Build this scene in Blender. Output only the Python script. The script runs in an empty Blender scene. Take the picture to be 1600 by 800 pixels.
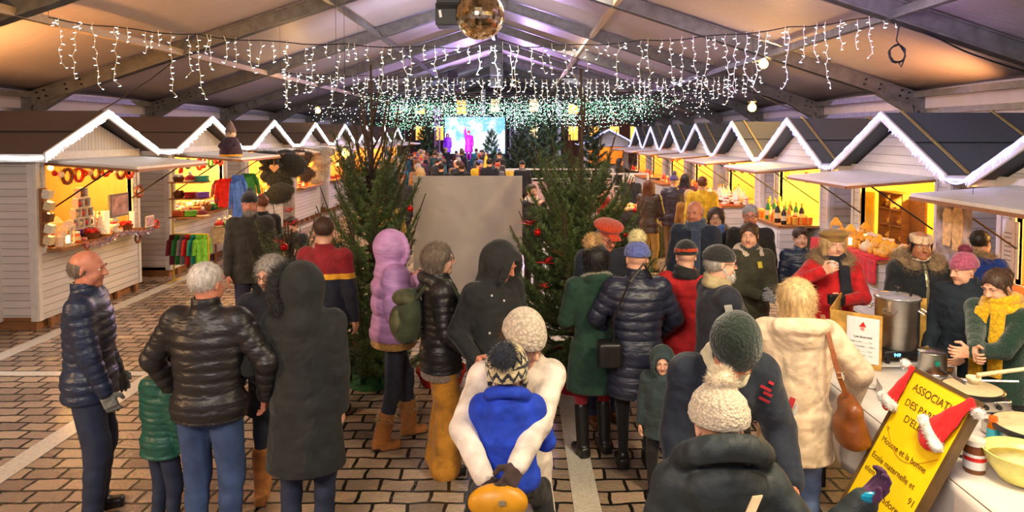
import bpy, bmesh, math, random
import numpy as np
from mathutils import Vector, Matrix, Euler

random.seed(7)
RNG = np.random.default_rng(7)
PI = math.pi
SC = bpy.context.scene
COL = SC.collection

# ------------------------------------------------------------------ camera
CAM_H = 2.55
FPX = 1067.0                      # focal length in pixels of the 1600 wide frame
PITCH = math.radians(2.5)
CX, CY = 812.0, 256.6             # principal point
cd = bpy.data.cameras.new('camera')
cd.sensor_width = 36.0
cd.lens = 36.0 * FPX / 1600.0
cd.shift_x = (800.0 - CX) / 1600.0
cd.shift_y = (CY - 400.0) / 1600.0
cd.clip_start = 0.05
cd.clip_end = 400
cam = bpy.data.objects.new('camera', cd)
cam.location = (0, 0, CAM_H)
cam.rotation_euler = (PI / 2 - PITCH, 0, 0)
COL.objects.link(cam)
SC.camera = cam

def at(px, py, Y):
    """point of the vertical plane y = Y seen at a picture position"""
    c, s = math.cos(PITCH), math.sin(PITCH)
    v = CY - py
    h = Y * (v * c - s * FPX) / (c * FPX + v * s)
    zc = Y * c - h * s
    return Vector(((px - CX) * zc / FPX, Y, CAM_H + h))

def atz(px, py, z):
    """point of the horizontal plane z seen at a picture position"""
    c, s = math.cos(PITCH), math.sin(PITCH)
    v = CY - py
    h = z - CAM_H
    Y = h * (c * FPX + v * s) / (v * c - s * FPX)
    return at(px, py, Y)

# ------------------------------------------------------------------ colour management, world
SC.view_settings.view_transform = 'Standard'
SC.view_settings.look = 'None'
SC.view_settings.gamma = 1.0
SC.view_settings.use_curve_mapping = False
SC.view_settings.exposure = 0.62
SC.cycles.use_denoising = True
SC.cycles.max_bounces = 6
SC.cycles.diffuse_bounces = 3
SC.cycles.glossy_bounces = 3
SC.cycles.transmission_bounces = 4
SC.cycles.transparent_max_bounces = 8
SC.cycles.sample_clamp_indirect = 6.0
SC.cycles.caustics_reflective = False
SC.cycles.caustics_refractive = False
SC.cycles.use_light_tree = True

W = bpy.data.worlds.new('night')
SC.world = W
W.use_nodes = True
_wn = W.node_tree.nodes['Background']
_wn.inputs[0].default_value = (0.42, 0.38, 0.50, 1)
_wn.inputs[1].default_value = 0.45

def area(name, loc, target, size, energy, color, size_y=None):
    d = bpy.data.lights.new(name, 'AREA')
    d.energy = energy; d.color = color; d.size = size
    d.shape = 'RECTANGLE' if size_y else 'SQUARE'
    if size_y: d.size_y = size_y
    o = bpy.data.objects.new(name, d)
    o.location = loc
    o.rotation_euler = (Vector(target) - Vector(loc)).to_track_quat('-Z', 'Y').to_euler()
    COL.objects.link(o)
    return o

def point(name, loc, energy, color, r=0.08):
    d = bpy.data.lights.new(name, 'POINT')
    d.energy = energy; d.color = color; d.shadow_soft_size = r
    o = bpy.data.objects.new(name, d)
    o.location = loc
    COL.objects.link(o)
    return o

def spot(name, loc, target, energy, color, angle=70, blend=0.6, r=0.15):
    d = bpy.data.lights.new(name, 'SPOT')
    d.energy = energy; d.color = color; d.shadow_soft_size = r
    d.spot_size = math.radians(angle); d.spot_blend = blend
    o = bpy.data.objects.new(name, d)
    o.location = loc
    o.rotation_euler = (Vector(target) - Vector(loc)).to_track_quat('-Z', 'Y').to_euler()
    COL.objects.link(o)
    return o

# stage and floor lighting of the tent (known or inferred lamps, plus added fill and wash lamps)
area('stage_floodlight', (-2.0, -1.5, 5.0), (-0.5, 6.0, 0.8), 3.0, 190, (1.0, 0.84, 0.70), 1.2)
area('counter_lamp', (1.9, 2.3, 3.7), (2.5, 4.0, 0.9), 0.8, 90, (1.0, 0.84, 0.55), 0.5)
area('aisle_fill_1', (0.0, 13.0, 5.6), (0.0, 13.0, 0.0), 4.0, 260, (1.0, 0.86, 0.74))  # overhead fills added down the aisle, no lamp known there
area('aisle_fill_2', (0.0, 23.0, 5.6), (0.0, 23.0, 0.0), 5.0, 320, (1.0, 0.80, 0.72))
area('aisle_fill_3', (0.0, 35.0, 5.4), (0.0, 35.0, 0.0), 6.0, 420, (0.85, 0.80, 0.95))
spot('roof_wash_left', (-8.6, 11.2, 2.75), (-8.6, 13.2, 5.5), 220, (1.0, 0.42, 0.12), 120)
spot('roof_wash_front_left', (-5.5, 5.5, 2.9), (-6.0, 8.5, 6.5), 300, (1.0, 0.50, 0.16), 110)
spot('roof_wash_right', (7.9, 12.5, 2.7), (7.5, 13.5, 5.5), 110, (1.0, 0.40, 0.14), 120)
spot('roof_wash_purple', (3.0, 7.0, 3.3), (4.8, 11.5, 6.0), 320, (0.72, 0.45, 1.0), 90)
spot('roof_wash_mid', (-1.5, 16.5, 3.2), (-2.2, 21.0, 6.0), 480, (0.75, 0.72, 1.0), 130)
spot('stage_wash_purple', (-1.0, 34.0, 3.0), (-1.0, 30.0, 6.5), 1500, (0.62, 0.40, 1.0), 140)
spot('floodlight_left_warm', (-6.8, 1.2, 3.1), (-2.2, 5.5, 0.3), 520, (1.0, .60, .28), 85)
spot('floodlight_right_warm', (4.6, 1.0, 3.1), (1.0, 4.5, 0.8), 200, (1.0, .72, .42), 80)
spot('floodlight_left_white', (-7.4, 6.4, 2.9), (-3.4, 7.6, 0.0), 150, (.95, .92, .95), 70)
spot('added_spot_lavender', (0.5, 6.5, 4.3), (5.2, 9.6, 2.1), 420, (.56, .56, 1.0), 60)  # added spot, strengthens the rope lights' lavender on the right gables
spot('added_spot_lavender_far', (1.0, 12.0, 4.3), (5.2, 16.5, 2.1), 420, (.56, .56, 1.0), 70)  # second added lavender spot, for the chalets farther back
spot('roof_wash_white', (-0.5, 9.5, 3.6), (-0.8, 14.0, 6.6), 160, (.85, .82, 1.0), 110)
spot('stage_wash_magenta', (-3.0, 43.0, 6.0), (-4.2, 46.0, 2.0), 700, (0.9, 0.2, 0.9), 80)

# ------------------------------------------------------------------ materials
def mat_base(name):
    m = bpy.data.materials.new(name); m.use_nodes = True
    nt = m.node_tree
    b = nt.nodes['Principled BSDF']
    return m, nt, b

def rgba(c):
    return (c[0], c[1], c[2], 1.0)

def sr(r, g, b):
    """sRGB 0..255 to linear"""
    out = []
    for v in (r, g, b):
        v /= 255.0
        out.append(v / 12.92 if v <= 0.04045 else ((v + 0.055) / 1.055) ** 2.4)
    return tuple(out)

MATS = {}
def mat(name, col, rough=0.6, metal=0.0, noise=0.12, scale=20.0, bump=0.0, bscale=None, sheen=0.0, emit=None, estr=0.0, alpha=1.0, trans=0.0, spec=0.5, coords='Object', stretch=(1, 1, 1), dist=0.01, fold=0.0):
    if name in MATS: return MATS[name]
    m, nt, b = mat_base(name)
    N, L = nt.nodes, nt.links
    tc = N.new('ShaderNodeTexCoord')
    mp = N.new('ShaderNodeMapping'); mp.inputs['Scale'].default_value = stretch
    L.new(tc.outputs[coords], mp.inputs[0])
    nz = N.new('ShaderNodeTexNoise'); nz.inputs['Scale'].default_value = scale; nz.inputs['Detail'].default_value = 4
    L.new(mp.outputs[0], nz.inputs['Vector'])
    rp = N.new('ShaderNodeValToRGB')
    rp.color_ramp.elements[0].position = 0.3; rp.color_ramp.elements[1].position = 0.7
    rp.color_ramp.elements[0].color = rgba([max(0, x * (1 - noise)) for x in col])
    rp.color_ramp.elements[1].color = rgba([min(1, x * (1 + noise) + noise * 0.01) for x in col])
    L.new(nz.outputs['Fac'], rp.inputs[0])
    L.new(rp.outputs[0], b.inputs['Base Color'])
    b.inputs['Roughness'].default_value = rough
    b.inputs['Metallic'].default_value = metal
    b.inputs['Specular IOR Level'].default_value = spec
    if sheen:
        b.inputs['Sheen Weight'].default_value = sheen
        b.inputs['Sheen Roughness'].default_value = 0.5
    if bump:
        n2 = N.new('ShaderNodeTexNoise'); n2.inputs['Scale'].default_value = bscale or scale * 3; n2.inputs['Detail'].default_value = 5
        L.new(mp.outputs[0], n2.inputs['Vector'])
        bp = N.new('ShaderNodeBump'); bp.inputs['Strength'].default_value = bump; bp.inputs['Distance'].default_value = dist
        L.new(n2.outputs['Fac'], bp.inputs['Height'])
        L.new(bp.outputs[0], b.inputs['Normal'])
        if fold:
            n4 = N.new('ShaderNodeTexNoise'); n4.inputs['Scale'].default_value = 5.5; n4.inputs['Detail'].default_value = 2.5; n4.inputs['Distortion'].default_value = .35
            L.new(mp.outputs[0], n4.inputs['Vector'])
            b4 = N.new('ShaderNodeBump'); b4.inputs['Strength'].default_value = 1.0; b4.inputs['Distance'].default_value = fold
            L.new(n4.outputs['Fac'], b4.inputs['Height']); L.new(b4.outputs[0], bp.inputs['Normal'])
    if emit is not None:
        b.inputs['Emission Color'].default_value = rgba(emit)
        b.inputs['Emission Strength'].default_value = estr
    if alpha < 1: b.inputs['Alpha'].default_value = alpha
    if trans: b.inputs['Transmission Weight'].default_value = trans
    MATS[name] = m
    return m

def cloth(name, col, rough=0.85, bump=0.35, sheen=0.12, noise=0.25):
    if max(col) < .12: col = [x * .62 for x in col]
    return mat(name, col, rough, noise=noise, scale=14, bump=bump, bscale=160, sheen=sheen, dist=0.004, fold=0.05)

def puffer(name, col, rough=0.42, bump=0.5):
    """shiny quilted nylon: crumpled bump"""
    return mat(name, col, rough, noise=0.2, scale=8, bump=bump * .5, bscale=22, sheen=0.0, dist=0.012, stretch=(1, 1, 2.6), fold=0.02)

def knit(name, col, scale=60, noise=0.2, vertical=True):
    """ribbed wool"""
    if name in MATS: return MATS[name]
    m, nt, b = mat_base(name)
    N, L = nt.nodes, nt.links
    tc = N.new('ShaderNodeTexCoord')
    w = N.new('ShaderNodeTexVoronoi'); w.inputs['Scale'].default_value = scale
    L.new(tc.outputs['Object'], w.inputs['Vector'])
    rp = N.new('ShaderNodeValToRGB')
    rp.color_ramp.elements[0].color = rgba([min(1, x * (1 + noise)) for x in col])
    rp.color_ramp.elements[1].color = rgba([x * (1 - noise * 1.6) for x in col])
    rp.color_ramp.elements[1].position = 0.75
    L.new(w.outputs['Distance'], rp.inputs[0]); L.new(rp.outputs[0], b.inputs['Base Color'])
    bp = N.new('ShaderNodeBump'); bp.inputs['Strength'].default_value = 0.9; bp.inputs['Distance'].default_value = 0.006; bp.invert = True
    L.new(w.outputs['Distance'], bp.inputs['Height']); L.new(bp.outputs[0], b.inputs['Normal'])
    b.inputs['Roughness'].default_value = 0.95
    b.inputs['Sheen Weight'].default_value = 0.3
    MATS[name] = m
    return m

def emis(name, col, strength):
    if name in MATS: return MATS[name]
    m, nt, b = mat_base(name)
    b.inputs['Base Color'].default_value = rgba(col)
    b.inputs['Emission Color'].default_value = rgba(col)
    b.inputs['Emission Strength'].default_value = strength
    MATS[name] = m
    return m

def planks(name, col, axis='Z', pitch=0.125, gap=0.06, rough=0.55, noise=0.1, gapdark=0.25, knots=False):
    """boards with dark joints every `pitch` along a world axis"""
    if name in MATS: return MATS[name]
    m, nt, b = mat_base(name)
    N, L = nt.nodes, nt.links
    ge = N.new('ShaderNodeNewGeometry')
    sx = N.new('ShaderNodeSeparateXYZ'); L.new(ge.outputs['Position'], sx.inputs[0])
    def M(op, a, bb=None):
        n = N.new('ShaderNodeMath'); n.operation = op
        if isinstance(a, (int, float)): n.inputs[0].default_value = a
        else: L.new(a, n.inputs[0])
        if bb is not None:
            if isinstance(bb, (int, float)): n.inputs[1].default_value = bb
            else: L.new(bb, n.inputs[1])
        return n.outputs[0]
    q = M('DIVIDE', sx.outputs[axis], pitch)
    fr = M('FRACT', q)
    fl = M('FLOOR', q)
    gapm = M('LESS_THAN', fr, gap)
    nz = N.new('ShaderNodeTexNoise'); nz.inputs['Scale'].default_value = 3.0; nz.inputs['Detail'].default_value = 6
    mp = N.new('ShaderNodeMapping')
    mp.inputs['Scale'].default_value = (1, 1, 6) if axis == 'Z' else (6, 6, 1)
    L.new(ge.outputs['Position'], mp.inputs[0]); L.new(mp.outputs[0], nz.inputs['Vector'])
    wn = N.new('ShaderNodeTexWhiteNoise'); wn.noise_dimensions = '1D'
    L.new(fl, wn.inputs['W'])
    mixv = M('ADD', M('MULTIPLY', nz.outputs['Fac'], 0.7), M('MULTIPLY', wn.outputs['Value'], 0.3))
    rp = N.new('ShaderNodeValToRGB')
    rp.color_ramp.elements[0].position = 0.25; rp.color_ramp.elements[1].position = 0.75
    rp.color_ramp.elements[0].color = rgba([x * (1 - noise) for x in col])
    rp.color_ramp.elements[1].color = rgba([min(1, x * (1 + noise)) for x in col])
    L.new(mixv, rp.inputs[0])
    mx = N.new('ShaderNodeMixRGB'); mx.inputs[2].default_value = rgba([x * gapdark for x in col])
    L.new(gapm, mx.inputs[0]); L.new(rp.outputs[0], mx.inputs[1]); L.new(mx.outputs[0], b.inputs['Base Color'])
    bp = N.new('ShaderNodeBump'); bp.inputs['Strength'].default_value = 0.8; bp.inputs['Distance'].default_value = 0.01; bp.invert = True
    L.new(gapm, bp.inputs['Height']); L.new(bp.outputs[0], b.inputs['Normal'])
    b.inputs['Roughness'].default_value = rough
    MATS[name] = m
    return m

# ------------------------------------------------------------------ mesh builder
class MB:
    def __init__(s):
        s.v = []; s.f = []; s.m = []; s.mi = 0
    def add(s, verts, faces, mi=None):
        o = len(s.v)
        s.v.extend([tuple(p) for p in verts])
        mi = s.mi if mi is None else mi
        for f in faces:
            s.f.append(tuple(i + o for i in f)); s.m.append(mi)
        return s
    def box(s, c, size, rot=None, mi=None):
        x, y, z = size[0] / 2, size[1] / 2, size[2] / 2
        P = [Vector((a * x, b * y, d * z)) for a in (-1, 1) for b in (-1, 1) for d in (-1, 1)]
        if rot is not None:
            R = rot if isinstance(rot, Matrix) else Euler(rot).to_matrix()
            P = [R @ p for p in P]
        c = Vector(c)
        return s.add([p + c for p in P], [(0, 1, 3, 2), (4, 6, 7, 5), (0, 4, 5, 1), (2, 3, 7, 6), (0, 2, 6, 4), (1, 5, 7, 3)], mi)
    def box2(s, lo, hi, mi=None):
        return s.box([(a + b) / 2 for a, b in zip(lo, hi)], [abs(b - a) for a, b in zip(lo, hi)], None, mi)
    def prism(s, poly, off, mi=None):
        """polygon (3d points) extruded by a vector"""
        n = len(poly); off = Vector(off)
        A = [Vector(p) for p in poly]; B = [p + off for p in A]
        F = [tuple(range(n - 1, -1, -1)), tuple(range(n, 2 * n))]
        F += [(i, (i + 1) % n, n + (i + 1) % n, n + i) for i in range(n)]
        return s.add(A + B, F, mi)
    def tube(s, pts, r, n=6, mi=None, caps=True, closed=False):
        pts = [Vector(p) for p in pts]
        k = len(pts)
        rs = r if isinstance(r, (list, tuple)) else [r] * k
        V = []; F = []
        up = Vector((0, 0, 1))
        prev = None
        for i, p in enumerate(pts):
            if closed: d = pts[(i + 1) % k] - pts[i - 1]
            else: d = pts[min(i + 1, k - 1)] - pts[max(i - 1, 0)]
            if d.length < 1e-9: d = Vector((0, 0, 1))
            d.normalize()
            if prev is None:
                a = d.cross(up)
                if a.length < 1e-3: a = d.cross(Vector((1, 0, 0)))
            else:
                a = prev - d * prev.dot(d)
                if a.length < 1e-4: a = d.cross(up)
            a.normalize(); prev = a
            b = d.cross(a)
            for j in range(n):
                t = 2 * PI * j / n
                V.append(p + (a * math.cos(t) + b * math.sin(t)) * rs[i])
        rng = k if closed else k - 1
        for i in range(rng):
            i2 = (i + 1) % k
            for j in range(n):
                F.append((i * n + j, i * n + (j + 1) % n, i2 * n + (j + 1) % n, i2 * n + j))
        if caps and not closed:
            F.append(tuple(range(n - 1, -1, -1)))
            F.append(tuple((k - 1) * n + j for j in range(n)))
        return s.add(V, F, mi)
    def cyl(s, p0, p1, r0, r1=None, n=12, mi=None):
        return s.tube([p0, p1], [r0, r0 if r1 is None else r1], n, mi)
    def lathe(s, prof, c=(0, 0, 0), n=16, mi=None, R=None):
        V = []; F = []; k = len(prof); c = Vector(c)
        for r, z in prof:
            for j in range(n):
                t = 2 * PI * j / n
                p = Vector((r * math.cos(t), r * math.sin(t), z))
                if R is not None: p = R @ p
                V.append(p + c)
        for i in range(k - 1):
            for j in range(n):
                F.append((i * n + j, i * n + (j + 1) % n, (i + 1) * n + (j + 1) % n, (i + 1) * n + j))
        if prof[0][0] > 1e-4: F.append(tuple(range(n - 1, -1, -1)))
        if prof[-1][0] > 1e-4: F.append(tuple((k - 1) * n + j for j in range(n)))
        return s.add(V, F, mi)
    def sphere(s, c, r, n=12, mi=None, R=None):
        r = (r, r, r) if isinstance(r, (int, float)) else r
        k = max(4, n // 2)
        V = []; F = []; c = Vector(c)
        for i in range(1, k):
            a = PI * i / k
            for j in range(n):
                t = 2 * PI * j / n
                p = Vector((math.sin(a) * math.cos(t) * r[0], math.sin(a) * math.sin(t) * r[1], math.cos(a) * r[2]))
                if R is not None: p = R @ p
                V.append(p + c)
        for z, e in ((r[2], 0), (-r[2], 1)):
            p = Vector((0, 0, z))
            if R is not None: p = R @ p
            V.append(p + c)
        top = len(V) - 2; bot = len(V) - 1
        for j in range(n):
            F.append((top, j, (j + 1) % n))
            o = (k - 2) * n
            F.append((bot, o + (j + 1) % n, o + j))
        for i in range(k - 2):
            for j in range(n):
                F.append((i * n + j, (i + 1) * n + j, (i + 1) * n + (j + 1) % n, i * n + (j + 1) % n))
        return s.add(V, F, mi)
    def grid(s, fn, nu, nv, mi=None):
        V = [fn(i / nu, j / nv) for i in range(nu + 1) for j in range(nv + 1)]
        F = [(i * (nv + 1) + j, (i + 1) * (nv + 1) + j, (i + 1) * (nv + 1) + j + 1, i * (nv + 1) + j + 1) for i in range(nu) for j in range(nv)]
        return s.add(V, F, mi)
    def build(s, name, mats, parent=None, smooth=False, solid=0.0, bevel=0.0, fix=True):
        me = bpy.data.meshes.new(name)
        off = Vector(parent_loc(parent)) if parent is not None else Vector((0, 0, 0))
        me.from_pydata([tuple(Vector(p) - off) for p in s.v] if off.length > 0 else s.v, [], s.f)
        if not isinstance(mats, (list, tuple)): mats = [mats]
        for m in mats: me.materials.append(m)
        if len(mats) > 1: me.polygons.foreach_set('material_index', s.m)
        if fix:
            bm = bmesh.new(); bm.from_mesh(me)
            bmesh.ops.recalc_face_normals(bm, faces=bm.faces)
            bm.to_mesh(me); bm.free()
        if smooth:
            me.polygons.foreach_set('use_smooth', [True] * len(me.polygons))
            if smooth != 'all':
                try: me.set_sharp_from_angle(angle=math.radians(40))
                except Exception: pass
        o = bpy.data.objects.new(name, me)
        COL.objects.link(o)
        if parent is not None: o.parent = parent
        if solid:
            md = o.modifiers.new('s', 'SOLIDIFY'); md.thickness = solid; md.offset = 0
        if bevel:
            md = o.modifiers.new('b', 'BEVEL'); md.width = bevel; md.segments = 2; md.limit_method = 'ANGLE'
        return o

def parent_loc(p):
    v = Vector((0, 0, 0))
    while p is not None:
        v = v + p.location; p = p.parent
    return v

def tag(o, label=None, cat=None, group=None, kind=None):
    if label: o['label'] = label
    if cat: o['category'] = cat
    if group: o['group'] = group
    if kind: o['kind'] = kind
    return o

def thing(name, label, cat, loc=(0, 0, 0), rz=0.0, group=None):
    o = bpy.data.objects.new(name, None)
    o.empty_display_size = 0.1
    o.location = loc; o.rotation_euler = (0, 0, rz)
    COL.objects.link(o)
    return tag(o, label, cat, group)

def struct(name, mb, m, **k):
    return tag(mb.build(name, m, None, **k), kind='structure')

def dup(root, loc=None, rz=None, label=None, group=None, scale=None, rot=None):
    r = root.copy(); COL.objects.link(r)
    if loc is not None: r.location = loc
    if rz is not None: r.rotation_euler = (0, 0, rz)
    if rot is not None: r.rotation_euler = rot
    if scale is not None: r.scale = (scale,) * 3 if isinstance(scale, (int, float)) else scale
    if label: r['label'] = label
    if group: r['group'] = group
    for ch in list(root.children):
        c = ch.copy(); COL.objects.link(c); c.parent = r
        for g in list(ch.children):
            d = g.copy(); COL.objects.link(d); d.parent = c
    return r
# ------------------------------------------------------------------ signed-distance modelling for figures and soft things
def smin(a, b, k):
    if k <= 1e-6: return np.minimum(a, b)
    h = np.clip(0.5 + 0.5 * (b - a) / k, 0, 1)
    return b * (1 - h) + a * h - k * h * (1 - h)

class Field:
    """list of primitives: evaluated into a grid, surface extracted as quads"""
    def __init__(s): s.p = []
    def cap(s, a, b, ra, rb=None, mi=0, k=0.02, q=None, sub=False):
        s.p.append(('cap', np.array(a, float), np.array(b, float), ra, ra if rb is None else rb, mi, k, q, sub)); return s
    def ell(s, c, r, mi=0, k=0.02, R=None, sub=False, q=None):
        r = np.array([r] * 3 if isinstance(r, (int, float)) else r, float)
        s.p.append(('ell', np.array(c, float), r, None if R is None else np.array(R, float), 0, mi, k, q, sub)); return s
    def stack(s, secs, mi=0, k=0.02, o=(0, 0, 0), R=None, q=None, sub=False):
        """secs: (z, rx, ry, cx, cy) ascending z in the frame (o, R)"""
        a = np.array([tuple(t) + (0,) * (5 - len(t)) for t in secs], float)
        s.p.append(('stk', np.array(o, float), a, None if R is None else np.array(R, float), 0, mi, k, q, sub)); return s
    def boxp(s, c, h, rr, mi=0, k=0.01, R=None, sub=False):
        s.p.append(('box', np.array(c, float), np.array(h, float), None if R is None else np.array(R, float), rr, mi, k, None, sub)); return s
    def bounds(s, p):
        t = p[0]
        if t == 'cap':
            r = max(p[3], p[4]); lo = np.minimum(p[1], p[2]) - r; hi = np.maximum(p[1], p[2]) + r
        elif t == 'ell':
            r = p[2].max() if p[3] is not None else p[2]; lo = p[1] - r; hi = p[1] + r
        elif t == 'box':
            r = np.linalg.norm(p[2]) + p[4] if p[3] is not None else p[2] + p[4]; lo = p[1] - r; hi = p[1] + r
        else:
            a = p[2]; C = []
            for z, rx, ry, cx, cy in a:
                for sx in (-1, 1):
                    for sy in (-1, 1): C.append((cx + sx * rx, cy + sy * ry, z))
            C = np.array(C)
            if p[3] is not None: C = C @ p[3].T
            C = C + p[1]; lo = C.min(0); hi = C.max(0)
        return lo - 0.03, hi + 0.03
    def dist(s, p, X):
        t, q = p[0], p[7]
        if t == 'cap':
            ab = p[2] - p[1]; L = np.linalg.norm(ab) + 1e-9
            h = np.clip(((X - p[1]) @ ab) / (L * L), 0, 1)
            d = np.linalg.norm(X - p[1] - h[..., None] * ab, axis=-1) - (p[3] + (p[4] - p[3]) * h)
            if q is not None:
                d = d - q[1] * (np.abs(np.sin(PI * (h * L + (q[2] if len(q) > 2 else 0)) / q[0])) ** 0.5 - 0.6)
            return d
        Y = X - p[1]
        if p[3] is not None: Y = Y @ p[3]
        if t == 'ell':
            k0 = np.linalg.norm(Y / p[2], axis=-1); k1 = np.linalg.norm(Y / (p[2] ** 2), axis=-1) + 1e-9
            d = k0 * (k0 - 1) / k1
            if q is not None: d = d - q[1] * (np.abs(np.sin(PI * Y[..., 2] / q[0])) ** 0.5 - 0.6)
            return d
        if t == 'box':
            w = np.abs(Y) - p[2]
            return np.linalg.norm(np.maximum(w, 0), axis=-1) + np.minimum(w.max(-1), 0) - p[4]
        a = p[2]; z = Y[..., 2]
        zc = np.clip(z, a[0, 0], a[-1, 0])
        rx = np.interp(zc, a[:, 0], a[:, 1]); ry = np.interp(zc, a[:, 0], a[:, 2])
        cx = np.interp(zc, a[:, 0], a[:, 3]); cy = np.interp(zc, a[:, 0], a[:, 4])
        u = (Y[..., 0] - cx) / rx; v = (Y[..., 1] - cy) / ry
        k0 = np.sqrt(u * u + v * v); k1 = np.sqrt((u / rx) ** 2 + (v / ry) ** 2) + 1e-9
        d = np.where(k0 > 0.05, k0 * (k0 - 1) / k1, -np.minimum(rx, ry))
        if q is not None:
            d = d - q[1] * (np.abs(np.sin(PI * z / q[0])) ** 0.5 - 0.6)
        dz = np.abs(z - zc)
        out = np.maximum(d, 0)
        return np.where(dz > 0, np.sqrt(out * out + dz * dz), np.maximum(d, np.maximum(a[0, 0] - z, z - a[-1, 0])))
    def mesh(s, h):
        if not s.p: return None
        B = [s.bounds(p) for p in s.p]
        add = [i for i, p in enumerate(s.p) if not p[8]]
        lo = np.min([B[i][0] for i in add], 0) - 2 * h; hi = np.max([B[i][1] for i in add], 0) + 2 * h
        n = np.ceil((hi - lo) / h).astype(int) + 1
        V = np.full(n, 0.5); G = np.zeros(n, np.int8)
        D1 = np.full(n, 9.0)
        for i, p in enumerate(s.p):
            k = max(p[6], 0.0)
            a = np.clip(np.floor((B[i][0] - k - lo) / h).astype(int), 0, n); b = np.clip(np.ceil((B[i][1] + k - lo) / h).astype(int) + 1, 0, n)
            if (b <= a).any(): continue
            sl = tuple(slice(a[j], b[j]) for j in range(3))
            ax = [lo[j] + h * np.arange(a[j], b[j]) for j in range(3)]
            X = np.stack(np.meshgrid(*ax, indexing='ij'), -1)
            d = s.dist(p, X)
            if p[8]:
                V[sl] = -smin(-V[sl], d, k)
                if p[5] >= 0:
                    g = G[sl]; g[d < 0.6 * h] = p[5]
            else:
                old = V[sl]; g = G[sl]; dd = D1[sl]
                w = d < dd
                g[w] = p[5]; D1[sl] = np.minimum(dd, d); G[sl] = g
                V[sl] = smin(old, d, k)
        return nets(V, G, lo, h)

def nets(V, G, lo, h):
    """naive surface nets: dense grid -> (verts, quads, material per quad)"""
    S = V < 0
    n = np.array(V.shape)
    c = [S[i:n[0] - 1 + i, j:n[1] - 1 + j, k:n[2] - 1 + k] for i in (0, 1) for j in (0, 1) for k in (0, 1)]
    cnt = sum(x.astype(np.int8) for x in c)
    act = (cnt > 0) & (cnt < 8)
    idx = -np.ones(act.shape, np.int64)
    I = np.argwhere(act)
    if len(I) == 0: return np.zeros((0, 3)), np.zeros((0, 4), int), np.zeros(0, int)
    idx[act] = np.arange(len(I))
    P = np.zeros((len(I), 3)); C = np.zeros(len(I))
    offs = [(i, j, k) for i in (0, 1) for j in (0, 1) for k in (0, 1)]
    for a in range(8):
        for ax in range(3):
            o = offs[a]
            if o[ax] == 1: continue
            o2 = list(o); o2[ax] = 1
            va = V[I[:, 0] + o[0], I[:, 1] + o[1], I[:, 2] + o[2]]
            vb = V[I[:, 0] + o2[0], I[:, 1] + o2[1], I[:, 2] + o2[2]]
            m = (va < 0) != (vb < 0)
            t = np.where(m, va / np.where(m, va - vb, 1), 0)
            pt = np.tile(np.array(o, float), (len(I), 1)); pt[:, ax] += t
            P[m] += pt[m]; C[m] += 1
    P = P / C[:, None]
    verts = lo + h * (I + P)
    Q = []; M = []
    for ax in range(3):
        b_, c_ = [(1, 2), (2, 0), (0, 1)][ax]
        sl0 = [slice(1, -1)] * 3; sl1 = [slice(1, -1)] * 3
        sl0[ax] = slice(0, -1); sl1[ax] = slice(1, None)
        s0 = S[tuple(sl0)]; s1 = S[tuple(sl1)]
        E = np.argwhere(s0 != s1)
        if len(E) == 0: continue
        base = E.copy(); base[:, b_] += 1; base[:, c_] += 1
        flip = s0[E[:, 0], E[:, 1], E[:, 2]]
        q = []
        for db, dc in ((0, 0), (-1, 0), (-1, -1), (0, -1)):
            t = base.copy(); t[:, b_] += db; t[:, c_] += dc
            q.append(idx[t[:, 0], t[:, 1], t[:, 2]])
        q = np.stack(q, 1)
        q[~flip] = q[~flip][:, ::-1]
        ok = (q >= 0).all(1)
        Q.append(q[ok]); M.append(G[base[:, 0], base[:, 1], base[:, 2]][ok])
    return verts, np.concatenate(Q), np.concatenate(M).astype(int)

def np_mesh(name, verts, quads, mi, mats, parent=None, extra=None, scale=1.0):
    """extra: list of (verts, faces(list of tuples), mi) appended"""
    me = bpy.data.meshes.new(name)
    if extra:
        V = [verts * scale]; nv = len(verts)
        faces_n = [4] * len(quads); loops = [quads.reshape(-1)]; ms = [np.asarray(mi)]
        for ev, ef, em in extra:
            ev = np.asarray(ev, float).reshape(-1, 3)
            V.append(ev * scale)
            ln = [len(f) for f in ef]
            faces_n += ln
            loops.append(np.concatenate([np.asarray(f) for f in ef]) + nv if len(ef) else np.zeros(0, int))
            ms.append(np.full(len(ef), em) if isinstance(em, int) else np.asarray(em))
            nv += len(ev)
        V = np.concatenate(V); loops = np.concatenate(loops).astype(np.int32); ms = np.concatenate(ms).astype(np.int32)
        faces_n = np.array(faces_n, np.int32)
    else:
        V = verts * scale; loops = quads.reshape(-1).astype(np.int32); ms = np.asarray(mi, np.int32); faces_n = np.full(len(quads), 4, np.int32)
    me.vertices.add(len(V)); me.vertices.foreach_set('co', V.astype(np.float32).reshape(-1))
    me.loops.add(len(loops)); me.loops.foreach_set('vertex_index', loops)
    me.polygons.add(len(faces_n))
    st = np.concatenate([[0], np.cumsum(faces_n)[:-1]]).astype(np.int32)
    me.polygons.foreach_set('loop_start', st); 
    try: me.polygons.foreach_set('loop_total', faces_n)
    except Exception: pass
    if not isinstance(mats, (list, tuple)): mats = [mats]
    for m in mats: me.materials.append(m)
    me.polygons.foreach_set('material_index', np.clip(ms, 0, len(mats) - 1))
    me.polygons.foreach_set('use_smooth', np.ones(len(faces_n), bool))
    me.update(calc_edges=True); me.validate()
    o = bpy.data.objects.new(name, me)
    COL.objects.link(o)
    if parent is not None: o.parent = parent
    return o

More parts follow.
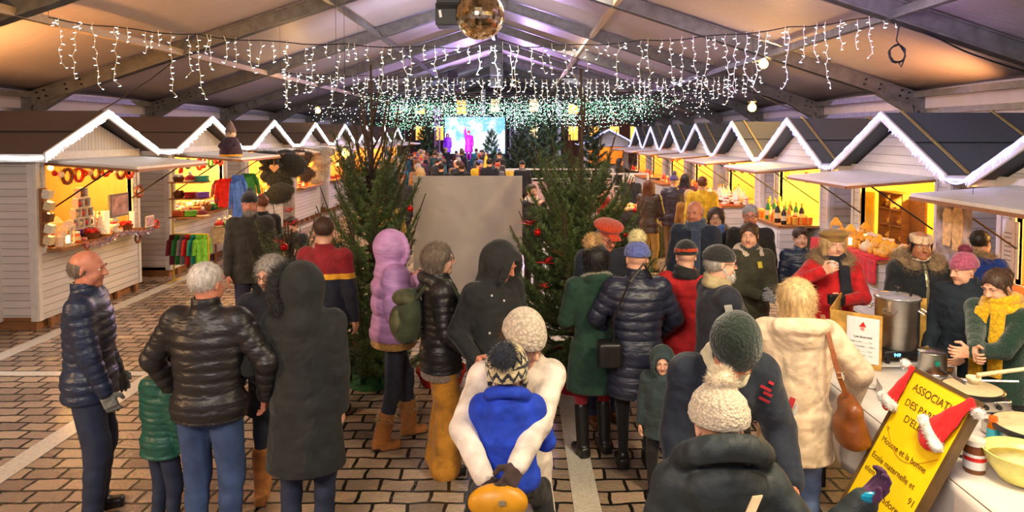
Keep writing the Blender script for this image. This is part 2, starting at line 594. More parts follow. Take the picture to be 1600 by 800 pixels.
def strands(verts, quads, n, length, width, rng, droop=0.0, jit=0.45, pick=None, comb=None, lay=1.0):
    """thin tapering hairs on a quad surface -> (verts, faces)"""
    c = verts[quads].mean(1)
    a = verts[quads[:, 2]] - verts[quads[:, 0]]; b = verts[quads[:, 3]] - verts[quads[:, 1]]
    nm = np.cross(a, b); ar = np.linalg.norm(nm, axis=1) + 1e-12; nm = nm / ar[:, None]
    if pick is not None:
        ar = ar * pick(c)
    if ar.sum() <= 0: return np.zeros((0, 3)), []
    i = rng.choice(len(c), n, p=ar / ar.sum())
    p = c[i] + rng.normal(0, 0.003, (n, 3)); d = nm[i] * lay + rng.normal(0, jit, (n, 3))
    if comb is not None: d = d + np.array(comb)
    d[:, 2] -= droop
    d /= np.linalg.norm(d, axis=1)[:, None]
    L = length * rng.uniform(0.6, 1.2, n)[:, None]
    s = np.cross(d, rng.normal(0, 1, (n, 3))); s /= np.linalg.norm(s, axis=1)[:, None] + 1e-9
    V = np.stack([p - d * 0.004 - s * width, p - d * 0.004 + s * width, p + d * L], 1).reshape(-1, 3)
    return V, [(3 * j, 3 * j + 1, 3 * j + 2) for j in range(n)]
# ------------------------------------------------------------------ people
def rotx(a): c, s = math.cos(a), math.sin(a); return np.array([[1, 0, 0], [0, c, -s], [0, s, c]])
def roty(a): c, s = math.cos(a), math.sin(a); return np.array([[c, 0, s], [0, 1, 0], [-s, 0, c]])
def rotz(a): c, s = math.cos(a), math.sin(a); return np.array([[c, -s, 0], [s, c, 0], [0, 0, 1]])
def nrm(v): v = np.array(v, float); return v / (np.linalg.norm(v) + 1e-9)

def ik(a, b, l1, l2, pole):
    a = np.array(a, float); b = np.array(b, float)
    d = b - a; L = np.linalg.norm(d)
    if L > (l1 + l2) * 0.995:
        b = a + d / L * (l1 + l2) * 0.995; d = b - a; L = np.linalg.norm(d)
    x = (l1 * l1 - l2 * l2 + L * L) / (2 * L)
    hgt = math.sqrt(max(l1 * l1 - x * x, 0))
    u = d / L; p = np.array(pole, float); p = p - u * (p @ u); p = nrm(p)
    return a + u * x + p * hgt, b

SKIN = lambda key: {'fair': mat('skin_fair', sr(222, 168, 140), 0.5, noise=0.10, scale=25, bump=0.15, bscale=90, dist=0.002),
                    'ruddy': mat('skin_ruddy', sr(205, 132, 104), 0.5, noise=0.14, scale=25, bump=0.2, bscale=90, dist=0.002),
                    'tan': mat('skin_tan', sr(176, 116, 84), 0.5, noise=0.12, scale=25, bump=0.15, bscale=90, dist=0.002)}[key]
HAIRC = {'white': (205, 198, 190), 'grey': (150, 144, 138), 'greybrown': (112, 98, 86), 'brown': (66, 44, 30), 'dark': (28, 22, 20), 'blonde': (198, 168, 120), 'auburn': (110, 58, 30)}
def hairmat(k):
    return mat('hair_' + k, sr(*HAIRC[k]), 0.55, noise=0.35, scale=60, bump=0.6, bscale=120, dist=0.004, stretch=(1, 1, 0.25))
def furmat(k, col): return mat('fur_' + k, sr(*col), 0.8, noise=0.4, scale=30, bump=0.3, bscale=150, sheen=0.2)

def face_field(f, o, R, s, h):
    """head and neck in head frame o, R, scale s"""
    def P(x, y, z): return o + R @ (np.array([x, y, z]) * s)
    E = lambda c, r, k=0.02, sub=False, mi=0: f.ell(P(*c), np.array(r) * s, mi, k * s, R, sub)
    C = lambda a, b, ra, rb, k=0.01, mi=0, sub=False: f.cap(P(*a), P(*b), ra * s, rb * s, mi, k * s, None, sub)
    E((0, .014, .035), (.076, .095, .086))
    E((0, -.022, -.028), (.060, .066, .084), .035)
    E((0, -.062, -.090), (.028, .024, .022), .03)
    for sx in (-1, 1):
        E((sx * .036, -.066, -.032), (.020, .017, .020), .025)
        E((sx * .048, -.02, -.06), (.02, .035, .035), .03)
        if h < 0.012:
            E((sx * .031, -.094, .012), (.019, .014, .011), .012, True, -1)
            E((sx * .031, -.0865, .031), (.024, .010, .006), .012)
        C((sx * .076, .006, .012), (sx * .080, .014, -.022), .013, .008, .008)
    C((0, -.086, .018), (0, -.110, -.022), .009, .0125, .014)
    if h < 0.012:
        for sx in (-1, 1):
            C((sx * .020, -.0835, .0185), (sx * .032, -.0865, .0225), .0048, .0052, .004); C((sx * .032, -.0865, .0225), (sx * .045, -.079, .0165), .0052, .0042, .004)
            C((sx * .021, -.083, .0035), (sx * .042, -.081, .003), .0035, .0035, .005)
        for sx in (-1, 1): E((sx * .010, -.100, -.026), (.008, .010, .007), .008)
        C((-.018, -.082, -.055), (.018, -.082, -.055), .0045, .0045, .006)
        C((-.020, -.0835, -.050), (.020, -.0835, -.050), .004, .004, .006)
        C((-.015, -.080, -.061), (.015, -.080, -.061), .0045, .0045, .006)
    C((0, .016, -.07), (0, .028, -.185), .053, .050, .03)

def hand_field(f, w, d, n, side, curl=0.5, s=1.0, mi=0, spread=0.05, rad=1.0):
    d = nrm(d); n = np.array(n, float); n = nrm(n - d * (n @ d)); t = np.cross(d, n) * side
    P = lambda a, b, c: w + (d * a + t * b + n * c) * s
    R = np.stack([t, n, d], 1)
    f.boxp(P(.052, 0, 0), np.array([.030, .007, .036]) * s, .009 * s * rad, mi, .012, R)
    f.cap(P(-.05, 0, 0), P(.02, 0, 0), .027 * s * rad, .026 * s * rad, mi, .012)
    L = (.070, .080, .074, .058)
    for j, b in enumerate((.030, .010, -.010, -.029)):
        p = P(.088, b, 0); a = 0.15 + curl * 0.35
        sp = (1.5 - j) * spread
        for k in range(3):
            ll = L[j] * (.45, .32, .23)[k] * s
            dd = nrm(d * math.cos(a) + n * math.sin(a) + t * sp)
            q = p + dd * ll
            r0 = (.0092, .0085, .0078)[k] * s * rad
            f.cap(p, q, r0, r0 * .93, mi, .003)
            p = q; a += curl * (0.9, 0.75, 0.5)[k]
    p = P(.028, .030, .004)
    q = p + nrm(d * .55 + t * .75 + n * (.2 + .4 * curl)) * .045 * s
    f.cap(p, q, .014 * s * rad, .011 * s * rad, mi, .008)
    q2 = q + nrm(d * .9 + t * (.35 - .5 * curl) + n * (.2 + .6 * curl)) * .032 * s
    f.cap(q, q2, .0108 * s * rad, .009 * s * rad, mi, .004)
    return P(.075, 0, .03)

def person(label, px, Y, h=1.72, yaw=0, lod=0, lean=0, head=(0, 0), R=None, L=None, feet=None, skin='fair',
           coat=None, legs=None, shoes=None, hat=None, hair=None, scarf=None, glasses=None, gloves=None, hs=1.0,
           beard=None, curl=(0.5, 0.5), palm=(None, None), group=None, z0=0.0, X=None, roll=0, w=1.0, elbow=(None, None), beltless=False, nolegs=False, hipz=0.95):
    sc = h / 1.75
    if X is None: X = at(px, 400, Y).x
    root = thing('person', label, 'person', (X, Y, z0), math.radians(yaw), group)
    rng = np.random.default_rng(abs(hash((round(px), round(Y * 10)))) % 99991)
    VH = (.0065, .0095, .015)[lod]; VD = (.0055, .008, .015)[lod]; VC = (.012, .018, .028)[lod]
    la = math.radians(lean)
    RL = rotx(la)
    hip = np.array([0, 0, hipz])
    up = lambda p: hip + RL @ (np.array(p, float) - hip)
    RH = RL @ rotz(math.radians(head[0])) @ rotx(math.radians(head[1])) @ roty(math.radians(roll))
    # neck pivot, then head centre
    piv = up((0, .02, 1.50))
    ho = piv + RH @ (np.array([0, -.02, .128]) * (0.5 + 0.5 * hs)) + np.array([0, 0, .0])
    coat = dict(coat or {}); b = coat.get('b', 1.0)
    # arms
    arms = {}
    for sd, spec, el in ((-1, R, elbow[0]), (1, L, elbow[1])):
        sh = up((sd * .175 * w, .005, 1.415))
        tgt = np.array([sd * .25 * w, -.06, .82]) if spec is None else np.array(spec, float)
        if spec is not None and len(tgt) == 4:      # world position given: (x, y, z, 1)
            v = tgt[:3] - np.array([X, Y, z0]); v = rotz(-math.radians(yaw)) @ v; tgt = v / sc
        pole = (sd * .5, .5, -.6) if el is None else el
        e, wr = ik(sh, tgt, .295, .265, pole)
        arms[sd] = (sh, e, wr)
    # legs
    if feet is None: feet = ((-.10, -.02), (.10, .0))
    LG = {}
    for i, sd in enumerate((-1, 1)):
        ft = feet[i]; fz = ft[2] if len(ft) > 2 else 0.0
        hp = np.array([sd * .092 * w, 0, .90 if hipz > .9 else hipz - .05]); an = np.array([ft[0], ft[1], .085 + fz])
        kn, an = ik(hp, an, .42, .40, (sd * .12, -1, 0))
        LG[sd] = (hp, kn, an)
    # ---------------- body: one mesh (head and neck, trunk, limbs, hands)
    sk = SKIN(skin)
    lips = mat('lips', sr(186, 112, 98), 0.45)
    white = mat('eye_white', sr(225, 222, 215), 0.25, noise=0.0)
    iris = mat('eye_iris', sr(48, 34, 26), 0.2, noise=0.0)
    hc = hair[1] if hair else 'greybrown'
    bmats = [sk, lips, white, iris, hairmat(hc)]
    f = Field(); face_field(f, ho, RH, hs, VH)
    hv, hq, hm = f.mesh(VH)
    cc = (hv[hq].mean(1) - ho) @ RH / hs
    hm[:] = 0
    hm[(np.abs(cc[:, 0]) < .022 - np.abs(cc[:, 2] + .055) * .6) & (np.abs(cc[:, 2] + .0555) < .0105) & (cc[:, 1] < -.06)] = 1
    extra = []
    bf = Field()
    bf.stack([(.86, .14 * w, .095), (1.1, .145 * w, .10), (1.3, .165 * w, .11), (1.42, .13 * w, .085), (1.49, .055, .055)], 0, .03, hip, RL) if False else None
    for z0_, z1_, r0, r1 in ((.95, 1.2, .12, .12), (1.2, 1.38, .12, .13)):
        for sx in (-.04, .04): bf.cap(up((sx, -.01, z0_)), up((sx, -.01, z1_)), r0 * .75, r1 * .58, 0, .03)
    bf.cap(up((0, .0, 1.36)), up((0, .015, 1.50)), .055, .048, 0, .03)
    for sd in (-1, 1):
        sh, e, wr = arms[sd]
        bf.cap(up((0, .01, 1.40)), sh, .06, .045, 0, .03)
        bf.cap(sh, e, .042, .034, 0, .02); bf.cap(e, wr, .034, .022, 0, .02)
        hp, kn, an = LG[sd]
        if not nolegs:
            bf.cap(up((0, 0, .95)), hp, .09, .07, 0, .03)
            bf.cap(hp, kn, .065, .045, 0, .02); bf.cap(kn, an, .042, .03, 0, .02)
            bf.cap(an + [0, .01, -.04], an + [0, -.12, -.055], .025, .02, 0, .02)
    bv, bq, bm_ = bf.mesh(.026 if lod else .02)
    extra.append((bv, [tuple(q) for q in bq], 0))
    handinfo = {}
    for i, sd in enumerate((-1, 1)):
        sh, e, wr = arms[sd]
        d = nrm(wr - e)
        n = palm[i] if palm[i] is not None else (-sd * 1.0, .0, 0)
        hf = Field()
        g = gloves
        grip = hand_field(hf, wr, d, n, -sd, curl[i], 1.0, 0, 0.05 if curl[i] < 1 else .02, 1.25 if g else 1.0)
        v_, q_, m_ = hf.mesh(VD)
        handinfo[sd] = grip
        if g:
            np_mesh('glove', v_, q_, m_, [g], root, scale=sc)
        else:
            extra.append((v_, [tuple(q) for q in q_], 0))
    if lod < 2:
        def ball(c, r, mi, n=8):
            mb = MB(); mb.sphere((0, 0, 0), r, n)
            vv = np.array(mb.v) * hs
            return ((ho + (np.array(c) * hs + vv) @ RH.T), mb.f, mi)
        for sx in (-1, 1):
            extra.append(ball((sx * .031, -.0735, .011), (.0122, .0122, .0100), 2, 12))
            extra.append(ball((sx * .031, -.0818, .0112), (.0054, .0044, .0056), 3, 8))
            mb = MB()
            mb.tube([(sx * .014, -.094, .032), (sx * .03, -.0965, .039), (sx * .046, -.086, .034)], [.0022, .003, .0014], 6)
            extra.append((ho + (np.array(mb.v) * hs) @ RH.T, mb.f, 4))
    np_mesh('body', hv, hq, hm, bmats, root, extra, sc)
    # ---------------- trousers or skirt
    legs = dict(legs or {})
    lm = legs.get('m') or cloth('jeans_blue', sr(52, 66, 98), bump=0.5)
    kind = legs.get('kind', 'trousers')
    lk = legs.get('w', 1.0)
    if not nolegs:
        f = Field()
        f.ell(hip + [0, .012, -.01], (.150 * w, .108, .12), 0, .03)
        for sd in (-1, 1):
            hp, kn, an = LG[sd]
            if kind == 'wide':
                f.cap(hp, kn, .105, .098, 0, .04); f.cap(kn, an + [0, 0, -.02], .098, .118, 0, .01, (.3, .01))
            elif kind == 'tights':
                f.cap(hp, kn, .085, .055, 0, .04); f.cap(kn, an, .055, .036, 0, .02)
            else:
                f.cap(hp, kn, .098 * lk, .074 * lk, 0, .04)
                f.cap(kn, an + [0, 0, -.015], .070 * lk, .056 * lk, 0, .02, (.11, .007))
                f.cap(kn + [0, -.01, .06], kn + [0, -.01, -.04], .07 * lk, .068 * lk, 0, .02)
        v, q, m = f.mesh(VC * 1.1)
        np_mesh('trousers' if kind != 'tights' else 'tights', v, q, m, [lm], root, scale=sc)
        # shoes
        shoes = dict(shoes or {}); sm = shoes.get('m') or mat('leather_black', (.012, .011, .011), .35, noise=.2)
        bh = shoes.get('h', .10)
        for i, sd in enumerate((-1, 1)):
            f = Field(); hp, kn, an = LG[sd]
            fz = an[2] - .085
            fy = an[1]; fx = an[0]; dx = (fx - sd * .09) * .3 + sd * .015
            f.boxp((fx, fy + .01, fz + .045), (.022, .045, .022), .022, 0, .02)
            f.boxp((fx + dx * .6, fy - .075, fz + .032), (.022, .06, .010), .022, 0, .03)
            f.boxp((fx + dx * .5, fy - .04, fz + .010), (.030, .105, .004), .008, 1, .002)
            if bh > .12:
                t = min((bh - .085) / .40, .95)
                top = an + (kn - an) * t
                f.cap(an, top, .052 * shoes.get('w', 1), .060 * shoes.get('w', 1), 0, .02)
            else:
                f.cap(an + [0, 0, .01], an + [0, 0, -.02], .042, .044, 0, .02)
            v, q, m = f.mesh(VC)
            ex = []
            if shoes.get('fur'):
                sv, sf = strands(v, q, 260, .03, .003, rng, pick=lambda c: (c[:, 2] > bh - .03))
                ex.append((sv, sf, 2))
            np_mesh('boot' if bh > .12 else 'shoe', v, q, m, [sm, shoes.get('sole') or mat('sole_dark', (.02, .018, .016), .7), shoes.get('fur') or sm], root, ex, sc)
    # ---------------- coat
    if coat:
        cm = coat['m'] if isinstance(coat['m'], (list, tuple)) else [coat['m']]
        cm = list(cm)
        z = coat.get('z', .80); qd = coat.get('q'); fl = coat.get('flare', 1.0)
        f = Field()
        ch = coat.get('chest', 1.0)
        U = [(.90, .188 * b * w, .142 * b), (1.05, .165 * b * w * coat.get('waist', 1), .128 * b * coat.get('waist', 1)), (1.22, .185 * b * w, .135 * b * ch, 0, -.005), (1.34, .195 * b * w, .128 * b * ch), (1.43, .155 * b * w, .10 * b), (1.48, .085, .078), (1.50, .075, .07)]
        secU = [(s_[0] - hipz, *s_[1:]) for s_ in U]
        f.stack(secU, 0, .03, hip, RL, qd)
        if z < .93 and hipz > .9:
            k = (.96 - z)
            f.stack([(z, (.178 * b + .10 * k * fl) * w, .135 * b + .10 * k * fl), (.80 if z < .75 else (z + .94) / 2, .188 * b * w * (.5 + .5 * fl), .142 * b * (.5 + .5 * fl)), (.96, .188 * b * w, .142 * b)], 0, .03, q=qd)
        if coat.get('lap'):
            f.stack([(0, .19 * b * w, .15), (.12, .18 * b * w, .14)], 0, .04, hip + [0, 0, -.12])
        sr_ = coat.get('sleeve', 1.0) * b
        qs = (qd[0], qd[1] * .8) if qd else (.09, .004)
        for sd in (-1, 1):
            sh, e, wr = arms[sd]
            f.cap(up((sd * .06, .005, 1.39)), sh, .088 * b, .074 * sr_, 0, .04)
            f.cap(sh, e, .072 * sr_, .060 * sr_, 0, .03, qs)
            f.cap(e, wr - nrm(wr - e) * .01, .058 * sr_, .045 * sr_, 0, .02, qs)
            if coat.get('cuff') is not None:
                dd = nrm(wr - e); f.cap(wr - dd * .04, wr - dd * .005, .047 * sr_, .046 * sr_, coat['cuff'], .005)
        col = coat.get('collar', .05)
        if col and coat.get('hood') != 'up':
            f.stack([(1.455 - hipz, .10, .09, 0, .012), (1.49 - hipz, .082, .082, 0, .012), (1.49 + col - hipz, .078, .080, 0, .016)], coat.get('collar_mi', 0), .015, hip, RL)
            f.stack([(1.50 - hipz, .062, .062, 0, .012), (1.56 + col - hipz, .066, .066, 0, .014)], coat.get('collar_mi', 0), .006, hip, RL, None, True)
        hood = coat.get('hood')
        ring = []
        if hood == 'down':
            hb = coat.get('hoodsize', 1.0)
            f.ell(up((0, .095, 1.43)), np.array((.125, .06, .085)) * hb, coat.get('hood_mi', 0), .03, RL)
            for a in range(-60, 241, 20):
                t = math.radians(a)
                ring.append(up((math.cos(t) * .115 * hb, .03 + math.sin(t) * .095 * hb, 1.505 + coat.get('raise', 0) * (.5 + .5 * math.sin(t)) - .055 * (1 - math.sin(t)) * .7)))
            for i in range(len(ring) - 1): f.cap(ring[i], ring[i + 1], .036 * hb, None, coat.get('hood_mi', 0), .02)
        elif hood == 'up':
            P = lambda x, y, zz: ho + RH @ (np.array([x, y, zz]) * hs)
            hb = coat.get('hoodsize', 1.0)
            f.ell(P(0, .03, .015), np.array((.128, .140, .150)) * hs * hb, coat.get('hood_mi', 0), .03, RH)
            f.cap(P(0, .03, -.08), up((0, .03, 1.44)), .105 * hb, .125 * hb, coat.get('hood_mi', 0), .04)
            if coat.get('point'): f.cap(P(0, .05, .10), P(0, .13, .15), .07, .03, 0, .05)
            f.ell(P(0, -.135, -.015), np.array((.082, .098, .112)) * hs, -1, .015, RH, True)
            for a in range(0, 360, 20):
                t = math.radians(a)
                ring.append(P(math.cos(t) * .100 * hb, -.075 - .02 * math.cos(2 * t), -.015 + math.sin(t) * .128 * hb))
            for i in range(len(ring)): f.cap(ring[i], ring[(i + 1) % len(ring)], .022, None, coat.get('rim_mi', coat.get('hood_mi', 0)), .012)
        if coat.get('zip'):
            zi = coat['zip']; pts = []
            for zz in np.linspace(max(z, .80), 1.47, 9):
                if zz > .92: ry = np.interp(zz, [u[0] for u in U], [u[2] for u in U]); pts.append(up((0, -ry - .004, zz)))
                else: pts.append(np.array((0, -(.135 * b + .10 * (.96 - zz) * fl) - .004, zz)))
            for i in range(len(pts) - 1): f.cap(pts[i], pts[i + 1], .008, None, zi, .004)
        for ex_ in coat.get('extra', ()): ex_(f, up, arms)
        v, q, m = f.mesh(.0095 if (qd and lod == 0) else VC)
        if coat.get('bands'):
            zc = v[q].mean(1)
            base = hip + (zc - hip) @ RL    # undo the lean
            for lo_, hi_, mi_ in coat['bands']:
                sel = (base[:, 2] >= lo_) & (base[:, 2] < hi_); m[sel & (m == 0)] = mi_
        if coat.get('under'):
            um, uz0, uz1 = coat['under']; uf = Field()
            uf.stack([(uz0, .186 * b * w, .140 * b), (uz1, .180 * b * w, .138 * b)], 0, .02, q=(.03, .003))
            uv, uq, umi = uf.mesh(VC); np_mesh('sweater_hem', uv, uq, umi, [um], root, scale=sc)
        name = coat.get('name', 'coat')
        np_mesh(name, v, q, m, cm, root, scale=sc)
        if coat.get('fur') and ring:
            n_ = len(ring); ff = Field()
            rr = coat.get('furr', .026)
            for i in range(n_ - (0 if hood == 'up' else 1)): ff.cap(ring[i] + (0 if hood == 'up' else RL @ np.array([0, 0, .02])), ring[(i + 1) % n_] + (0 if hood == 'up' else RL @ np.array([0, 0, .02])), rr, None, 0, .01)
            v, q, m = ff.mesh(max(VC, .012))
            ns = (2600, 900, 200)[lod]
            sv, sf = strands(v, q, ns * 2, coat.get('furl', .045), .0011 if lod == 0 else .003, rng, jit=.6)
            np_mesh('fur_trim', v, q, m, [coat['fur']], root, [(sv, sf, 0)], sc)
    # ---------------- scarf
    P = lambda x, y, zz: ho + RH @ (np.array([x, y, zz]) * hs)
    if scarf:
        f = Field(); k = scarf.get('k', 1.0)
        pts = [up((math.cos(t) * .088 * k, .015 + math.sin(t) * .09 * k, 1.475 + .02 * math.sin(t))) for t in np.linspace(0, 2 * PI, 13)]
        for i in range(12): f.cap(pts[i], pts[i + 1], .034 * k, None, 0, .015)
        pts = [up((math.cos(t) * .080 * k, .012 + math.sin(t) * .084 * k, 1.525 + .018 * math.sin(t + 1))) for t in np.linspace(0, 2 * PI, 13)]
        for i in range(12): f.cap(pts[i], pts[i + 1], .030 * k, None, 0, .010)
        for (x0, zend) in scarf.get('tails', ()):
            a = up((x0, -.115 * max(b, 1), 1.45)); c = up((x0 * 1.2, -.155 * max(b, 1), 1.25)); e = up((x0 * 1.2, -.16 * max(b, 1), zend))
            for p_, q_ in ((a, c), (c, e)):
                for dx in (-.03, 0, .03): f.cap(p_ + [dx, 0, 0], q_ + [dx, 0, 0], .020, None, 0, .012)
        v, q, m = f.mesh(VC)
        np_mesh('scarf', v, q, m, [scarf['m']], root, scale=sc)
    # ---------------- hair
    if hair and hair[0] != 'none':
        f = Field(); kd = hair[0]
        E = lambda c, r, k=.015, sub=False: f.ell(P(*c), np.array(r) * hs, -1 if sub else 0, k, RH, sub)
        fl_ = .02; comb = None; cnt = 1200
        if kd == 'bald':
            E((0, .026, .008), (.080, .0925, .078)); E((0, -.01, .086), (.075, .10, .058), .012, True); E((0, -.115, 0), (.10, .10, .12), .006, True); fl_ = .014
            E((0, .05, -.16), (.1, .1, .1), .01, True)
        elif kd == 'short':
            E((0, .020, .044), (.084, .101, .090)); E((0, -.128, -.025), (.085, .085, .108), .006, True); E((0, .02, -.12), (.12, .14, .09), .01, True); fl_ = .018
        elif kd == 'boy':
            E((0, .012, .046), (.086, .104, .090)); E((0, -.130, -.03), (.085, .085, .116), .006, True); E((0, .02, -.12), (.12, .14, .09), .01, True); E((.02, -.07, .10), (.05, .03, .02), .02); fl_ = .02
        elif kd in ('ear', 'bob'):
            dn = 0 if kd == 'ear' else -.06
            E((0, .026, .035), (.104, .112, .104)); f.cap(P(0, .06, 0), P(0, .05, -.08 + dn), .085 * hs, .07 * hs, 0, .03)
            for sx in (-1, 1): f.cap(P(sx * .075, .0, .01), P(sx * .078, .0, -.06 + dn), .028 * hs, .02 * hs, 0, .02)
            E((0, -.120, -.036), (.066, .076, .116), .008, True); fl_ = .03; cnt = 2200
        elif kd == 'long':
            E((0, .024, .035), (.098, .110, .100))
            for sx in (-1, 0, 1): f.cap(P(sx * .06, .05, 0), P(sx * .085, .055, -.24), .05 * hs, .04 * hs, 0, .03)
            for sx in (-1, 1): f.cap(P(sx * .078, .0, .02), P(sx * .095, -.02, -.2), .026 * hs, .02 * hs, 0, .02)
            E((0, -.125, -.040), (.066, .079, .118), .008, True); fl_ = .05; cnt = 2200
        elif kd in ('bun', 'pony'):
            E((0, .020, .042), (.086, .104, .092)); E((0, -.132, -.028), (.080, .088, .118), .006, True); E((0, .0, -.14), (.12, .14, .10), .01, True)
            if kd == 'bun': E((0, .12, .05), (.045, .04, .045), .02)
            else:
                f.cap(P(0, .10, .04), P(0, .16, -.02), .035, .04, 0, .02); f.cap(P(0, .16, -.02), P(.02, .15, -.20), .04, .025, 0, .02)
            for sx in (-1, 1): f.cap(P(sx * .074, -.03, .03), P(sx * .076, -.01, -.05), .012, .006, 0, .01)
            fl_ = .02
        if hat: E((0, -.0, .13), (.2, .2, .055), .01, True)
        v, q, m = f.mesh(VH * 1.2)
        sv, sf = strands(v, q, (int(cnt * 2.2), 700, 120)[lod], fl_ * 1.3, .0009 if lod == 0 else .0025, rng, droop=.55, jit=.35, lay=.22)
        np_mesh('hair', v, q, m, [hairmat(hair[1])], root, [(sv, sf, 0)], sc)
    if beard and lod < 2:
        f = Field(); f.ell(P(0, -.060, -.088), np.array((.050, .040, .040)) * hs, 0, .01, RH); f.ell(P(0, -.095, -.052), np.array((.022, .012, .006)) * hs, 0, .004, RH)
        f.ell(P(0, -.112, -.056), np.array((.018, .022, .007)), -1, .003, RH, True)
        for sx in (-1, 1): f.cap(P(sx * .045, -.045, -.085), P(sx * .070, -.005, -.03), .018, .010, 0, .01)
        v, q, m = f.mesh(VH)
        sv, sf = strands(v, q, 2200, .022, .0009, rng, droop=.6, jit=.4, lay=.5)
        np_mesh('beard', v, q, m, [hairmat(beard)], root, [(sv, sf, 0)], sc)
    # ---------------- hats
    if hat:
        kd = hat['kind']; f = Field(); S = hat.get('s', 1.0); ex = []
        ms = hat['m'] if isinstance(hat['m'], (list, tuple)) else [hat['m']]
        ms = list(ms)
        if kd == 'beanie':
            tall = hat.get('tall', .105)
            f.ell(P(0, .016, .045), np.array((.094, .113, tall)) * hs * S, 0, .02, RH)
            f.boxp(P(0, .0, -.075), (.2, .2, .105 + hat.get('low', 0)), .0, -1, .004, RH, True)
            rz_ = .030 + hat.get('low', 0)
            f.stack([(rz_ * hs, .093 * hs * S, .112 * hs * S, 0, .014), ((rz_ + .045) * hs, .096 * hs * S, .114 * hs * S, 0, .016)], 1 if len(ms) > 1 else 0, .006, ho, RH)
            if hat.get('ribs'):
                for a in range(0, 360, 18):
                    t = math.radians(a); pp = []
                    for u in (0, .35, .65, .9):
                        an_ = u * PI / 2
                        pp.append(P(math.cos(t) * .095 * S * math.cos(an_), .016 + math.sin(t) * .114 * S * math.cos(an_), .045 + tall * S * math.sin(an_)))
                    for i in range(3): f.cap(pp[i], pp[i + 1], .006, .005, 0, .004)
            if hat.get('flaps'):
                for sx in (-1, 1): f.boxp(P(sx * .088, .0, -.03), (.008, .035, .045), .008, 0, .01, RH)
        elif kd == 'slouch':
            f.ell(P(0, .012, .04), np.array((.096, .113, .098)) * hs, 0, .03, RH); f.cap(P(0, .05, .09), P(0, .09, .15), .07, .04, 0, .04)
            f.boxp(P(0, .0, -.075), (.2, .2, .108), .0, -1, .004, RH, True)
        elif kd == 'beret':
            f.ell(P(0, .02, .098), np.array((.128, .138, .046)) * hs, 0, .02, RH @ rotx(-.12))
            f.stack([(.045, .086, .106, 0, .008), (.085, .092, .112, 0, .010)], 0, .02, ho, RH)
            if hat.get('visor'): f.boxp(P(0, -.115, .055), (.045, .03, .002), .006, 0, .01, RH @ rotx(.25))
        elif kd == 'headband':
            f.stack([(.030, .087, .108, 0, .008), (.095, .084, .103, 0, .012)], 0, .01, ho, RH)
            f.boxp(P(0, -.098, .062), (.012, .006, .026), .008, 0, .008, RH)
            f.stack([(.096, .072, .09, 0, .012), (.16, .06, .06, 0, .012)], -1, .002, ho, RH, None, True)
        elif kd == 'furhood':
            f.ell(P(0, .035, .035), np.array((.135, .145, .155)) * hs, 0, .03, RH)
            f.ell(P(0, -.135, -.015), np.array((.080, .098, .112)) * hs, -1, .015, RH, True)
        v, q, m = f.mesh(max(VH * 1.25, .008))
        if hat.get('bands'):
            cc = (v[q].mean(1) - ho) @ RH / hs
            for lo_, hi_, mi_ in hat['bands']: m[(cc[:, 2] >= lo_) & (cc[:, 2] < hi_)] = mi_
        if hat.get('pattern'):
            cc = (v[q].mean(1) - ho) @ RH / hs
            ang = np.arctan2(cc[:, 1] - .016, cc[:, 0]); u = ang * .1 / .045; w_ = cc[:, 2] / .045
            zig = np.abs(((u + 100) % 1) - .5) * 2
            m[(np.abs((w_ % 1.6) - .3 - zig * .8) < .28)] = 1
        if hat.get('hairy'):
            sv, sf = strands(v, q, (3000, 900, 200)[lod], hat['hairy'], .002, rng, jit=.7); ex.append((sv, sf, 0))
        ho_ = np_mesh(hat.get('name', {'beanie': 'knit_hat', 'slouch': 'hat', 'beret': 'beret', 'headband': 'headband', 'furhood': 'fur_hood'}[kd]), v, q, m, ms, root, ex, sc)
        if hat.get('pom'):
            pr = hat.get('pomr', .042); pf = Field(); pc = P(*hat.get('pomc', (0, .02, .045 + hat.get('tall', .105) + .02)))
            pf.ell(pc, pr, 0)
            v, q, m = pf.mesh(.010)
            sv, sf = strands(v, q, (1600, 600, 100)[lod], pr * .55, .0016 if lod == 0 else .003, rng, jit=.35)
            np_mesh('pompom', v, q, m, [hat['pom']], ho_, [(sv, sf, 0)], sc)
    # ---------------- glasses
    if glasses and lod < 2:
        mb = MB()
        for sx in (-1, 1):
            mb.tube([P(sx * .032 + math.cos(t) * .023, -.104 + abs(math.cos(t)) * .002, .008 + math.sin(t) * .018) * sc for t in np.linspace(0, 2 * PI, 17)[:-1]], .0022, 5, closed=True)
            mb.tube([P(sx * .054, -.100, .012) * sc, P(sx * .078, -.04, .014) * sc, P(sx * .080, .01, .01) * sc], .002, 5)
        mb.tube([P(-.010, -.106, .010) * sc, P(.010, -.106, .010) * sc], .002, 5)
        me = mb.build('glasses', glasses, None); me.parent = root
    root['h'] = h
    info = dict(root=root, sc=sc, yaw=yaw, X=X, Y=Y, z0=z0, hand=handinfo, ho=ho, arms=arms, up=up, RH=RH, RL=RL)
    def toworld(p):
        return Vector(rotz(math.radians(yaw)) @ (np.array(p, float) * sc) + np.array([X, Y, z0]))
    info['w'] = toworld
    del root['h']
    return info
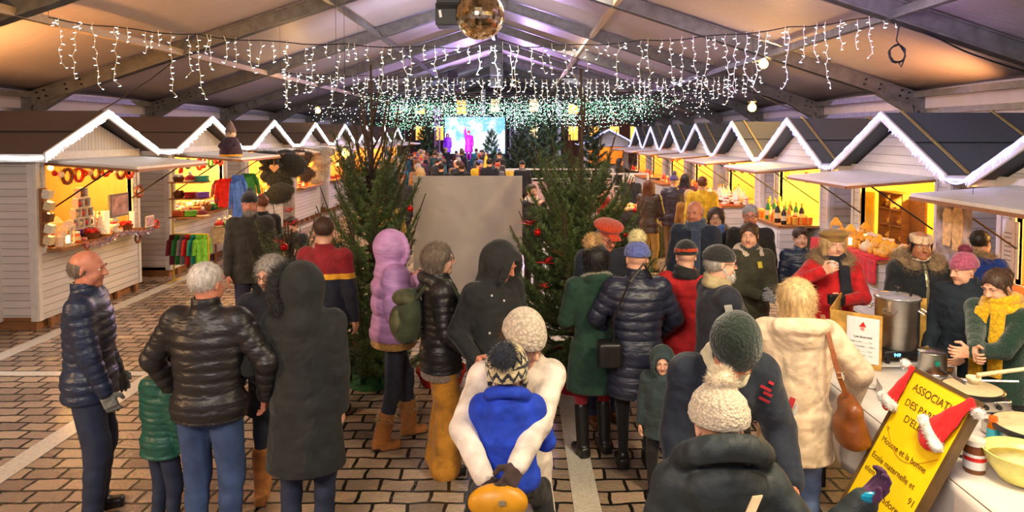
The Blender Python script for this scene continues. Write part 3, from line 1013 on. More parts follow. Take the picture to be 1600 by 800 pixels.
# ------------------------------------------------------------------ setting materials
def floor_mat():
    m, nt, b = mat_base('cobblestones')
    N, L = nt.nodes, nt.links
    ge = N.new('ShaderNodeNewGeometry')
    nz = N.new('ShaderNodeTexNoise'); nz.inputs['Scale'].default_value = 3.5; nz.inputs['Detail'].default_value = 3
    L.new(ge.outputs['Position'], nz.inputs['Vector'])
    sb = N.new('ShaderNodeVectorMath'); sb.operation = 'SUBTRACT'; sb.inputs[1].default_value = (.5, .5, .5)
    L.new(nz.outputs['Color'], sb.inputs[0])
    scl = N.new('ShaderNodeVectorMath'); scl.operation = 'SCALE'; scl.inputs['Scale'].default_value = 0.07
    L.new(sb.outputs[0], scl.inputs[0])
    ad = N.new('ShaderNodeVectorMath'); ad.operation = 'ADD'
    L.new(ge.outputs['Position'], ad.inputs[0]); L.new(scl.outputs[0], ad.inputs[1])
    br = N.new('ShaderNodeTexBrick')
    br.inputs['Scale'].default_value = 1.0
    br.inputs['Brick Width'].default_value = 0.255; br.inputs['Row Height'].default_value = 0.165
    br.inputs['Mortar Size'].default_value = 0.014; br.inputs['Mortar Smooth'].default_value = 0.35
    br.inputs['Bias'].default_value = 0.0
    br.offset = 0.5
    br.inputs['Color1'].default_value = rgba(sr(190, 162, 132)); br.inputs['Color2'].default_value = rgba(sr(134, 114, 98))
    br.inputs['Mortar'].default_value = rgba(sr(26, 24, 20))
    L.new(ad.outputs[0], br.inputs['Vector'])
    n2 = N.new('ShaderNodeTexNoise'); n2.inputs['Scale'].default_value = 30; n2.inputs['Detail'].default_value = 6
    L.new(ge.outputs['Position'], n2.inputs['Vector'])
    mx = N.new('ShaderNodeMixRGB'); mx.blend_type = 'OVERLAY'; mx.inputs[0].default_value = 0.35
    L.new(br.outputs['Color'], mx.inputs[1]); L.new(n2.outputs['Color'], mx.inputs[2])
    hs = N.new('ShaderNodeHueSaturation'); hs.inputs['Saturation'].default_value = 0.9
    L.new(mx.outputs[0], hs.inputs['Color']); L.new(hs.outputs[0], b.inputs['Base Color'])
    # damp stones: roughness varies over large patches
    n3 = N.new('ShaderNodeTexNoise'); n3.inputs['Scale'].default_value = 0.9; n3.inputs['Detail'].default_value = 3
    L.new(ge.outputs['Position'], n3.inputs['Vector'])
    mr = N.new('ShaderNodeMapRange'); mr.inputs[1].default_value = .35; mr.inputs[2].default_value = .65; mr.inputs[3].default_value = 0.16; mr.inputs[4].default_value = 0.42
    L.new(n3.outputs['Fac'], mr.inputs[0]); L.new(mr.outputs[0], b.inputs['Roughness'])
    sub = N.new('ShaderNodeMath'); sub.operation = 'MULTIPLY_ADD'; sub.inputs[1].default_value = -1.0
    L.new(br.outputs['Fac'], sub.inputs[0]); 
    m3 = N.new('ShaderNodeMath'); m3.operation = 'MULTIPLY'; m3.inputs[1].default_value = 0.35
    L.new(n2.outputs['Fac'], m3.inputs[0]); L.new(m3.outputs[0], sub.inputs[2])
    bp = N.new('ShaderNodeBump'); bp.inputs['Strength'].default_value = 1.0; bp.inputs['Distance'].default_value = 0.028
    L.new(sub.outputs[0], bp.inputs['Height']); L.new(bp.outputs[0], b.inputs['Normal'])
    return m

M_floor = floor_mat()
M_strip = mat('kerb_stone', sr(212, 204, 190), 0.35, noise=.15, scale=40, bump=.3, bscale=80)
M_roof = mat('tent_membrane', sr(196, 186, 182), 0.42, noise=.10, scale=3, bump=.25, bscale=3, stretch=(1, 14, 1), dist=.05)
M_alu = mat('tent_aluminium', sr(122, 122, 118), 0.45, metal=.35, noise=.22, scale=6, bump=.2, bscale=30)
M_bolt = mat('bolt_steel', (.03, .03, .035), .4, metal=.6)
M_fabric = mat('tent_wall_fabric', sr(214, 204, 204), 0.7, noise=.05, scale=4)
M_white = planks('white_boards', sr(214, 208, 202), 'Z', .125, .05)
M_whitel = planks('white_narrow_boards', sr(214, 206, 200), 'Z', .097, .06)
M_whitev = planks('white_upright_boards', sr(206, 200, 196), 'Y', .075, .08)
M_paint = mat('white_paint', sr(220, 214, 208), .5, noise=.06, scale=12, bump=.1, bscale=60)
M_felt = mat('roof_felt_brown', sr(92, 78, 72), .85, noise=.15, scale=90, bump=.3, bscale=250, dist=.003)
M_feltg = mat('roof_felt_green', sr(80, 86, 92), .85, noise=.15, scale=90, bump=.3, bscale=250, dist=.003)
M_lining = planks('pine_lining', sr(214, 160, 96), 'Y', .14, .04, noise=.12, gapdark=.5)
M_lining2 = planks('pale_lining', sr(232, 206, 120), 'Y', .14, .03, noise=.08, gapdark=.6)
M_wood = mat('timber', sr(150, 100, 58), .55, noise=.25, scale=5, bump=.2, bscale=30, stretch=(1, 8, 8))
M_ply = mat('osb_plywood', sr(196, 150, 70), .5, noise=.28, scale=16, bump=.15, bscale=40)
M_batten = mat('roof_batten', sr(158, 136, 84), .6, noise=.15)
M_rope = emis('rope_light_white', (.80, .92, 1.0), 3.4)
M_rope2 = emis('rope_light_lavender', (.40, .44, 1.0), 1.9)
M_black = mat('black_plastic', (.012, .012, .014), .4, noise=.1)
M_steel = mat('brushed_steel', (.62, .60, .57), .28, metal=1.0, noise=.08, scale=4, bump=.15, bscale=60, stretch=(1, 1, 20))
M_bulb = emis('warm_bulb', (1.0, .50, .10), 9)
for _m in (M_bulb,): _m.cycles.emission_sampling = 'NONE'

# ------------------------------------------------------------------ ground
mb = MB(); mb.box2((-16, -4, -.2), (16, 70, 0)); struct('floor', mb, M_floor)
mb = MB(); mb.box2((-3.98, -2, -.05), (-3.79, 52, .006))
struct('trim_1', mb, M_strip)
mb = MB(); mb.box2((.37, -2, -.05), (.555, 52, .006)); struct('trim_2', mb, M_strip)
mb = MB(); mb.box2((-6.05, -2, -.05), (-5.86, 52, .006)); struct('trim_3', mb, M_strip)
mb = MB(); mb.box2((-12, 7.12, -.05), (-3.99, 7.24, .005)); struct('trim_4', mb, M_strip)

# ------------------------------------------------------------------ tent
XL, XR, XM = -10.9, 8.84, -1.03
ZE, SL = 3.46, .326
FR = [5.2 + 5.0 * i for i in range(10)]
FR[0:0] = [.2]
Y1 = FR[-1]
def roofz(x):
    return ZE + SL * ((x - XL) if x < XM else (XR - x))
ZR = roofz(XM)
ZRr = ZE + SL * (XR - XM)
SLR = (ZR - ZE) / (XR - XM)
def roofz(x):
    return ZE + (SL * (x - XL) if x < XM else SLR * (XR - x))
mb = MB()
def memb(u, v):
    x = XL + (XR - XL) * u; y = -1.0 + (Y1 + 1) * v
    bay = ((y - .2) / 5.0) % 1.0
    return (x, y, roofz(x) + .05 + .05 * math.sin(PI * bay))
ridge_u = (XM - XL) / (XR - XL)
for a, b_, n in ((0, ridge_u, 10), (ridge_u, 1, 8)):
    mb.grid(lambda u, v: memb(a + (b_ - a) * u, v), n, 100)
o = struct('ceiling', mb, M_roof, smooth='all', solid=.02)
for nm, x in (('wall_left', XL - .12), ('wall_right', XR + .12)):
    mb = MB(); mb.box2((x - .02, -1, 0), (x + .02, Y1, ZE + .1)); struct(nm, mb, M_fabric)
for y in FR:
    mb = MB()
    for x0, z0, x1, z1, sgn in ((XL, ZE, XM, ZR, 1), (XR, ZE, XM, ZR, -1)):
        d = Vector((x1 - x0, 0, z1 - z0)).normalized(); n = Vector((d.z, 0, -d.x)) if sgn > 0 else Vector((-d.z, 0, d.x))
        n = n if n.z < 0 else -n
        p0 = Vector((x0, y - .09, z0)); p1 = Vector((x1, y - .09, z1)); hh = .30
        mb.prism([p0, p1, p1 + n * hh, p0 + n * hh], (0, .18, 0), 0)
        # flange lips
        for q in (0, hh - .03):
            mb.prism([p0 + n * q - Vector((0, .03, 0)), p1 + n * q - Vector((0, .03, 0)), p1 + n * (q + .03) - Vector((0, .03, 0)), p0 + n * (q + .03) - Vector((0, .03, 0))], (0, .24, 0), 0)
        # bolts of the eave splice
        for u, w_ in ((.25, .07), (.25, .2), (.42, .07), (.42, .2), (.9, .09), (.9, .2), (1.25, .09), (1.25, .2)):
            c = p0 + d * u + n * w_
            mb.cyl(c - Vector((0, .035, 0)), c, .022, n=8, mi=1)
        mb.box2((x0 - .12, y - .1, 0), (x0 + .12, y + .1, z0 + .05), 0)
        for zz in (2.75, 2.9, 3.05): 
            for xx in (-.05, .05): mb.cyl((x0 + xx, y - .125, zz), (x0 + xx, y - .1, zz), .02, n=8, mi=1)
        mb.prism([p0 + d * .1 + n * .3, p0 + d * .9 + n * .3, p0 + Vector((0, 0, -.55)) + d * .1], (0, .18, 0), 0)
    struct('roof_frame', mb, [M_alu, M_bolt])
for i, (x, dz) in enumerate(((-7.45, .22), (-4.1, .22), (XM, .3), (2.1, .22), (5.5, .22), (XL + .1, .05), (XR - .1, .05))):
    mb = MB(); z = roofz(x) - dz
    mb.box2((x - .06, -.5, z - .08), (x + .06, Y1, z + .05)); struct('roof_purlin', mb, M_alu if i not in (0, 3) else mat('purlin_pale', sr(196, 176, 140), .5, noise=.1))
for x in (XL - .05, XR + .05):
    mb = MB(); mb.box2((x - .05, -.5, 3.0), (x + .05, Y1, 3.12)); struct('roof_rail', mb, M_alu)
# far gable trusswork
mb = MB()
for k in range(9):
    x0 = -5.5 + k * 1.0
    mb.tube([(x0, Y1 - .3, 4.6), (x0 + .5, Y1 - .3, min(roofz(x0 + .5), 5.8) - .3), (x0 + 1, Y1 - .3, 4.6)], .035, 6)
mb.tube([(-5.5, Y1 - .3, 4.6), (3.5, Y1 - .3, 4.6)], .05, 6); mb.tube([(-5.5, Y1 - .3, 5.4), (3.5, Y1 - .3, 5.4)], .05, 6)
struct('roof_truss', mb, M_alu)

# buildings beyond the tent, with lit windows
def facade(label, x0, x1, y, h, m, rows, lit, seed):
    r = random.Random(seed)
    t = thing('building', label, 'building', ((x0 + x1) / 2, y, 0))
    mb = MB(); mb.box2((x0, y, 0), (x1, y + 3, h)); mb.build('wall', m, t)
    mb = MB(); mb.prism([(x0 - .3, y - .3, h), (x0 - .3, y + 3.3, h), (x0 - .3, y + 1.5, h + 1.6)], (x1 - x0 + .6, 0, 0)); mb.build('roof', M_felt, t)
    n = int((x1 - x0) / 1.8)
    for zr in rows:
        for k in range(n):
            x = x0 + .9 + k * 1.8
            mb = MB(); mb.box2((x - .45, y - .08, zr), (x + .45, y, zr + 1.3))
            f_ = mb.build('window', M_paint, t)
            mb = MB(); mb.box2((x - .38, y - .1, zr + .07), (x - .03, y - .07, zr + 1.23)); mb.box2((x + .03, y - .1, zr + .07), (x + .38, y - .07, zr + 1.23))
            mb.build('pane', lit if r.random() < .75 else mat('dark_pane', (.03, .03, .05), .1), f_)
M_lit = emis('lit_window', (1.0, .42, .06), 1.6)
M_lit2 = emis('lit_window_pale', (1.0, .72, .35), 1.1)
facade('brown town house behind the left chalets with rows of orange lit windows', -15, -3.6, 60, 7.0, mat('render_brown', sr(92, 62, 50), .8), (2.0, 4.3), M_lit, 1)
facade('grey town house behind the big screen with few lit windows', -3.2, 3.4, 64, 9, mat('render_grey', sr(84, 74, 84), .8), (2.2, 4.6, 7.0), M_lit2, 2)
facade('ochre town house behind the rink with orange lit windows', 3.8, 15, 60, 7.5, mat('render_ochre', sr(120, 76, 50), .8), (2.0, 4.3), M_lit, 3)

# ------------------------------------------------------------------ chalets
def chalet(name_label, xw, yc, s, box, roofh, xg, zp, ze, opn, zo, aw, felt, wall, gable, rope, lining, battens=False, door=False):
    """s = +1 opens towards +x.  box=(a0,a1) along y, opn=(a0,a1), zo=(z0,z1), aw = reach of the awning"""
    t = thing('market_chalet', name_label, 'chalet', (xw, yc, 0), 0, 'white market chalets')
    P = lambda a, d, z: (xw + s * d, yc + a, z)
    def bx(mb, a0, a1, d0, d1, z0, z1, mi=None):
        p, q = P(a0, d0, z0), P(a1, d1, z1)
        mb.box2([min(x, y) for x, y in zip(p, q)], [max(x, y) for x, y in zip(p, q)], mi)
    a0, a1 = box; o0, o1 = opn; z0, z1 = zo; D = -2.3; T = .06
    mb = MB()
    bx(mb, a0, o0, -T, 0, .12, ze + .02); bx(mb, o1, a1, -T, 0, .12, ze + .02); bx(mb, o0, o1, -T, 0, .12, z0 - .05); bx(mb, o0, o1, -T, 0, z1, ze + .02)
    mb.build('front_wall', wall, t)
    for a in (a0, a1 - T):
        mb = MB(); bx(mb, a, a + T, D, -T, .12, ze + .02); mb.build('side_wall', wall, t)
    mb = MB(); bx(mb, a0, a1, D - T, D, .12, ze); mb.build('back_wall', wall, t)
    mb = MB(); bx(mb, a0 + .03, a1 - .03, D, -.05, .0, .12); bx(mb, a0, a1, D, -T, .12, .17)
    for k in range(5): bx(mb, a0 + .2 + k * .5, a0 + .28 + k * .5, -.02, .02, 0, .12)
    mb.build('floor_frame', M_wood, t)
    # inside lining
    mb = MB(); bx(mb, a0 + T, a1 - T, D, D + .02, .17, ze); bx(mb, a0 + T, a0 + T + .02, D, -T, .17, ze); bx(mb, a1 - T - .02, a1 - T, D, -T, .17, ze); bx(mb, a0, a1, D, -T, ze - .02, ze)
    mb.build('lining', lining, t)
    # gable wall
    mb = MB(); rm = (a0 + a1) / 2; rm = 0.0
    mb.prism([P(-roofh + .12, 0, ze + .02), P(roofh - .12, 0, ze + .02), P(rm, 0, zp - .1)], (-s * .05, 0, 0)); mb.build('gable_wall', gable, t)
    gx = s * (xg - xw)
    # corner boards
    mb = MB()
    for a in (a0, a1 - .07): bx(mb, a, a + .07, -.02, .015, .12, ze)
    for a in (a0 - .015,): bx(mb, a, a + .02, -.09, .0, .12, ze)
    bx(mb, a0, a1, -.01, .03, ze - .06, ze + .05)
    mb.build('corner_board', M_paint, t)
    # roof slopes
    for sg in (-1, 1):
        mb = MB()
        A = Vector(P(sg * roofh, gx, ze)); B = Vector(P(0, gx, zp)); C_ = Vector(P(0, D - .2, zp)); E_ = Vector(P(sg * roofh, D - .2, ze))
        mb.add([A, B, C_, E_, A + Vector((0, 0, .035)), B + Vector((0, 0, .035)), C_ + Vector((0, 0, .035)), E_ + Vector((0, 0, .035))],
               [(0, 1, 2, 3), (7, 6, 5, 4), (0, 4, 5, 1), (2, 6, 7, 3), (0, 3, 7, 4), (1, 5, 6, 2)])
        m0 = P(sg * roofh * .5, gx + .003, (ze + zp) / 2 + .036); m1 = P(sg * roofh * .5, D - .2, (ze + zp) / 2 + .036)
        rf = mb.build('roof_slope', felt, t)
        mb = MB(); n_ = Vector((0, -sg * (zp - ze), -0)).normalized()
        a_, z_ = sg * roofh * .52, ze + (zp - ze) * .48 + .04
        bx(mb, a_ - .02, a_ + .02, gx, D - .2, z_ - .006, z_ + .004); mb.build('felt_lap', M_black, rf)
        if battens:
            for dd in (gx - .28, gx - 1.55):
                mb = MB(); p = Vector(P(0, dd, zp + .05)); q = Vector(P(sg * roofh, dd, ze + .05))
                mb.prism([p, q, q + Vector((0, 0, .02)), p + Vector((0, 0, .02))], (s * .035, 0, 0)); mb.build('batten', M_batten, rf)
        # barge board
        mb = MB()
        e = Vector((0, 0, -.13)); A2 = Vector(P(sg * (roofh + .02), gx, ze + .05)); B2 = Vector(P(0, gx, zp + .055))
        mb.prism([A2, B2, B2 + e, A2 + e], (s * .03, 0, 0)); bb = mb.build('barge_board', M_paint, t)
        pts = []; r_ = random.Random(int(abs(yc * 10)) + sg)
        mb = MB()
        for k in range(25):
            u = k / 24
            p = A2 + (B2 - A2) * u + Vector((s * .045, 0, -.035 + r_.uniform(-.01, .01))); pts.append(p)
        mb.tube(pts, .016, 5)
        for k in range(60):
            u = r_.random(); p = A2 + (B2 - A2) * u + Vector((s * .05, 0, -.05))
            mb.tube([p, p + Vector((r_.uniform(-.01, .03) * s, r_.uniform(-.02, .02), -r_.uniform(.02, .075)))], [.006, .003], 3)
        mb.build('rope_light', rope, bb)
        # eave fascia
        mb = MB(); bx(mb, sg * roofh - .015, sg * roofh + .015, gx, D - .2, ze - .07, ze + .03); fa = mb.build('eave_board', M_paint, t)
        if sg < 0:
            mb = MB(); mb.tube([P(-roofh - .03, gx - k * .25, ze - .015 - .015 * (k % 2)) for k in range(10)], .013, 5); mb.build('rope_light', rope, fa)
    # drooping link to the next chalet
    mb = MB(); pts = []
    for k in range(9):
        u = k / 8; g = 3.37 - 2 * roofh
        pts.append(P(roofh + g * u, gx + .04, ze + .01 - .06 * math.sin(PI * u)))
    mb.tube(pts, .013, 5); mb.build('rope_link', rope, t)
    # counter
    mb = MB(); bx(mb, o0 - .02, o1 + .02, -.55, .22, z0 - .045, z0); mb.build('counter', M_wood, t)
    mb = MB()
    for a in (o0 - .05, o1): bx(mb, a, a + .05, -.07, .02, z0 - .05, z1 + .05)
    bx(mb, o0, o1, -.07, .02, z1, z1 + .05); mb.build('opening_frame', M_paint, t)
    # awning
    mb = MB(); A = Vector(P(o0, .01, z1 + .03)); B = Vector(P(o1, .01, z1 + .03)); C_ = Vector(P(o1, aw, z1 - .06)); E_ = Vector(P(o0, aw, z1 - .06))
    up_ = Vector((0, 0, .035))
    mb.add([A, B, C_, E_, A + up_, B + up_, C_ + up_, E_ + up_], [(0, 1, 2, 3), (7, 6, 5, 4), (0, 4, 5, 1), (2, 6, 7, 3), (0, 3, 7, 4), (1, 5, 6, 2)])
    awn = mb.build('awning', M_paint, t)
    mb = MB(); e = Vector((0, 0, -.025))
    for p, q in ((E_, C_), (A, E_), (B, C_)):
        d = (q - p).normalized(); n_ = Vector((d.y, -d.x, 0)) * .02
        mb.prism([p - n_, q - n_, q + n_, p + n_], (0, 0, -.035))
    mb.build('awning_edge', M_wood, awn)
    for a in (o0 + .02, o1 - .02):
        mb = MB(); mb.cyl(P(a, .02, z1 - .62), P(a, aw * .72, z1 - .06), .011, n=6); mb.build('strut', M_black, awn)
    # lamp inside
    mb = MB(); c = P((o0 + o1) / 2, -.6, z1 - .05)
    mb.cyl((c[0], c[1], z1 + .04), (c[0], c[1], z1 - .01), .006, n=5); mb.cyl((c[0], c[1], z1 + .0), (c[0], c[1], z1 - .05), .022, n=8)
    lp = mb.build('lamp_holder', M_black, t)
    mb = MB(); mb.sphere((c[0], c[1], z1 - .085), .04, 10); mb.build('bulb', M_bulb, lp, smooth='all')
    if door:
        mb = MB(); bx(mb, a0 - .03, a0, -1.75, -.50, .14, 2.0); dr = mb.build('door', M_whitel, t)
        mb = MB()
        for d0, d1 in ((-1.82, -1.72), (-.58, -.46)): bx(mb, a0 - .045, a0 - .0, d0, d1, .12, 2.06)
        bx(mb, a0 - .045, a0, -1.82, -.46, 2.0, 2.08); mb.build('door_frame', M_paint, dr)
        mb = MB(); p = Vector(P(a0 - .045, -.72, 1.0)); mb.sphere(p + Vector((0, -.03, 0)), .028, 10); mb.box(p, (.05, .02, .14)); mb.build('door_handle', M_steel, dr)
    return t

LBL_L = ['white wooden chalet nearest on the left, selling candles and ornaments', 'white wooden chalet on the left selling knitted hats and a blue dress',
         'white wooden chalet on the left with black and brown furs hung outside', 'fourth white chalet along the left row, behind the left fir tree',
         'fifth white chalet along the left row, above the left fir tree', 'sixth white chalet along the left row, small lit gable', 'seventh white chalet of the left row, near its far end', 'last white chalet of the left row by the orange windows']
LBL_R = ['white chalet nearest on the right, cut by the picture edge, with notices on its wall', 'white chalet on the right with a red counter cloth and gold crockery',
         'white chalet on the right selling champagne with a bright yellow inside', 'white chalet on the right with an orange cloth over its counter', 'white chalet on the right behind the man in the yellow jacket',
         'fifth white chalet back from the right edge', 'sixth white chalet back from the right edge', 'last white chalet of the right row beside the rink']
XWL, XWR = -6.25, 5.38
YL = [9.98 + 3.37 * i for i in range(8)]
YR = [6.23 + 3.37 * i for i in range(8)]
for i, y in enumerate(YL):
    chalet(LBL_L[i], XWL, y, 1, (-1.2, 1.2), 1.335, -6.02, 2.86, 2.27, (-1.02, .98), (1.05, 2.15), 1.22, M_felt, M_whitel, M_whitev, M_rope, M_lining, door=(i == 0))
for i, y in enumerate(YR):
    chalet(LBL_R[i], XWR, y, -1, (-1.12, 1.42), 1.46, 5.09, 2.82, 2.03, (-.8, 1.12), (.92, 1.94), 1.16, M_feltg, M_white, M_white, M_rope2, M_lining2 if i in (1, 2) else M_lining, battens=True)
for i, y in enumerate(YL):
    point('chalet_lamp_left', (XWL - .6, y, 1.98), (110, 200, 220, 200, 160, 140, 140, 140)[i], (1.0, .52, .12) if i != 1 else (1.0, .66, .22), .05)
for i, y in enumerate(YR):
    point('chalet_lamp_right', (XWR + .6, y + .15, 1.78), (120, 120, 260, 200, 190, 160, 150, 150)[i], (1.0, .66, .10) if i in (1, 2) else (1.0, .52, .12), .05)
# white chalet facing the camera beyond the rink
_src = [o for o in COL.objects if o.name.startswith('market_chalet') and o.type == 'EMPTY'][-1]
_o = dup(_src, loc=(5.0, 38.5, 0), rz=PI / 2, label='white chalet facing the camera beyond the rink, behind the right fir')
point('chalet_lamp_far', (5.0, 39.2, 1.8), 90, (1.0, .55, .12), .05)
# ------------------------------------------------------------------ fir trees
M_needle = mat('fir_needles', sr(84, 104, 52), .55, noise=.45, scale=5)
M_needle2 = mat('fir_needles_dark', sr(52, 80, 50), .55, noise=.4, scale=4)
M_bark = mat('fir_bark', sr(70, 52, 38), .85, noise=.3, scale=20, bump=.4, bscale=60)

def fir(label, loc, H, R, nb, seed, dens=190, bare=.30, steep=1.0, needles=None, foot=.35, group=None, nl=.026, nw=.0014, shoots=10, prof=None):
    r = np.random.default_rng(seed)
    t = thing('fir_tree', label, 'tree', loc, 0, group)
    lx, ly = loc[0], loc[1]
    tr = MB(); tr.tube([(lx + math.sin(z * 1.3 + seed) * .02, ly + math.cos(z * 1.7) * .015, z) for z in np.linspace(0.0, H, 12)], [max(.011 if dens > 100 else .02, .045 * (1 - z / H) ** .8 * H / 3.4) for z in np.linspace(0, H, 12)], 7)
    tr.build('trunk', M_bark, t, smooth='all')
    br = MB(); segs = []
    ztop = H * (1 - bare)
    for i in range(nb):
        u = ((i + r.random()) / nb)
        z = foot + (ztop - foot) * u
        rad = R * (prof(u) if prof else (1 - u) ** .75 * .85 + .15) * r.uniform(.75, 1.15)
        a = i * 2.39996 + r.uniform(-.4, .4)
        rise = (.25 + .75 * u) * steep * rad + .05
        pts = []
        for k in range(7):
            w = k / 6
            rr = rad * (w ** .9)
            pts.append(np.array([lx + math.cos(a) * rr, ly + math.sin(a) * rr, z + rise * (w ** 1.8) - .06 * math.sin(PI * w)]))
        br.tube([tuple(p) for p in pts], [.011 * (1 - k / 7.5) * (.5 + rad) + .002 for k in range(7)], 4)
        for k in range(1, 6): segs.append((pts[k], pts[k + 1], 1.0))
        if dens > 100 and i % 2: e_ = nrm(pts[6] - pts[5]); tip_ = pts[6] + (e_ + np.array([0, 0, .35])) * r.uniform(.08, .2); br.tube([tuple(pts[6]), tuple(tip_)], [.006, .0045], 4); br.sphere(tuple(tip_), .007, 5)
        # side twigs
        ns = int(6 + rad * 24)
        for j in range(ns):
            w = .2 + .75 * (j + .5) / ns; k = min(int(w * 6), 5); f_ = w * 6 - k
            p = pts[k] * (1 - f_) + pts[k + 1] * f_
            d = nrm(pts[min(k + 1, 6)] - pts[k]); sd = nrm(np.cross(d, [0, 0, 1])) * (1 if j % 2 else -1)
            q = p + (d * .75 + sd * .75 + np.array([0, 0, r.uniform(-.05, .35)])) * rad * (.42 - .30 * w) * r.uniform(.7, 1.2) + d * .02
            br.tube([tuple(p), tuple(q)], [.0035, .0018], 3); segs.append((p, q, 1.0))
    # bare upper shoots
    for i in range(shoots):
        z = ztop * .92 + (H * .92 - ztop * .92) * (i / max(shoots, 1)) ** 1.2 * .75
        a = i * 2.4 + r.uniform(-.3, .3); L = (H - z) * r.uniform(.45, .8)
        p = np.array([lx, ly, z]); q = p + np.array([math.cos(a) * .10 * L * 2, math.sin(a) * .10 * L * 2, L * .35]); e = q + np.array([math.cos(a) * .10 * L, math.sin(a) * .10 * L, L * .55])
        br.tube([tuple(p), tuple(q), tuple(e)], [.013, .011, .007], 5); br.sphere(tuple(e), .011, 5); segs.append((p, q, .22)); segs.append((q, e, .10))
    br.build('branches', M_bark, t)
    # needles
    V = []; n_tot = 0
    for p, q, w in segs:
        L = np.linalg.norm(q - p); n = int(L * dens * w) + 1
        s_ = r.random((n, 1)); c = p + (q - p) * s_
        d = nrm(q - p); rnd = r.normal(0, 1, (n, 3)); rnd -= (rnd @ d)[:, None] * d; rnd /= np.linalg.norm(rnd, axis=1)[:, None] + 1e-9
        v = rnd * .85 + d * r.uniform(.3, .9, (n, 1)); v /= np.linalg.norm(v, axis=1)[:, None]
        sd = np.cross(v, d); sd /= np.linalg.norm(sd, axis=1)[:, None] + 1e-9
        e = c + v * nl * r.uniform(.7, 1.2, (n, 1))
        V.append(np.stack([c - sd * nw, c + sd * nw, e + sd * nw * .5, e - sd * nw * .5], 1).reshape(-1, 3)); n_tot += n
    V = np.concatenate(V) - np.array(loc)
    Q = np.arange(len(V)).reshape(-1, 4)
    o = np_mesh('needles', V, Q, np.zeros(len(Q), int), [needles or M_needle], t)
    return t, segs

TL = atz(582, 600, 0); TR = atz(905, 606, 0)
_, segL = fir('tall sparse fir tree left of the pale board, with long bare leader shoots', (TL.x, TL.y, .28), 3.25, .66, 105, 11, dens=480, bare=.34, steep=1.1, shoots=14, foot=.15, nl=.032, nw=.0021,
              prof=lambda u: .95 - .35 * u)
_, segR = fir('fir tree right of the pale board, one long bare leader, red ribbons in it', (TR.x, TR.y, .25), 3.2, .92, 140, 5, dens=480, bare=.36, steep=.9, shoots=4, foot=.15, nl=.032, nw=.0021,
              prof=lambda u: 1.0 - .62 * u)
TS = atz(455, 560, 0)
_, segS = fir('small bushy fir with red poinsettias beside the man in the burgundy jacket', (TS.x, TS.y, .2), 1.55, .55, 42, 8, dens=330, bare=.25, steep=1.3, shoots=12, foot=.1, nl=.028, nw=.0018, prof=lambda u: .9 - .3 * u)
for (px, Y, H, R, sd, lb) in ((812, 31.5, 3.1, 1.0, 21, 'dark fir with string lights right of the big screen'), (864, 28.0, 3.5, 1.1, 22, 'wide dark fir with string lights at the rink, left of the leader'), (926, 30.6, 3.2, .9, 23, 'dark fir with string lights at the rink, behind the bare leader'),
                              (836, 35, 3.8, 1.3, 24, 'tallest dark fir behind the other lit firs at the rink'), (665, 38, 3.4, .9, 25, 'narrow dark fir left of the big screen'), (768, 36, 2.9, .8, 26, 'fir lit blue in front of the big screen')):
    fir(lb, (at(px, 300, Y).x, Y, 0), H, R, 46, sd, dens=60, bare=.06, steep=.5, shoots=2, foot=.2, nl=.11, nw=.012, needles=M_needle2)
spot('screen_tree_blue', (at(768, 300, 33).x, 33, 3.6), (at(768, 250, 36).x, 36, 1.6), 120, (.1, .5, 1.0), 60)

# pots of the trees
def planter(label, c, sz, m, band=None):
    t = thing('planter', label, 'planter', c)
    mb = MB(); w = sz[0] / 2; w2 = w * .82; h = sz[1]
    mb.lathe([(w2 * .9, 0), (w2, .005), (w, h - .03), (w * 1.05, h - .03), (w * 1.05, h), (w * .95, h), (w * .93, h - .05), (.01, h - .06)], c, 20)
    mb.build('tub', m, t, smooth=True)
    mb = MB(); mb.lathe([(.001, h - .03), (w * .92, h - .045)], c, 16); mb.build('soil', M_bark, t)
    if band:
        mb = MB()
        for k in range(12):
            a = k * PI / 6; p = Vector(c) + Vector((math.cos(a) * w * .98, math.sin(a) * w * .98, h * .55))
            mb.prism([p + Vector((0, 0, -h * .35)), p + Vector((-math.sin(a) * .1, math.cos(a) * .1, -h * .3)), p + Vector((-math.sin(a) * .12, math.cos(a) * .12, h * .3)), p + Vector((0, 0, h * .38))], (math.cos(a) * .012, math.sin(a) * .012, 0))
        mb.build('wrapping', band, t)
    return t
M_tubg = mat('felt_green', sr(30, 84, 44), .8, noise=.2); M_tubr = mat('felt_red', sr(176, 24, 30), .8, noise=.2)
planter('green wrapped tub under the tall left fir', (TL.x, TL.y, 0), (.56, .42), M_tubg, M_tubg)
planter('red tub under the right fir tree', (TR.x, TR.y, 0), (.6, .36), M_tubr, M_tubg)
planter('dark tub under the small fir with poinsettias', (TS.x, TS.y, 0), (.45, .3), M_tubg)
q_ = atz(690, 598, 0); planter('red planter on the ground before the pale board', (q_.x, q_.y, 0), (.5, .16), M_tubr)

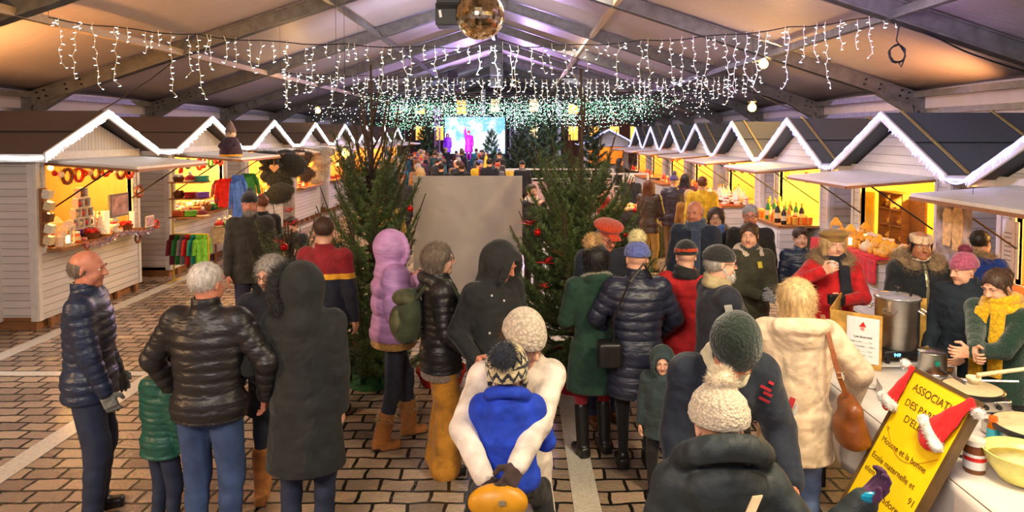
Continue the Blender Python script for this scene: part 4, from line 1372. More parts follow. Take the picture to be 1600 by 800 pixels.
# poinsettias, bows and baubles on the trees
def poinsettia(label, c, s, m, grp=None, n=11, seed=0):
    r = random.Random(seed); t = thing('poinsettia', label, 'flower', c, 0, grp)
    mb = MB()
    for k in range(n):
        a = k * 2.4; L = s * r.uniform(.7, 1.1); el = r.uniform(-.1, .8)
        R_ = (Matrix.Rotation(a, 3, 'Z') @ Matrix.Rotation(-el, 3, 'Y'))
        P = [(0, 0, 0), (.45 * L, .22 * L, .05 * L), (L, 0, 0), (.45 * L, -.22 * L, .05 * L)]
        P = [R_ @ Vector(p) + Vector(c) for p in P]
        mb.prism([P[0], P[1], P[2], P[3]], (0, 0, .003))
    mb.build('petals', m, t)
    mb = MB()
    for k in range(5): mb.sphere(Vector(c) + Vector((r.uniform(-.15, .15) * s, r.uniform(-.15, .15) * s, .12 * s)), .07 * s, 6)
    mb.build('centre', mat('flower_yellow', sr(210, 170, 50)), t)
    return t
M_redf = mat('red_petal', sr(190, 18, 28), .55, noise=.25); M_redb = mat('bauble_red', sr(180, 20, 16), .18, metal=.4, noise=.05)
for i, (px, py, Y, s, lb) in enumerate(((563, 548, 6.7, .13, 'large red poinsettia low in the left fir'), (455, 352, 7.9, .13, 'red poinsettia high in the small fir, behind the burgundy jacket'), (437, 380, 7.7, .11, 'red poinsettia low at the left of the small fir'), (452, 330, 8.0, .10, 'topmost red poinsettia of the small fir'),
                                       (853, 412, 6.5, .10, 'red poinsettia at the left side of the right fir'), (873, 398, 6.5, .08, 'small red poinsettia just above another in the right fir'), (828, 352, 6.5, .12, 'red poinsettia at the top left of the right fir'), (850, 448, 6.4, .06, 'small red flower low left in the right fir'), (941, 342, 6.6, .07, 'small red bow above the orange beret'))):
    poinsettia(lb, at(px, py, Y), s, M_redf, seed=i)
def bauble(label, c, r, m, grp=None):
    t = thing('bauble', label, 'ornament', c, 0, grp)
    mb = MB(); mb.sphere(c, r, 14); mb.build('ball', m, t, smooth='all')
    mb = MB(); mb.cyl(Vector(c) + Vector((0, 0, r * .95)), Vector(c) + Vector((0, 0, r * 1.2)), r * .25, n=8); mb.tube([Vector(c) + Vector((0, 0, r * 1.2)), Vector(c) + Vector((0, 0, r * 2.4))], .002, 4); mb.build('cap', mat('gold_cap', sr(200, 150, 60), .3, metal=.8), t)
    return t
for px, py, Y, r_, lb in ((641, 326, 6.6, .032, 'red bauble on the right side of the left fir, before the pale board'), (444, 386, 7.5, .045, 'orange red bauble low on the small fir'), (840, 363, 6.4, .034, 'red bauble on the upper left of the right fir'), (976, 366, 6.6, .03, 'red bauble right of the orange beret'), (887, 308, 6.9, .03, 'red bauble by the trunk high in the right fir')):
    bauble(lb, at(px, py, Y), r_, M_redb)

# pale board between the trees
bt = thing('notice_board', 'large blank pale board standing between the two fir trees', 'board', (at(730, 400, 7.7).x, 7.7, 0))
p0 = at(645, 275, 7.7); p1 = at(816, 277, 7.7)
mb = MB(); mb.box2((p0.x, 7.7, .35), (p1.x, 7.725, p0.z)); mb.build('panel', mat('mdf_panel', sr(196, 180, 168), .55, noise=.07, scale=3, bump=.08, bscale=60), bt, bevel=.003)
for x in (p0.x + .1, p1.x - .1):
    mb = MB(); mb.box2((x - .03, 7.73, 0), (x + .03, 7.78, p0.z - .1)); mb.box2((x - .03, 7.6, 0), (x + .03, 8.2, .05)); mb.build('leg', M_wood, bt)

# ------------------------------------------------------------------ icicle light curtains
M_led = emis('led_cold', (.82, .93, 1.0), 5.0); M_led.cycles.emission_sampling = 'NONE'
M_ledg = emis('led_greenish', (.36, 1.0, .58), 2.6); M_ledg.cycles.emission_sampling = 'NONE'
M_wire = mat('pale_wire', sr(236, 236, 214), .5); M_cable = mat('black_cable', (.01, .01, .01), .6)
def curtain(label, pts, y, nd, Lr, seed, m, size=.016, wire=True, rand_y=.12, per=.085):
    r = random.Random(seed)
    cc = pts[len(pts) // 2]
    t = thing('icicle_light_curtain', label, 'string lights', (cc[0], y, cc[1]), 0, 'icicle light curtains')
    def f(u):
        w = u * (len(pts) - 1); k = min(int(w), len(pts) - 2); w -= k
        w = w
        return Vector((pts[k][0] * (1 - w) + pts[k + 1][0] * w, y, pts[k][1] * (1 - w) + pts[k + 1][1] * w))
    cb = MB(); N_ = 40
    cb.tube([f(i / N_) + Vector((0, 0, -.04 * abs(math.sin(i * .9)))) for i in range(N_ + 1)], .008 if wire else .012, 4)
    for e_ in (f(0), f(1)):
        if roofz(e_.x) - e_.z > .15: cb.tube([e_, (e_.x, y, roofz(e_.x))], .003, 3)
    cb.build('cable', M_cable, t)
    wr = MB(); bl = MB()
    for i in range(nd):
        u = (i + r.uniform(.15, .85)) / nd; p = f(u) + Vector((0, r.uniform(-rand_y, rand_y), 0))
        L = r.choice(Lr) * r.uniform(.75, 1.1)
        n = max(3, int(L / per)); P = [p]; sway = r.uniform(-.04, .04)
        for k in range(1, n + 1):
            P.append(p + Vector((sway * k / n * L * 2 + r.uniform(-.028, .028), r.uniform(-.02, .02), -L * k / n)))
        if L > .5: P[-1] += Vector((r.choice((-1, 1)) * .06, 0, .01))
        if wire: wr.tube(P, .0055, 3)
        for k in range(1, n + 1):
            a = P[k]; d = Vector((r.choice((-1, 1)) * r.uniform(.4, 1), r.uniform(-.6, .6), r.uniform(-.3, .5))).normalized()
            big = 1.5 if r.random() < .12 else 1.0
            b_ = a + d * size * 2.6
            if wire: bl.tube([a + d * .004, a + d * size * .9, b_], [size * .18, size * .30 * big, size * .12], 4)
            else: bl.sphere(b_, size * .5 * big, 4)
    if wire: tag(wr.build('wires', M_wire, t), kind='stuff')
    tag(bl.build('bulbs', m, t), kind='stuff')
    return t
a = at(76, 27, 10.35); b_ = at(800, 74, 10.35); c = at(1398, 20, 10.35)
cur = [(a.x, a.z)]
for k in range(1, 12):
    u = k / 12; cur.append((a.x + (c.x - a.x) * u, a.z + (c.z - a.z) * u - .46 * 4 * u * (1 - u) * 1.0))
cur.append((c.x, c.z))
curtain('nearest icicle light curtain, hung across the tent below the mirror ball', cur, 10.35, 78, (.12, .25, .45, .7, .95, .95), 1, M_led, .017)
def sag(x0, x1, z0, z1, s, n=10):
    return [(x0 + (x1 - x0) * k / n, z0 + (z1 - z0) * k / n - s * 4 * (k / n) * (1 - k / n)) for k in range(n + 1)]
curtain('second icicle light curtain, behind the nearest one', sag(at(438, 112, 15.4).x, at(1190, 118, 15.4).x, at(438, 112, 15.4).z, at(1190, 118, 15.4).z, .12), 15.4, 84, (.2, .35, .5, .7), 2, M_led, .020)
LB = ['third icicle light curtain from the camera, greenish white', 'fourth icicle light curtain from the camera', 'fifth icicle light curtain, above the crowd', 'sixth icicle light curtain, above the crowd', 'seventh icicle light curtain, farther over the crowd', 'eighth icicle light curtain, near the big screen', 'ninth icicle light curtain, at the big screen', 'tenth icicle light curtain, just before the screen', 'lower icicle light curtain hung left of the screen', 'lower icicle light curtain hung right of the screen', 'last icicle light curtain behind the screen', 'icicle light curtain deep in the tent, right half', 'icicle light curtain deep in the tent, left half']
k = 0
for (y, pa, pb, za, L_, nd) in ((18.5, 560, 1115, 138, (.4, .6, .8), 110), (20.4, 560, 1040, 142, (.5, .8), 120), (22.5, 575, 1020, 146, (.5, .9), 120), (25.4, 590, 1010, 150, (.6, 1.0), 120), (26.9, 600, 1000, 152, (.7, 1.1), 120), (31, 600, 960, 155, (.8, 1.2), 120),
                                 (35.4, 600, 900, 158, (.8, 1.3), 110), (40.4, 600, 900, 162, (.8, 1.4), 100), (44, 560, 690, 188, (.5, .8), 60), (43, 800, 985, 172, (.8, 1.2), 80), (49, 570, 1010, 158, (.7, 1.4), 110), (24, 900, 1060, 150, (.3, .6), 40), (27, 480, 640, 160, (.4, .7), 40)):
    nd = int(nd * .8)
    p = at(pa, za, y); q = at(pb, za, y)
    curtain(LB[k], sag(p.x, q.x, p.z, q.z, .1), y, nd, L_, 10 + k, M_ledg if k % 3 else M_led, .0135 + .0008 * (y - 18), wire=False, per=.12 + .004 * (y - 18)); k += 1

# ------------------------------------------------------------------ mirror ball, speakers, screen
c = at(750, 24, 9.3)
t = thing('mirror_ball', 'gold glinting mirror ball hanging under the tent ridge', 'mirror ball', tuple(c))
def mirror_mat():
    m, nt, b = mat_base('mirror_tiles'); N, L = nt.nodes, nt.links
    tc = N.new('ShaderNodeTexCoord'); v = N.new('ShaderNodeTexVoronoi'); v.inputs['Scale'].default_value = 34
    L.new(tc.outputs['Object'], v.inputs['Vector'])
    b.inputs['Metallic'].default_value = 1; b.inputs['Roughness'].default_value = .12
    rp = N.new('ShaderNodeValToRGB'); rp.color_ramp.elements[0].color = (.35, .25, .12, 1); rp.color_ramp.elements[1].color = (.95, .80, .55, 1)
    L.new(v.outputs['Color'], rp.inputs[0]); L.new(rp.outputs[0], b.inputs['Base Color'])
    bp = N.new('ShaderNodeBump'); bp.inputs['Strength'].default_value = 1; bp.inputs['Distance'].default_value = .03
    L.new(v.outputs['Color'], bp.inputs['Height']); L.new(bp.outputs[0], b.inputs['Normal'])
    return m
mb = MB(); mb.sphere(c, .33, 44); mb.build('ball', mirror_mat(), t)
mb = MB(); mb.cyl(c + Vector((0, 0, .32)), c + Vector((0, 0, .40)), .05, n=12); mb.cyl(c + Vector((0, 0, .4)), (c.x, c.y, roofz(c.x) - .35), .01, n=6); mb.build('mount', M_black, t)
spot('mirror_ball_pin_spot', (c.x + 2.2, 7.0, 4.4), tuple(c), 130, (1, .70, .32), 22)
c = at(706, 12, 9.6)
t = thing('loudspeaker', 'black loudspeaker box beside the mirror ball', 'speaker', tuple(c))
mb = MB(); mb.box(c + Vector((0, .15, .18)), (.42, .4, .26)); mb.box(c + Vector((0, .12, -.10)), (.44, .42, .30)); mb.build('cabinet', M_black, t, bevel=.01)
for dx in (-.15, .15):
    mb = MB(); mb.box(c + Vector((dx, -.10, -.10)), (.035, .012, .10), rot=(0, dx, 0)); mb.build('plate', M_steel, t)
mb = MB(); mb.box(c + Vector((0, -.10, -.0)), (.40, .01, .06)); mb.build('grille', mat('grille', (.03, .03, .03), .8), t)
mb = MB(); mb.cyl(c + Vector((0, .15, .3)), (c.x, c.y + .15, roofz(c.x) - .3), .025, n=8); mb.build('bracket', M_alu, t)
for px, py0, py1, Y, w, lb in ((775, 62, 135, 19, .36, 'tall black line array of speakers hanging under the ridge'), (707, 110, 132, 34, .45, 'small black speaker hanging left of the line array')):
    p = at(px, py0, Y); q = at(px, py1, Y); t = thing('hanging_speaker', lb, 'speaker', tuple(q)); n = 4 if py1 - py0 > 40 else 1
    for k in range(n):
        z0 = q.z + (p.z - q.z) * k / n; z1 = q.z + (p.z - q.z) * (k + 1) / n - .02
        mb = MB(); mb.prism([(p.x - w / 2, Y, z0), (p.x + w / 2, Y, z0), (p.x + w / 2, Y, z1), (p.x - w / 2, Y, z1)], (0, .4, 0)); mb.build('cabinet', M_black, t, bevel=.01)
    mb = MB(); mb.cyl((p.x, Y + .2, p.z), (p.x, Y + .2, roofz(p.x) - .3), .02, n=6); mb.build('chain', M_black, t)

def screen_mat():
    m, nt, b = mat_base('screen_picture'); N, L = nt.nodes, nt.links
    tc = N.new('ShaderNodeTexCoord'); nz = N.new('ShaderNodeTexNoise'); nz.inputs['Scale'].default_value = 1.1; nz.inputs['Detail'].default_value = 5
    L.new(tc.outputs['Object'], nz.inputs['Vector'])
    sx = N.new('ShaderNodeSeparateXYZ'); L.new(tc.outputs['Object'], sx.inputs[0])
    ad = N.new('ShaderNodeMath'); ad.operation = 'MULTIPLY_ADD'; ad.inputs[1].default_value = -.10; L.new(sx.outputs['Z'], ad.inputs[0]); L.new(nz.outputs['Fac'], ad.inputs[2])
    rp = N.new('ShaderNodeValToRGB'); e = rp.color_ramp.elements
    e[0].position = .16; e[0].color = (.16, .45, .9, 1); e[1].position = .30; e[1].color = (.85, .93, 1, 1)
    L.new(ad.outputs[0], rp.inputs[0]); L.new(rp.outputs[0], b.inputs['Emission Color']); b.inputs['Emission Strength'].default_value = 1.15
    b.inputs['Base Color'].default_value = (0, 0, 0, 1)
    return m
p = at(695, 183, 45); q = at(789, 240, 45)
t = thing('video_screen', 'big bright video screen showing a snowy mountain under a blue sky', 'screen', ((p.x + q.x) / 2, 45, 0))
mb = MB(); mb.box2((p.x, 45, q.z), (q.x, 45.03, p.z)); mb.build('display', screen_mat(), t)
mb = MB(); mb.box2((p.x - .1, 45.03, q.z - .1), (q.x + .1, 45.3, p.z + .1)); mb.build('casing', M_black, t)
for x in (p.x - .5, q.x + .5):
    mb = MB()
    for dx in (-.15, .15):
        for dy in (-.15, .15): mb.cyl((x + dx, 45 + dy, 0), (x + dx, 45 + dy, p.z + .6), .03, n=6)
    for k in range(10):
        z = k * .43; mb.cyl((x - .15, 44.85, z), (x + .15, 44.85, z + .43), .02, n=4); mb.cyl((x + .15, 44.85, z), (x - .15, 44.85, z + .43), .02, n=4)
    mb.build('truss', mat('truss_alu', (.5, .5, .55), .3, metal=.6), t)
mb = MB(); mb.box2((-9, 42.2, 0), (3, 44.7, .9)); t = tag(mb.build('stage_platform', mat('stage_black', (.03, .03, .035), .6)), 'low dark stage platform under the big screen', 'stage')
point('stage_blue_lamp', (at(722, 243, 42).x, 42.1, 2.2), 160, (.45, .5, 1.0), .15)
mb = MB(); c = at(722, 243, 42.6); mb.sphere(c, .16, 10); t = thing('stage_lamp', 'small blinding blue white stage lamp before the screen', 'lamp', tuple(c)); mb.build('lens', emis('blue_lamp', (.6, .75, 1.0), 25), t)
mb = MB(); mb.lathe([(.2, 0), (.22, .1), (.12, .3)], c, 12, R=Matrix.Rotation(-PI / 2, 3, 'X')); mb.cyl(c + Vector((0, .1, -.1)), (c.x, c.y + .1, .9), .03, n=6); mb.build('housing', M_black, t)

# barriers and stands of the rink
def barrier(label, x0, x1, y, h, n):
    t = thing('barrier', label, 'barrier', ((x0 + x1) / 2, y, 0))
    mb = MB(); mb.cyl((x0, y, h), (x1, y, h), .03, n=6); mb.build('rail', M_paint, t); mb = MB(); mb.cyl((x0, y, h - .35), (x1, y, h - .35), .02, n=6); mb.build('rail', M_paint, t)
    for k in range(n + 1):
        x = x0 + (x1 - x0) * k / n; mb = MB(); mb.cyl((x, y, 0), (x, y, h + .03), .03, n=6); mb.build('post', M_paint, t)
    mb = MB(); mb.box2((x0, y + .02, .1), (x1, y + .04, h - .45)); mb.build('infill', mat('rink_panel', sr(200, 170, 165), .5), t)
barrier('white railing along the rink behind the right fir', at(790, 264, 25.4).x, at(958, 264, 25.4).x, 25.4, 1.25, 5)
barrier('white railing behind the table of fruit', at(935, 300, 19).x, at(1012, 300, 19).x, 19, 1.45, 2)
mb = MB(); p = at(782, 268, 24.5); q = at(812, 268, 24.5); mb.box2((p.x, 24.5, 0), (q.x + .3, 24.7, 1.25)); t = tag(mb.build('lit_bench', mat('yellow_pad', sr(230, 190, 60), .5)), 'low yellow bench just behind the pale board', 'bench')
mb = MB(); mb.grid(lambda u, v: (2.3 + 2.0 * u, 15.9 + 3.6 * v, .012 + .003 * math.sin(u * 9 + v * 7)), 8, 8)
tag(mb.build('lit_paving', mat('speckled_lit_paving', sr(222, 200, 190), .9, noise=.35, scale=14)), 'pale sheet standing for lit paving before the fruit table', 'lit_paving')  # pale sheet: brighter light on the paving put into its colour

# round fruit table
c = Vector((at(985, 330, 14.5).x, 14.5, 0))
t = thing('round_table', 'round table in a dark cloth heaped with fruit', 'table', tuple(c))
mb = MB(); mb.lathe([(.78, .02), (.76, .3), (.70, .7), (.68, .95), (.001, .96)], c, 28)
for i, v in enumerate(mb.v):
    if v[2] < .6 and (i % 2): mb.v[i] = (c.x + (v[0] - c.x) * .94, c.y + (v[1] - c.y) * .94, v[2])
mb.build('tablecloth', cloth('dark_cloth', sr(44, 34, 34)), t, smooth='all')
r_ = random.Random(3)
FR_ = [('apple', sr(200, 36, 26)), ('orange', sr(240, 150, 30)), ('lemon', sr(240, 220, 90)), ('apple', sr(220, 190, 130))]
proto = []
for nm, col in FR_:
    t = thing(nm, 'fruit heaped on the round dark table, %s' % {0: 'red apple', 1: 'orange', 2: 'pale lemon', 3: 'cream apple'}[len(proto)], 'fruit', (0, 0, 0), 0, 'fruit of one kind heaped on the round table: ' + str(['red apples', 'oranges', 'lemons', 'cream apples'][len(proto)]))
    mb = MB(); mb.lathe([(.001, -.045), (.03, -.045), (.055, -.015), (.055, .015), (.035, .04), (.012, .044), (.001, .036)], (0, 0, 0), 10); mb.build('flesh', mat('fruit_' + str(len(proto)), col, .35), t, smooth='all')
    mb = MB(); mb.cyl((0, 0, .035), (.005, 0, .06), .004, n=4); mb.build('stem', M_bark, t); proto.append(t)
for k in range(44):
    a = k * 2.4; rr = .62 * math.sqrt((k + .5) / 44); z = 1.003 
    o = proto[k % 4] if k < 4 else dup(proto[r_.randrange(4)]); o.location = (c.x + math.cos(a) * rr, c.y + math.sin(a) * rr, z)

# ------------------------------------------------------------------ lamps, cables
def bulkhead(label, c, strength_e, s=.07):
    t = thing('floodlight', label, 'lamp', tuple(c))
    mb = MB(); mb.sphere(c, s, 12); mb.build('bulb', M_bulb, t, smooth='all')
    mb = MB(); mb.lathe([(s * .6, s * .9), (s * 1.1, s * 1.4), (s * .3, s * 2)], c, 12); mb.cyl(c + Vector((0, 0, s * 2)), (c.x, c.y, roofz(c.x) + .02), .004, n=4); mb.build('fitting', M_black, t)
    point('flood_' + str(len(bpy.data.lights)), tuple(c + Vector((0, -.15, -.02))), strength_e, (1.0, .55, .16), .08)
bulkhead('bright orange lamp under the roof above the right chalets', at(1193, 100, 16.2), 130, .11)
bulkhead('smaller orange lamp just above the right chalet roofs', at(1175, 168, 14.5), 80, .09)
bulkhead('orange lamp glowing behind the left fir branches', at(540, 240, 12.2), 60, .07)
bulkhead('orange lamp under the roof left of the left fir', at(497, 173, 21), 60, .08)
bulkhead('tiny warm lamp on the left chalet counter corner', at(527, 257, 13.5), 20, .035)
def cable(label, pts, r=.008, m=None, nm='cable'):
    mb = MB(); P = []
    pts = [Vector(p) for p in pts]
    for i in range(len(pts) - 1):
        for k in range(6): P.append(pts[i].lerp(pts[i + 1], k / 6) - Vector((0, 0, .02 * math.sin(PI * k / 6))))
    P.append(pts[-1]); mb.tube(P, r, 5)
    return tag(mb.build(nm, m or M_cable), label, 'cable')
c = at(1402, 84, 10.3)
mb = MB(); P = []
for k in range(70):
    a = k / 70 * 6 * PI; P.append((c.x + math.cos(a) * (.12 + .012 * math.sin(k)), c.y + .02 * math.sin(k * .7), c.z + math.sin(a) * (.13 + .01 * math.cos(k * 1.3))))
P = [(c.x - .02, c.y, c.z + .72), (c.x + .03, c.y, c.z + .5), (c.x - .02, c.y, c.z + .2)] + P + [(c.x + .06, c.y, c.z - .2), (c.x + .03, c.y, c.z - .14)]
mb.tube(P, .011, 5); tag(mb.build('coiled_cable', M_cable), 'coil of black cable hanging at the right end of the nearest light curtain', 'cable')
cable('thin black cable slanting down from the roof to the second left chalet', [at(268, 98, 13.0), at(210, 140, 12.9), at(152, 175, 12.8)], .012)
cable('black cable running along the near right roof frame', [at(1405, 28, 10.3), at(1470, 62, 10.2), at(1540, 92, 10.1), at(1640, 120, 10.0)], .014)
cable('thin black cable slanting down to the right chalets', [at(1128, 110, 15.1), at(1190, 150, 15.0), at(1270, 182, 14.6)], .012)
# ------------------------------------------------------------------ people in the foreground
def W4(px, py, Y):
    p = at(px, py, Y); return (p.x, p.y, p.z, 1)
K_navy = puffer('puffer_navy', sr(34, 46, 72)); K_black = puffer('puffer_black', sr(34, 32, 34)); K_jet = cloth('cloth_black', sr(24, 24, 27)); K_navyc = cloth('cloth_navy', sr(30, 38, 58))
K_jean = mat('denim', sr(56, 78, 120), .8, noise=.3, scale=9, bump=.3, bscale=200, dist=.003); K_jeand = mat('denim_dark', sr(38, 48, 72), .8, noise=.3, scale=9, bump=.3, bscale=200, dist=.003)
K_char = cloth('cloth_charcoal', sr(52, 56, 58)); K_olive = cloth('cloth_olive', sr(66, 66, 46)); K_gl = mat('glasses_frame', (.02, .015, .012), .3)
K_ftan = furmat('tan', (150, 124, 92)); K_fgrey = furmat('grey', (110, 104, 96)); K_fblack = furmat('black', (18, 18, 20)); K_fcream = furmat('cream', (226, 210, 160))
K_zip = mat('zip_metal', sr(170, 160, 130), .4, metal=.6)
B_ug = cloth('suede_tan', sr(186, 122, 60))
PP = {}
PP['bald'] = person('bald man in a navy quilted jacket and grey gloves at the far left', 135, 4.45, 1.79, 108, 0, head=(-6, 4), skin='ruddy',
    coat=dict(m=[K_navy], q=(.062, .012), z=.80, b=1.08, collar=.06), legs=dict(m=K_jeand, w=1.05), hair=('bald', 'greybrown'), gloves=cloth('grey_glove', sr(132, 132, 124)),
    R=(-.20, -.14, .86), L=(.24, -.10, .88), shoes=dict(m=mat('leather_black', (.012, .011, .011), .35, noise=.2)), curl=(.6, .6))
PP['white'] = person('white haired man in a black quilted jacket and blue jeans, seen from behind', 322, 4.05, 1.78, 176, 0, head=(-14, 0), skin='ruddy',
    coat=dict(m=[K_black], q=(.066, .013), z=.84, b=1.12, collar=.07), legs=dict(m=K_jean, w=1.05), hair=('short', 'white'), R=(-.31, -.08, .94), L=(.29, -.12, .94), elbow=((-1, .3, -.4), (1, .3, -.4)), w=1.04)
PP['child1'] = person('small child in a green quilted jacket holding on beside the white haired man', 246, 4.25, 1.17, 150, 0, head=(10, 10), hs=1.28, skin='fair',
    coat=dict(m=[puffer('puffer_green', sr(26, 84, 70))], q=(.06, .012), z=.80, b=1.15, hood='down'), legs=dict(m=K_jeand), hair=('boy', 'dark'), shoes=dict(h=.2))
PP['furhood'] = person('woman in a long black wool coat with a big black fur hood, from behind', 474, 4.12, 1.74, 182, 0, head=(66, 8), skin='fair',
    coat=dict(m=[cloth('wool_charcoal', sr(36, 41, 40), sheen=.1)], z=.52, b=1.10, flare=1.1, hood='up', hoodsize=1.04, fur=K_fblack, furr=.046, furl=.06), legs=dict(m=K_jeand), shoes=dict(h=.42),
    R=(-.21, -.05, .82), L=(.33, -.18, 1.0), hair=None)
PP['grey'] = person('grey haired woman with glasses in a navy coat, facing left, between two backs', 428, 4.75, 1.70, 18, 0, head=(-34, 12), skin='fair',
    coat=dict(m=[K_navyc], z=.62, b=1.0, hood='down', fur=K_fblack), legs=dict(m=K_jeand, kind='tights'), shoes=dict(m=B_ug, h=.34, w=1.15), hair=('ear', 'grey'), glasses=K_gl)
PP['cap'] = person('man in a black pointed wool cap and dark olive jacket beside the knitwear stall', 392, 8.1, 1.84, 28, 0, head=(-12, 0), skin='ruddy', beard='grey',
    coat=dict(m=[cloth('cloth_darkolive', sr(62, 56, 48))], z=.76, b=1.12, collar=.07), legs=dict(m=mat('trousers_navy', sr(36, 36, 62), .8)), hat=dict(kind='slouch', m=knit('knit_black', sr(28, 28, 30))), hair=('bald', 'grey'))
M_burg = cloth('fleece_burgundy', sr(140, 22, 34)); M_yel = cloth('fleece_yellow', sr(236, 168, 40))
PP['burg'] = person('young man in a burgundy, yellow and navy jacket, seen from behind', 508, 6.1, 1.80, 168, 0, head=(24, 6), skin='fair',
    coat=dict(m=[K_navyc, M_burg, M_yel], z=.78, b=1.08, bands=((1.285, 2.0, 1), (1.235, 1.285, 2)), collar_mi=1), legs=dict(m=K_jet), hair=('short', 'brown'))
M_lav = puffer('puffer_lavender', sr(186, 138, 190), rough=.6, bump=.35)
def cuffs(f, up, arms): pass
PP['lav'] = person('girl in a lilac puffer jacket with the hood up and tan boots', 614, 5.55, 1.74, 108, 0, head=(4, 2), skin='fair',
    coat=dict(m=[M_lav], q=(.15, .024), z=.92, b=1.34, hood='up', hoodsize=1.0, sleeve=1.12, under=(knit('knit_honey', sr(206, 160, 84)), .84, .96)), legs=dict(m=mat('jeans_grey', sr(52, 58, 72), .8, noise=.2, bump=.2), w=.9), shoes=dict(m=B_ug, h=.26, w=1.25, fur=K_fcream),
    hair=None, R=(-.16, -.22, 1.15), L=(.10, -.20, 1.34), feet=((-.10, .12), (.10, -.14)))
PP['must'] = person('woman with glasses in a shiny black puffer and wide mustard trousers', 688, 5.1, 1.73, 102, 0, head=(-6, 0), skin='fair',
    coat=dict(m=[K_black], under=(knit('hem_grey', sr(150, 128, 110)), .74, .86), q=(.055, .011), z=.80, b=1.10, hood='down', hoodsize=1.1), legs=dict(m=cloth('wool_mustard', sr(196, 132, 34)), kind='wide'), hair=('ear', 'greybrown'), glasses=K_gl,
    R=(-.20, -.20, .95), L=(.18, -.24, .96))
PP['parka'] = person('man in a black parka with the hood up, looking down at his phone', 772, 4.85, 1.77, 42, 0, head=(22, 26), skin='ruddy',
    coat=dict(m=[cloth('cloth_blackgreen', sr(30, 34, 34)), K_zip], z=.70, b=1.14, hood='up', hoodsize=1.02), legs=dict(m=K_jet), hair=None, R=W4(742, 560, 4.56), L=(.20, -.16, .90), elbow=((-.3, .4, -1), None))
# woman carrying the child
PP['mother'] = person('woman in a white coat and cream knitted hat hugging a child in her arms', 806, 3.42, 1.67, 6, 0, lean=9, head=(34, 16), skin='fair',
    coat=dict(m=[cloth('coat_white', sr(222, 210, 198), bump=.25)], z=.62, b=1.03, hood='down', sleeve=1.05), legs=dict(m=K_jeand), shoes=dict(m=B_ug, h=.3),
    hat=dict(kind='beanie', m=knit('knit_cream_chunky', sr(206, 190, 168), 60), s=1.12, tall=.13, name='knit_hat'), hair=('long', 'brown'),
    R=W4(757, 748, 2.96), L=W4(800, 750, 2.88), elbow=((-1, .1, .1), (1, .1, .1)), gloves=cloth('glove_brown', sr(74, 52, 50)), curl=(.9, .9), palm=((0, 1, 0), (0, 1, 0)))
m_ = PP['mother']
PP['kid'] = person('small child in a bright blue jacket and black and cream pompom hat, carried', 793, 3.13, 1.16, 178, 0, head=(-8, -4), hs=1.42, z0=.345, skin='fair',
    coat=dict(m=[cloth('nylon_blue', sr(22, 62, 190), bump=.3, sheen=0), K_fgrey], z=.86, b=1.22, hood='down', hoodsize=1.12, sleeve=1.0, **{'raise': .07}, fur=furmat('smoke', (88, 92, 104)), furr=.02, furl=.022), legs=dict(m=K_jet, w=1.15),
    hat=dict(kind='beanie', m=[knit('knit_cream', sr(224, 206, 160)), knit('knit_blackblue', sr(20, 26, 44))], pattern=1, pom=furmat('darkblue', (16, 26, 44)), pomr=.088, flaps=1, s=1.12, pomc=(.0, .10, .125)), hair=None,
    R=(-.06, -.20, 1.24), L=(.06, -.20, 1.24), elbow=((-.3, -.3, -1), (.3, -.3, -1)), feet=((-.34, -.10, .20), (.34, -.10, .20)))
PP['orange'] = person('man with glasses in an orange wool cap and dark jacket, looking down', 944, 6.0, 1.80, 14, 0, head=(8, 24), skin='ruddy',
    coat=dict(m=[K_navyc], z=.76, b=1.12), legs=dict(m=K_jeand), hat=dict(kind='beret', m=knit('knit_orange', sr(196, 62, 20)), visor=1), hair=('bald', 'grey'), glasses=K_gl, shoes=dict(m=mat('leather_brown', sr(110, 62, 30), .4)))
M_wg = cloth('wool_green', sr(24, 70, 50), sheen=.15)
PP['green'] = person('woman in a long green wool coat, red tights and black pompom hat, from behind', 930, 5.35, 1.68, 196, 0, head=(-24, 6), skin='fair',
    coat=dict(m=[M_wg], z=.56, b=1.06, flare=1.25, waist=.93, hood='down', hoodsize=.9, fur=furmat('whiteyarn', (190, 184, 160)), furr=.018, furl=.02), legs=dict(m=cloth('tights_red', sr(150, 26, 36)), kind='tights'), shoes=dict(h=.40),
    hat=dict(kind='beanie', m=knit('knit_black', sr(28, 28, 30)), pom=furmat('caramel', (190, 154, 100)), pomr=.062, pomc=(.03, .05, .145), s=1.03), hair=('ear', 'dark'), R=(-.14, -.28, 1.0), L=(.14, -.28, 1.02))
PP['bluehat'] = person('woman in a long navy quilted coat and blue ribbed hat with cream pompom, from behind', 996, 5.15, 1.72, 180, 0, head=(6, 4), skin='fair',
    coat=dict(m=[puffer('puffer_ink', sr(36, 40, 58))], q=(.075, .014), z=.58, b=1.12, collar=.08), legs=dict(m=K_jet, kind='tights'), shoes=dict(m=mat('leather_black', (.012, .011, .011), .35, noise=.2), h=.09),
    hat=dict(kind='beanie', m=knit('knit_blue', sr(88, 100, 168)), pom=K_fcream, pomr=.052, ribs=1, s=1.04), hair=None, R=(-.22, -.22, .98), L=(.20, -.22, 1.0), elbow=((-1, .4, -.5), (1, .4, -.5)))
PP['redw'] = person('person in a red jacket and black hat with an orange band, half hidden', 1074, 5.45, 1.68, 150, 0, head=(30, 6), skin='fair',
    coat=dict(m=[cloth('nylon_red', sr(190, 30, 34), sheen=0)], q=(.12, .01), z=.60, b=1.08, collar=.05), legs=dict(m=K_jet), hat=dict(kind='beanie', m=[knit('knit_black', sr(28, 28, 30)), knit('knit_orange', sr(196, 62, 20))], s=1.03), hair=None, scarf=dict(m=K_jet, k=.95))
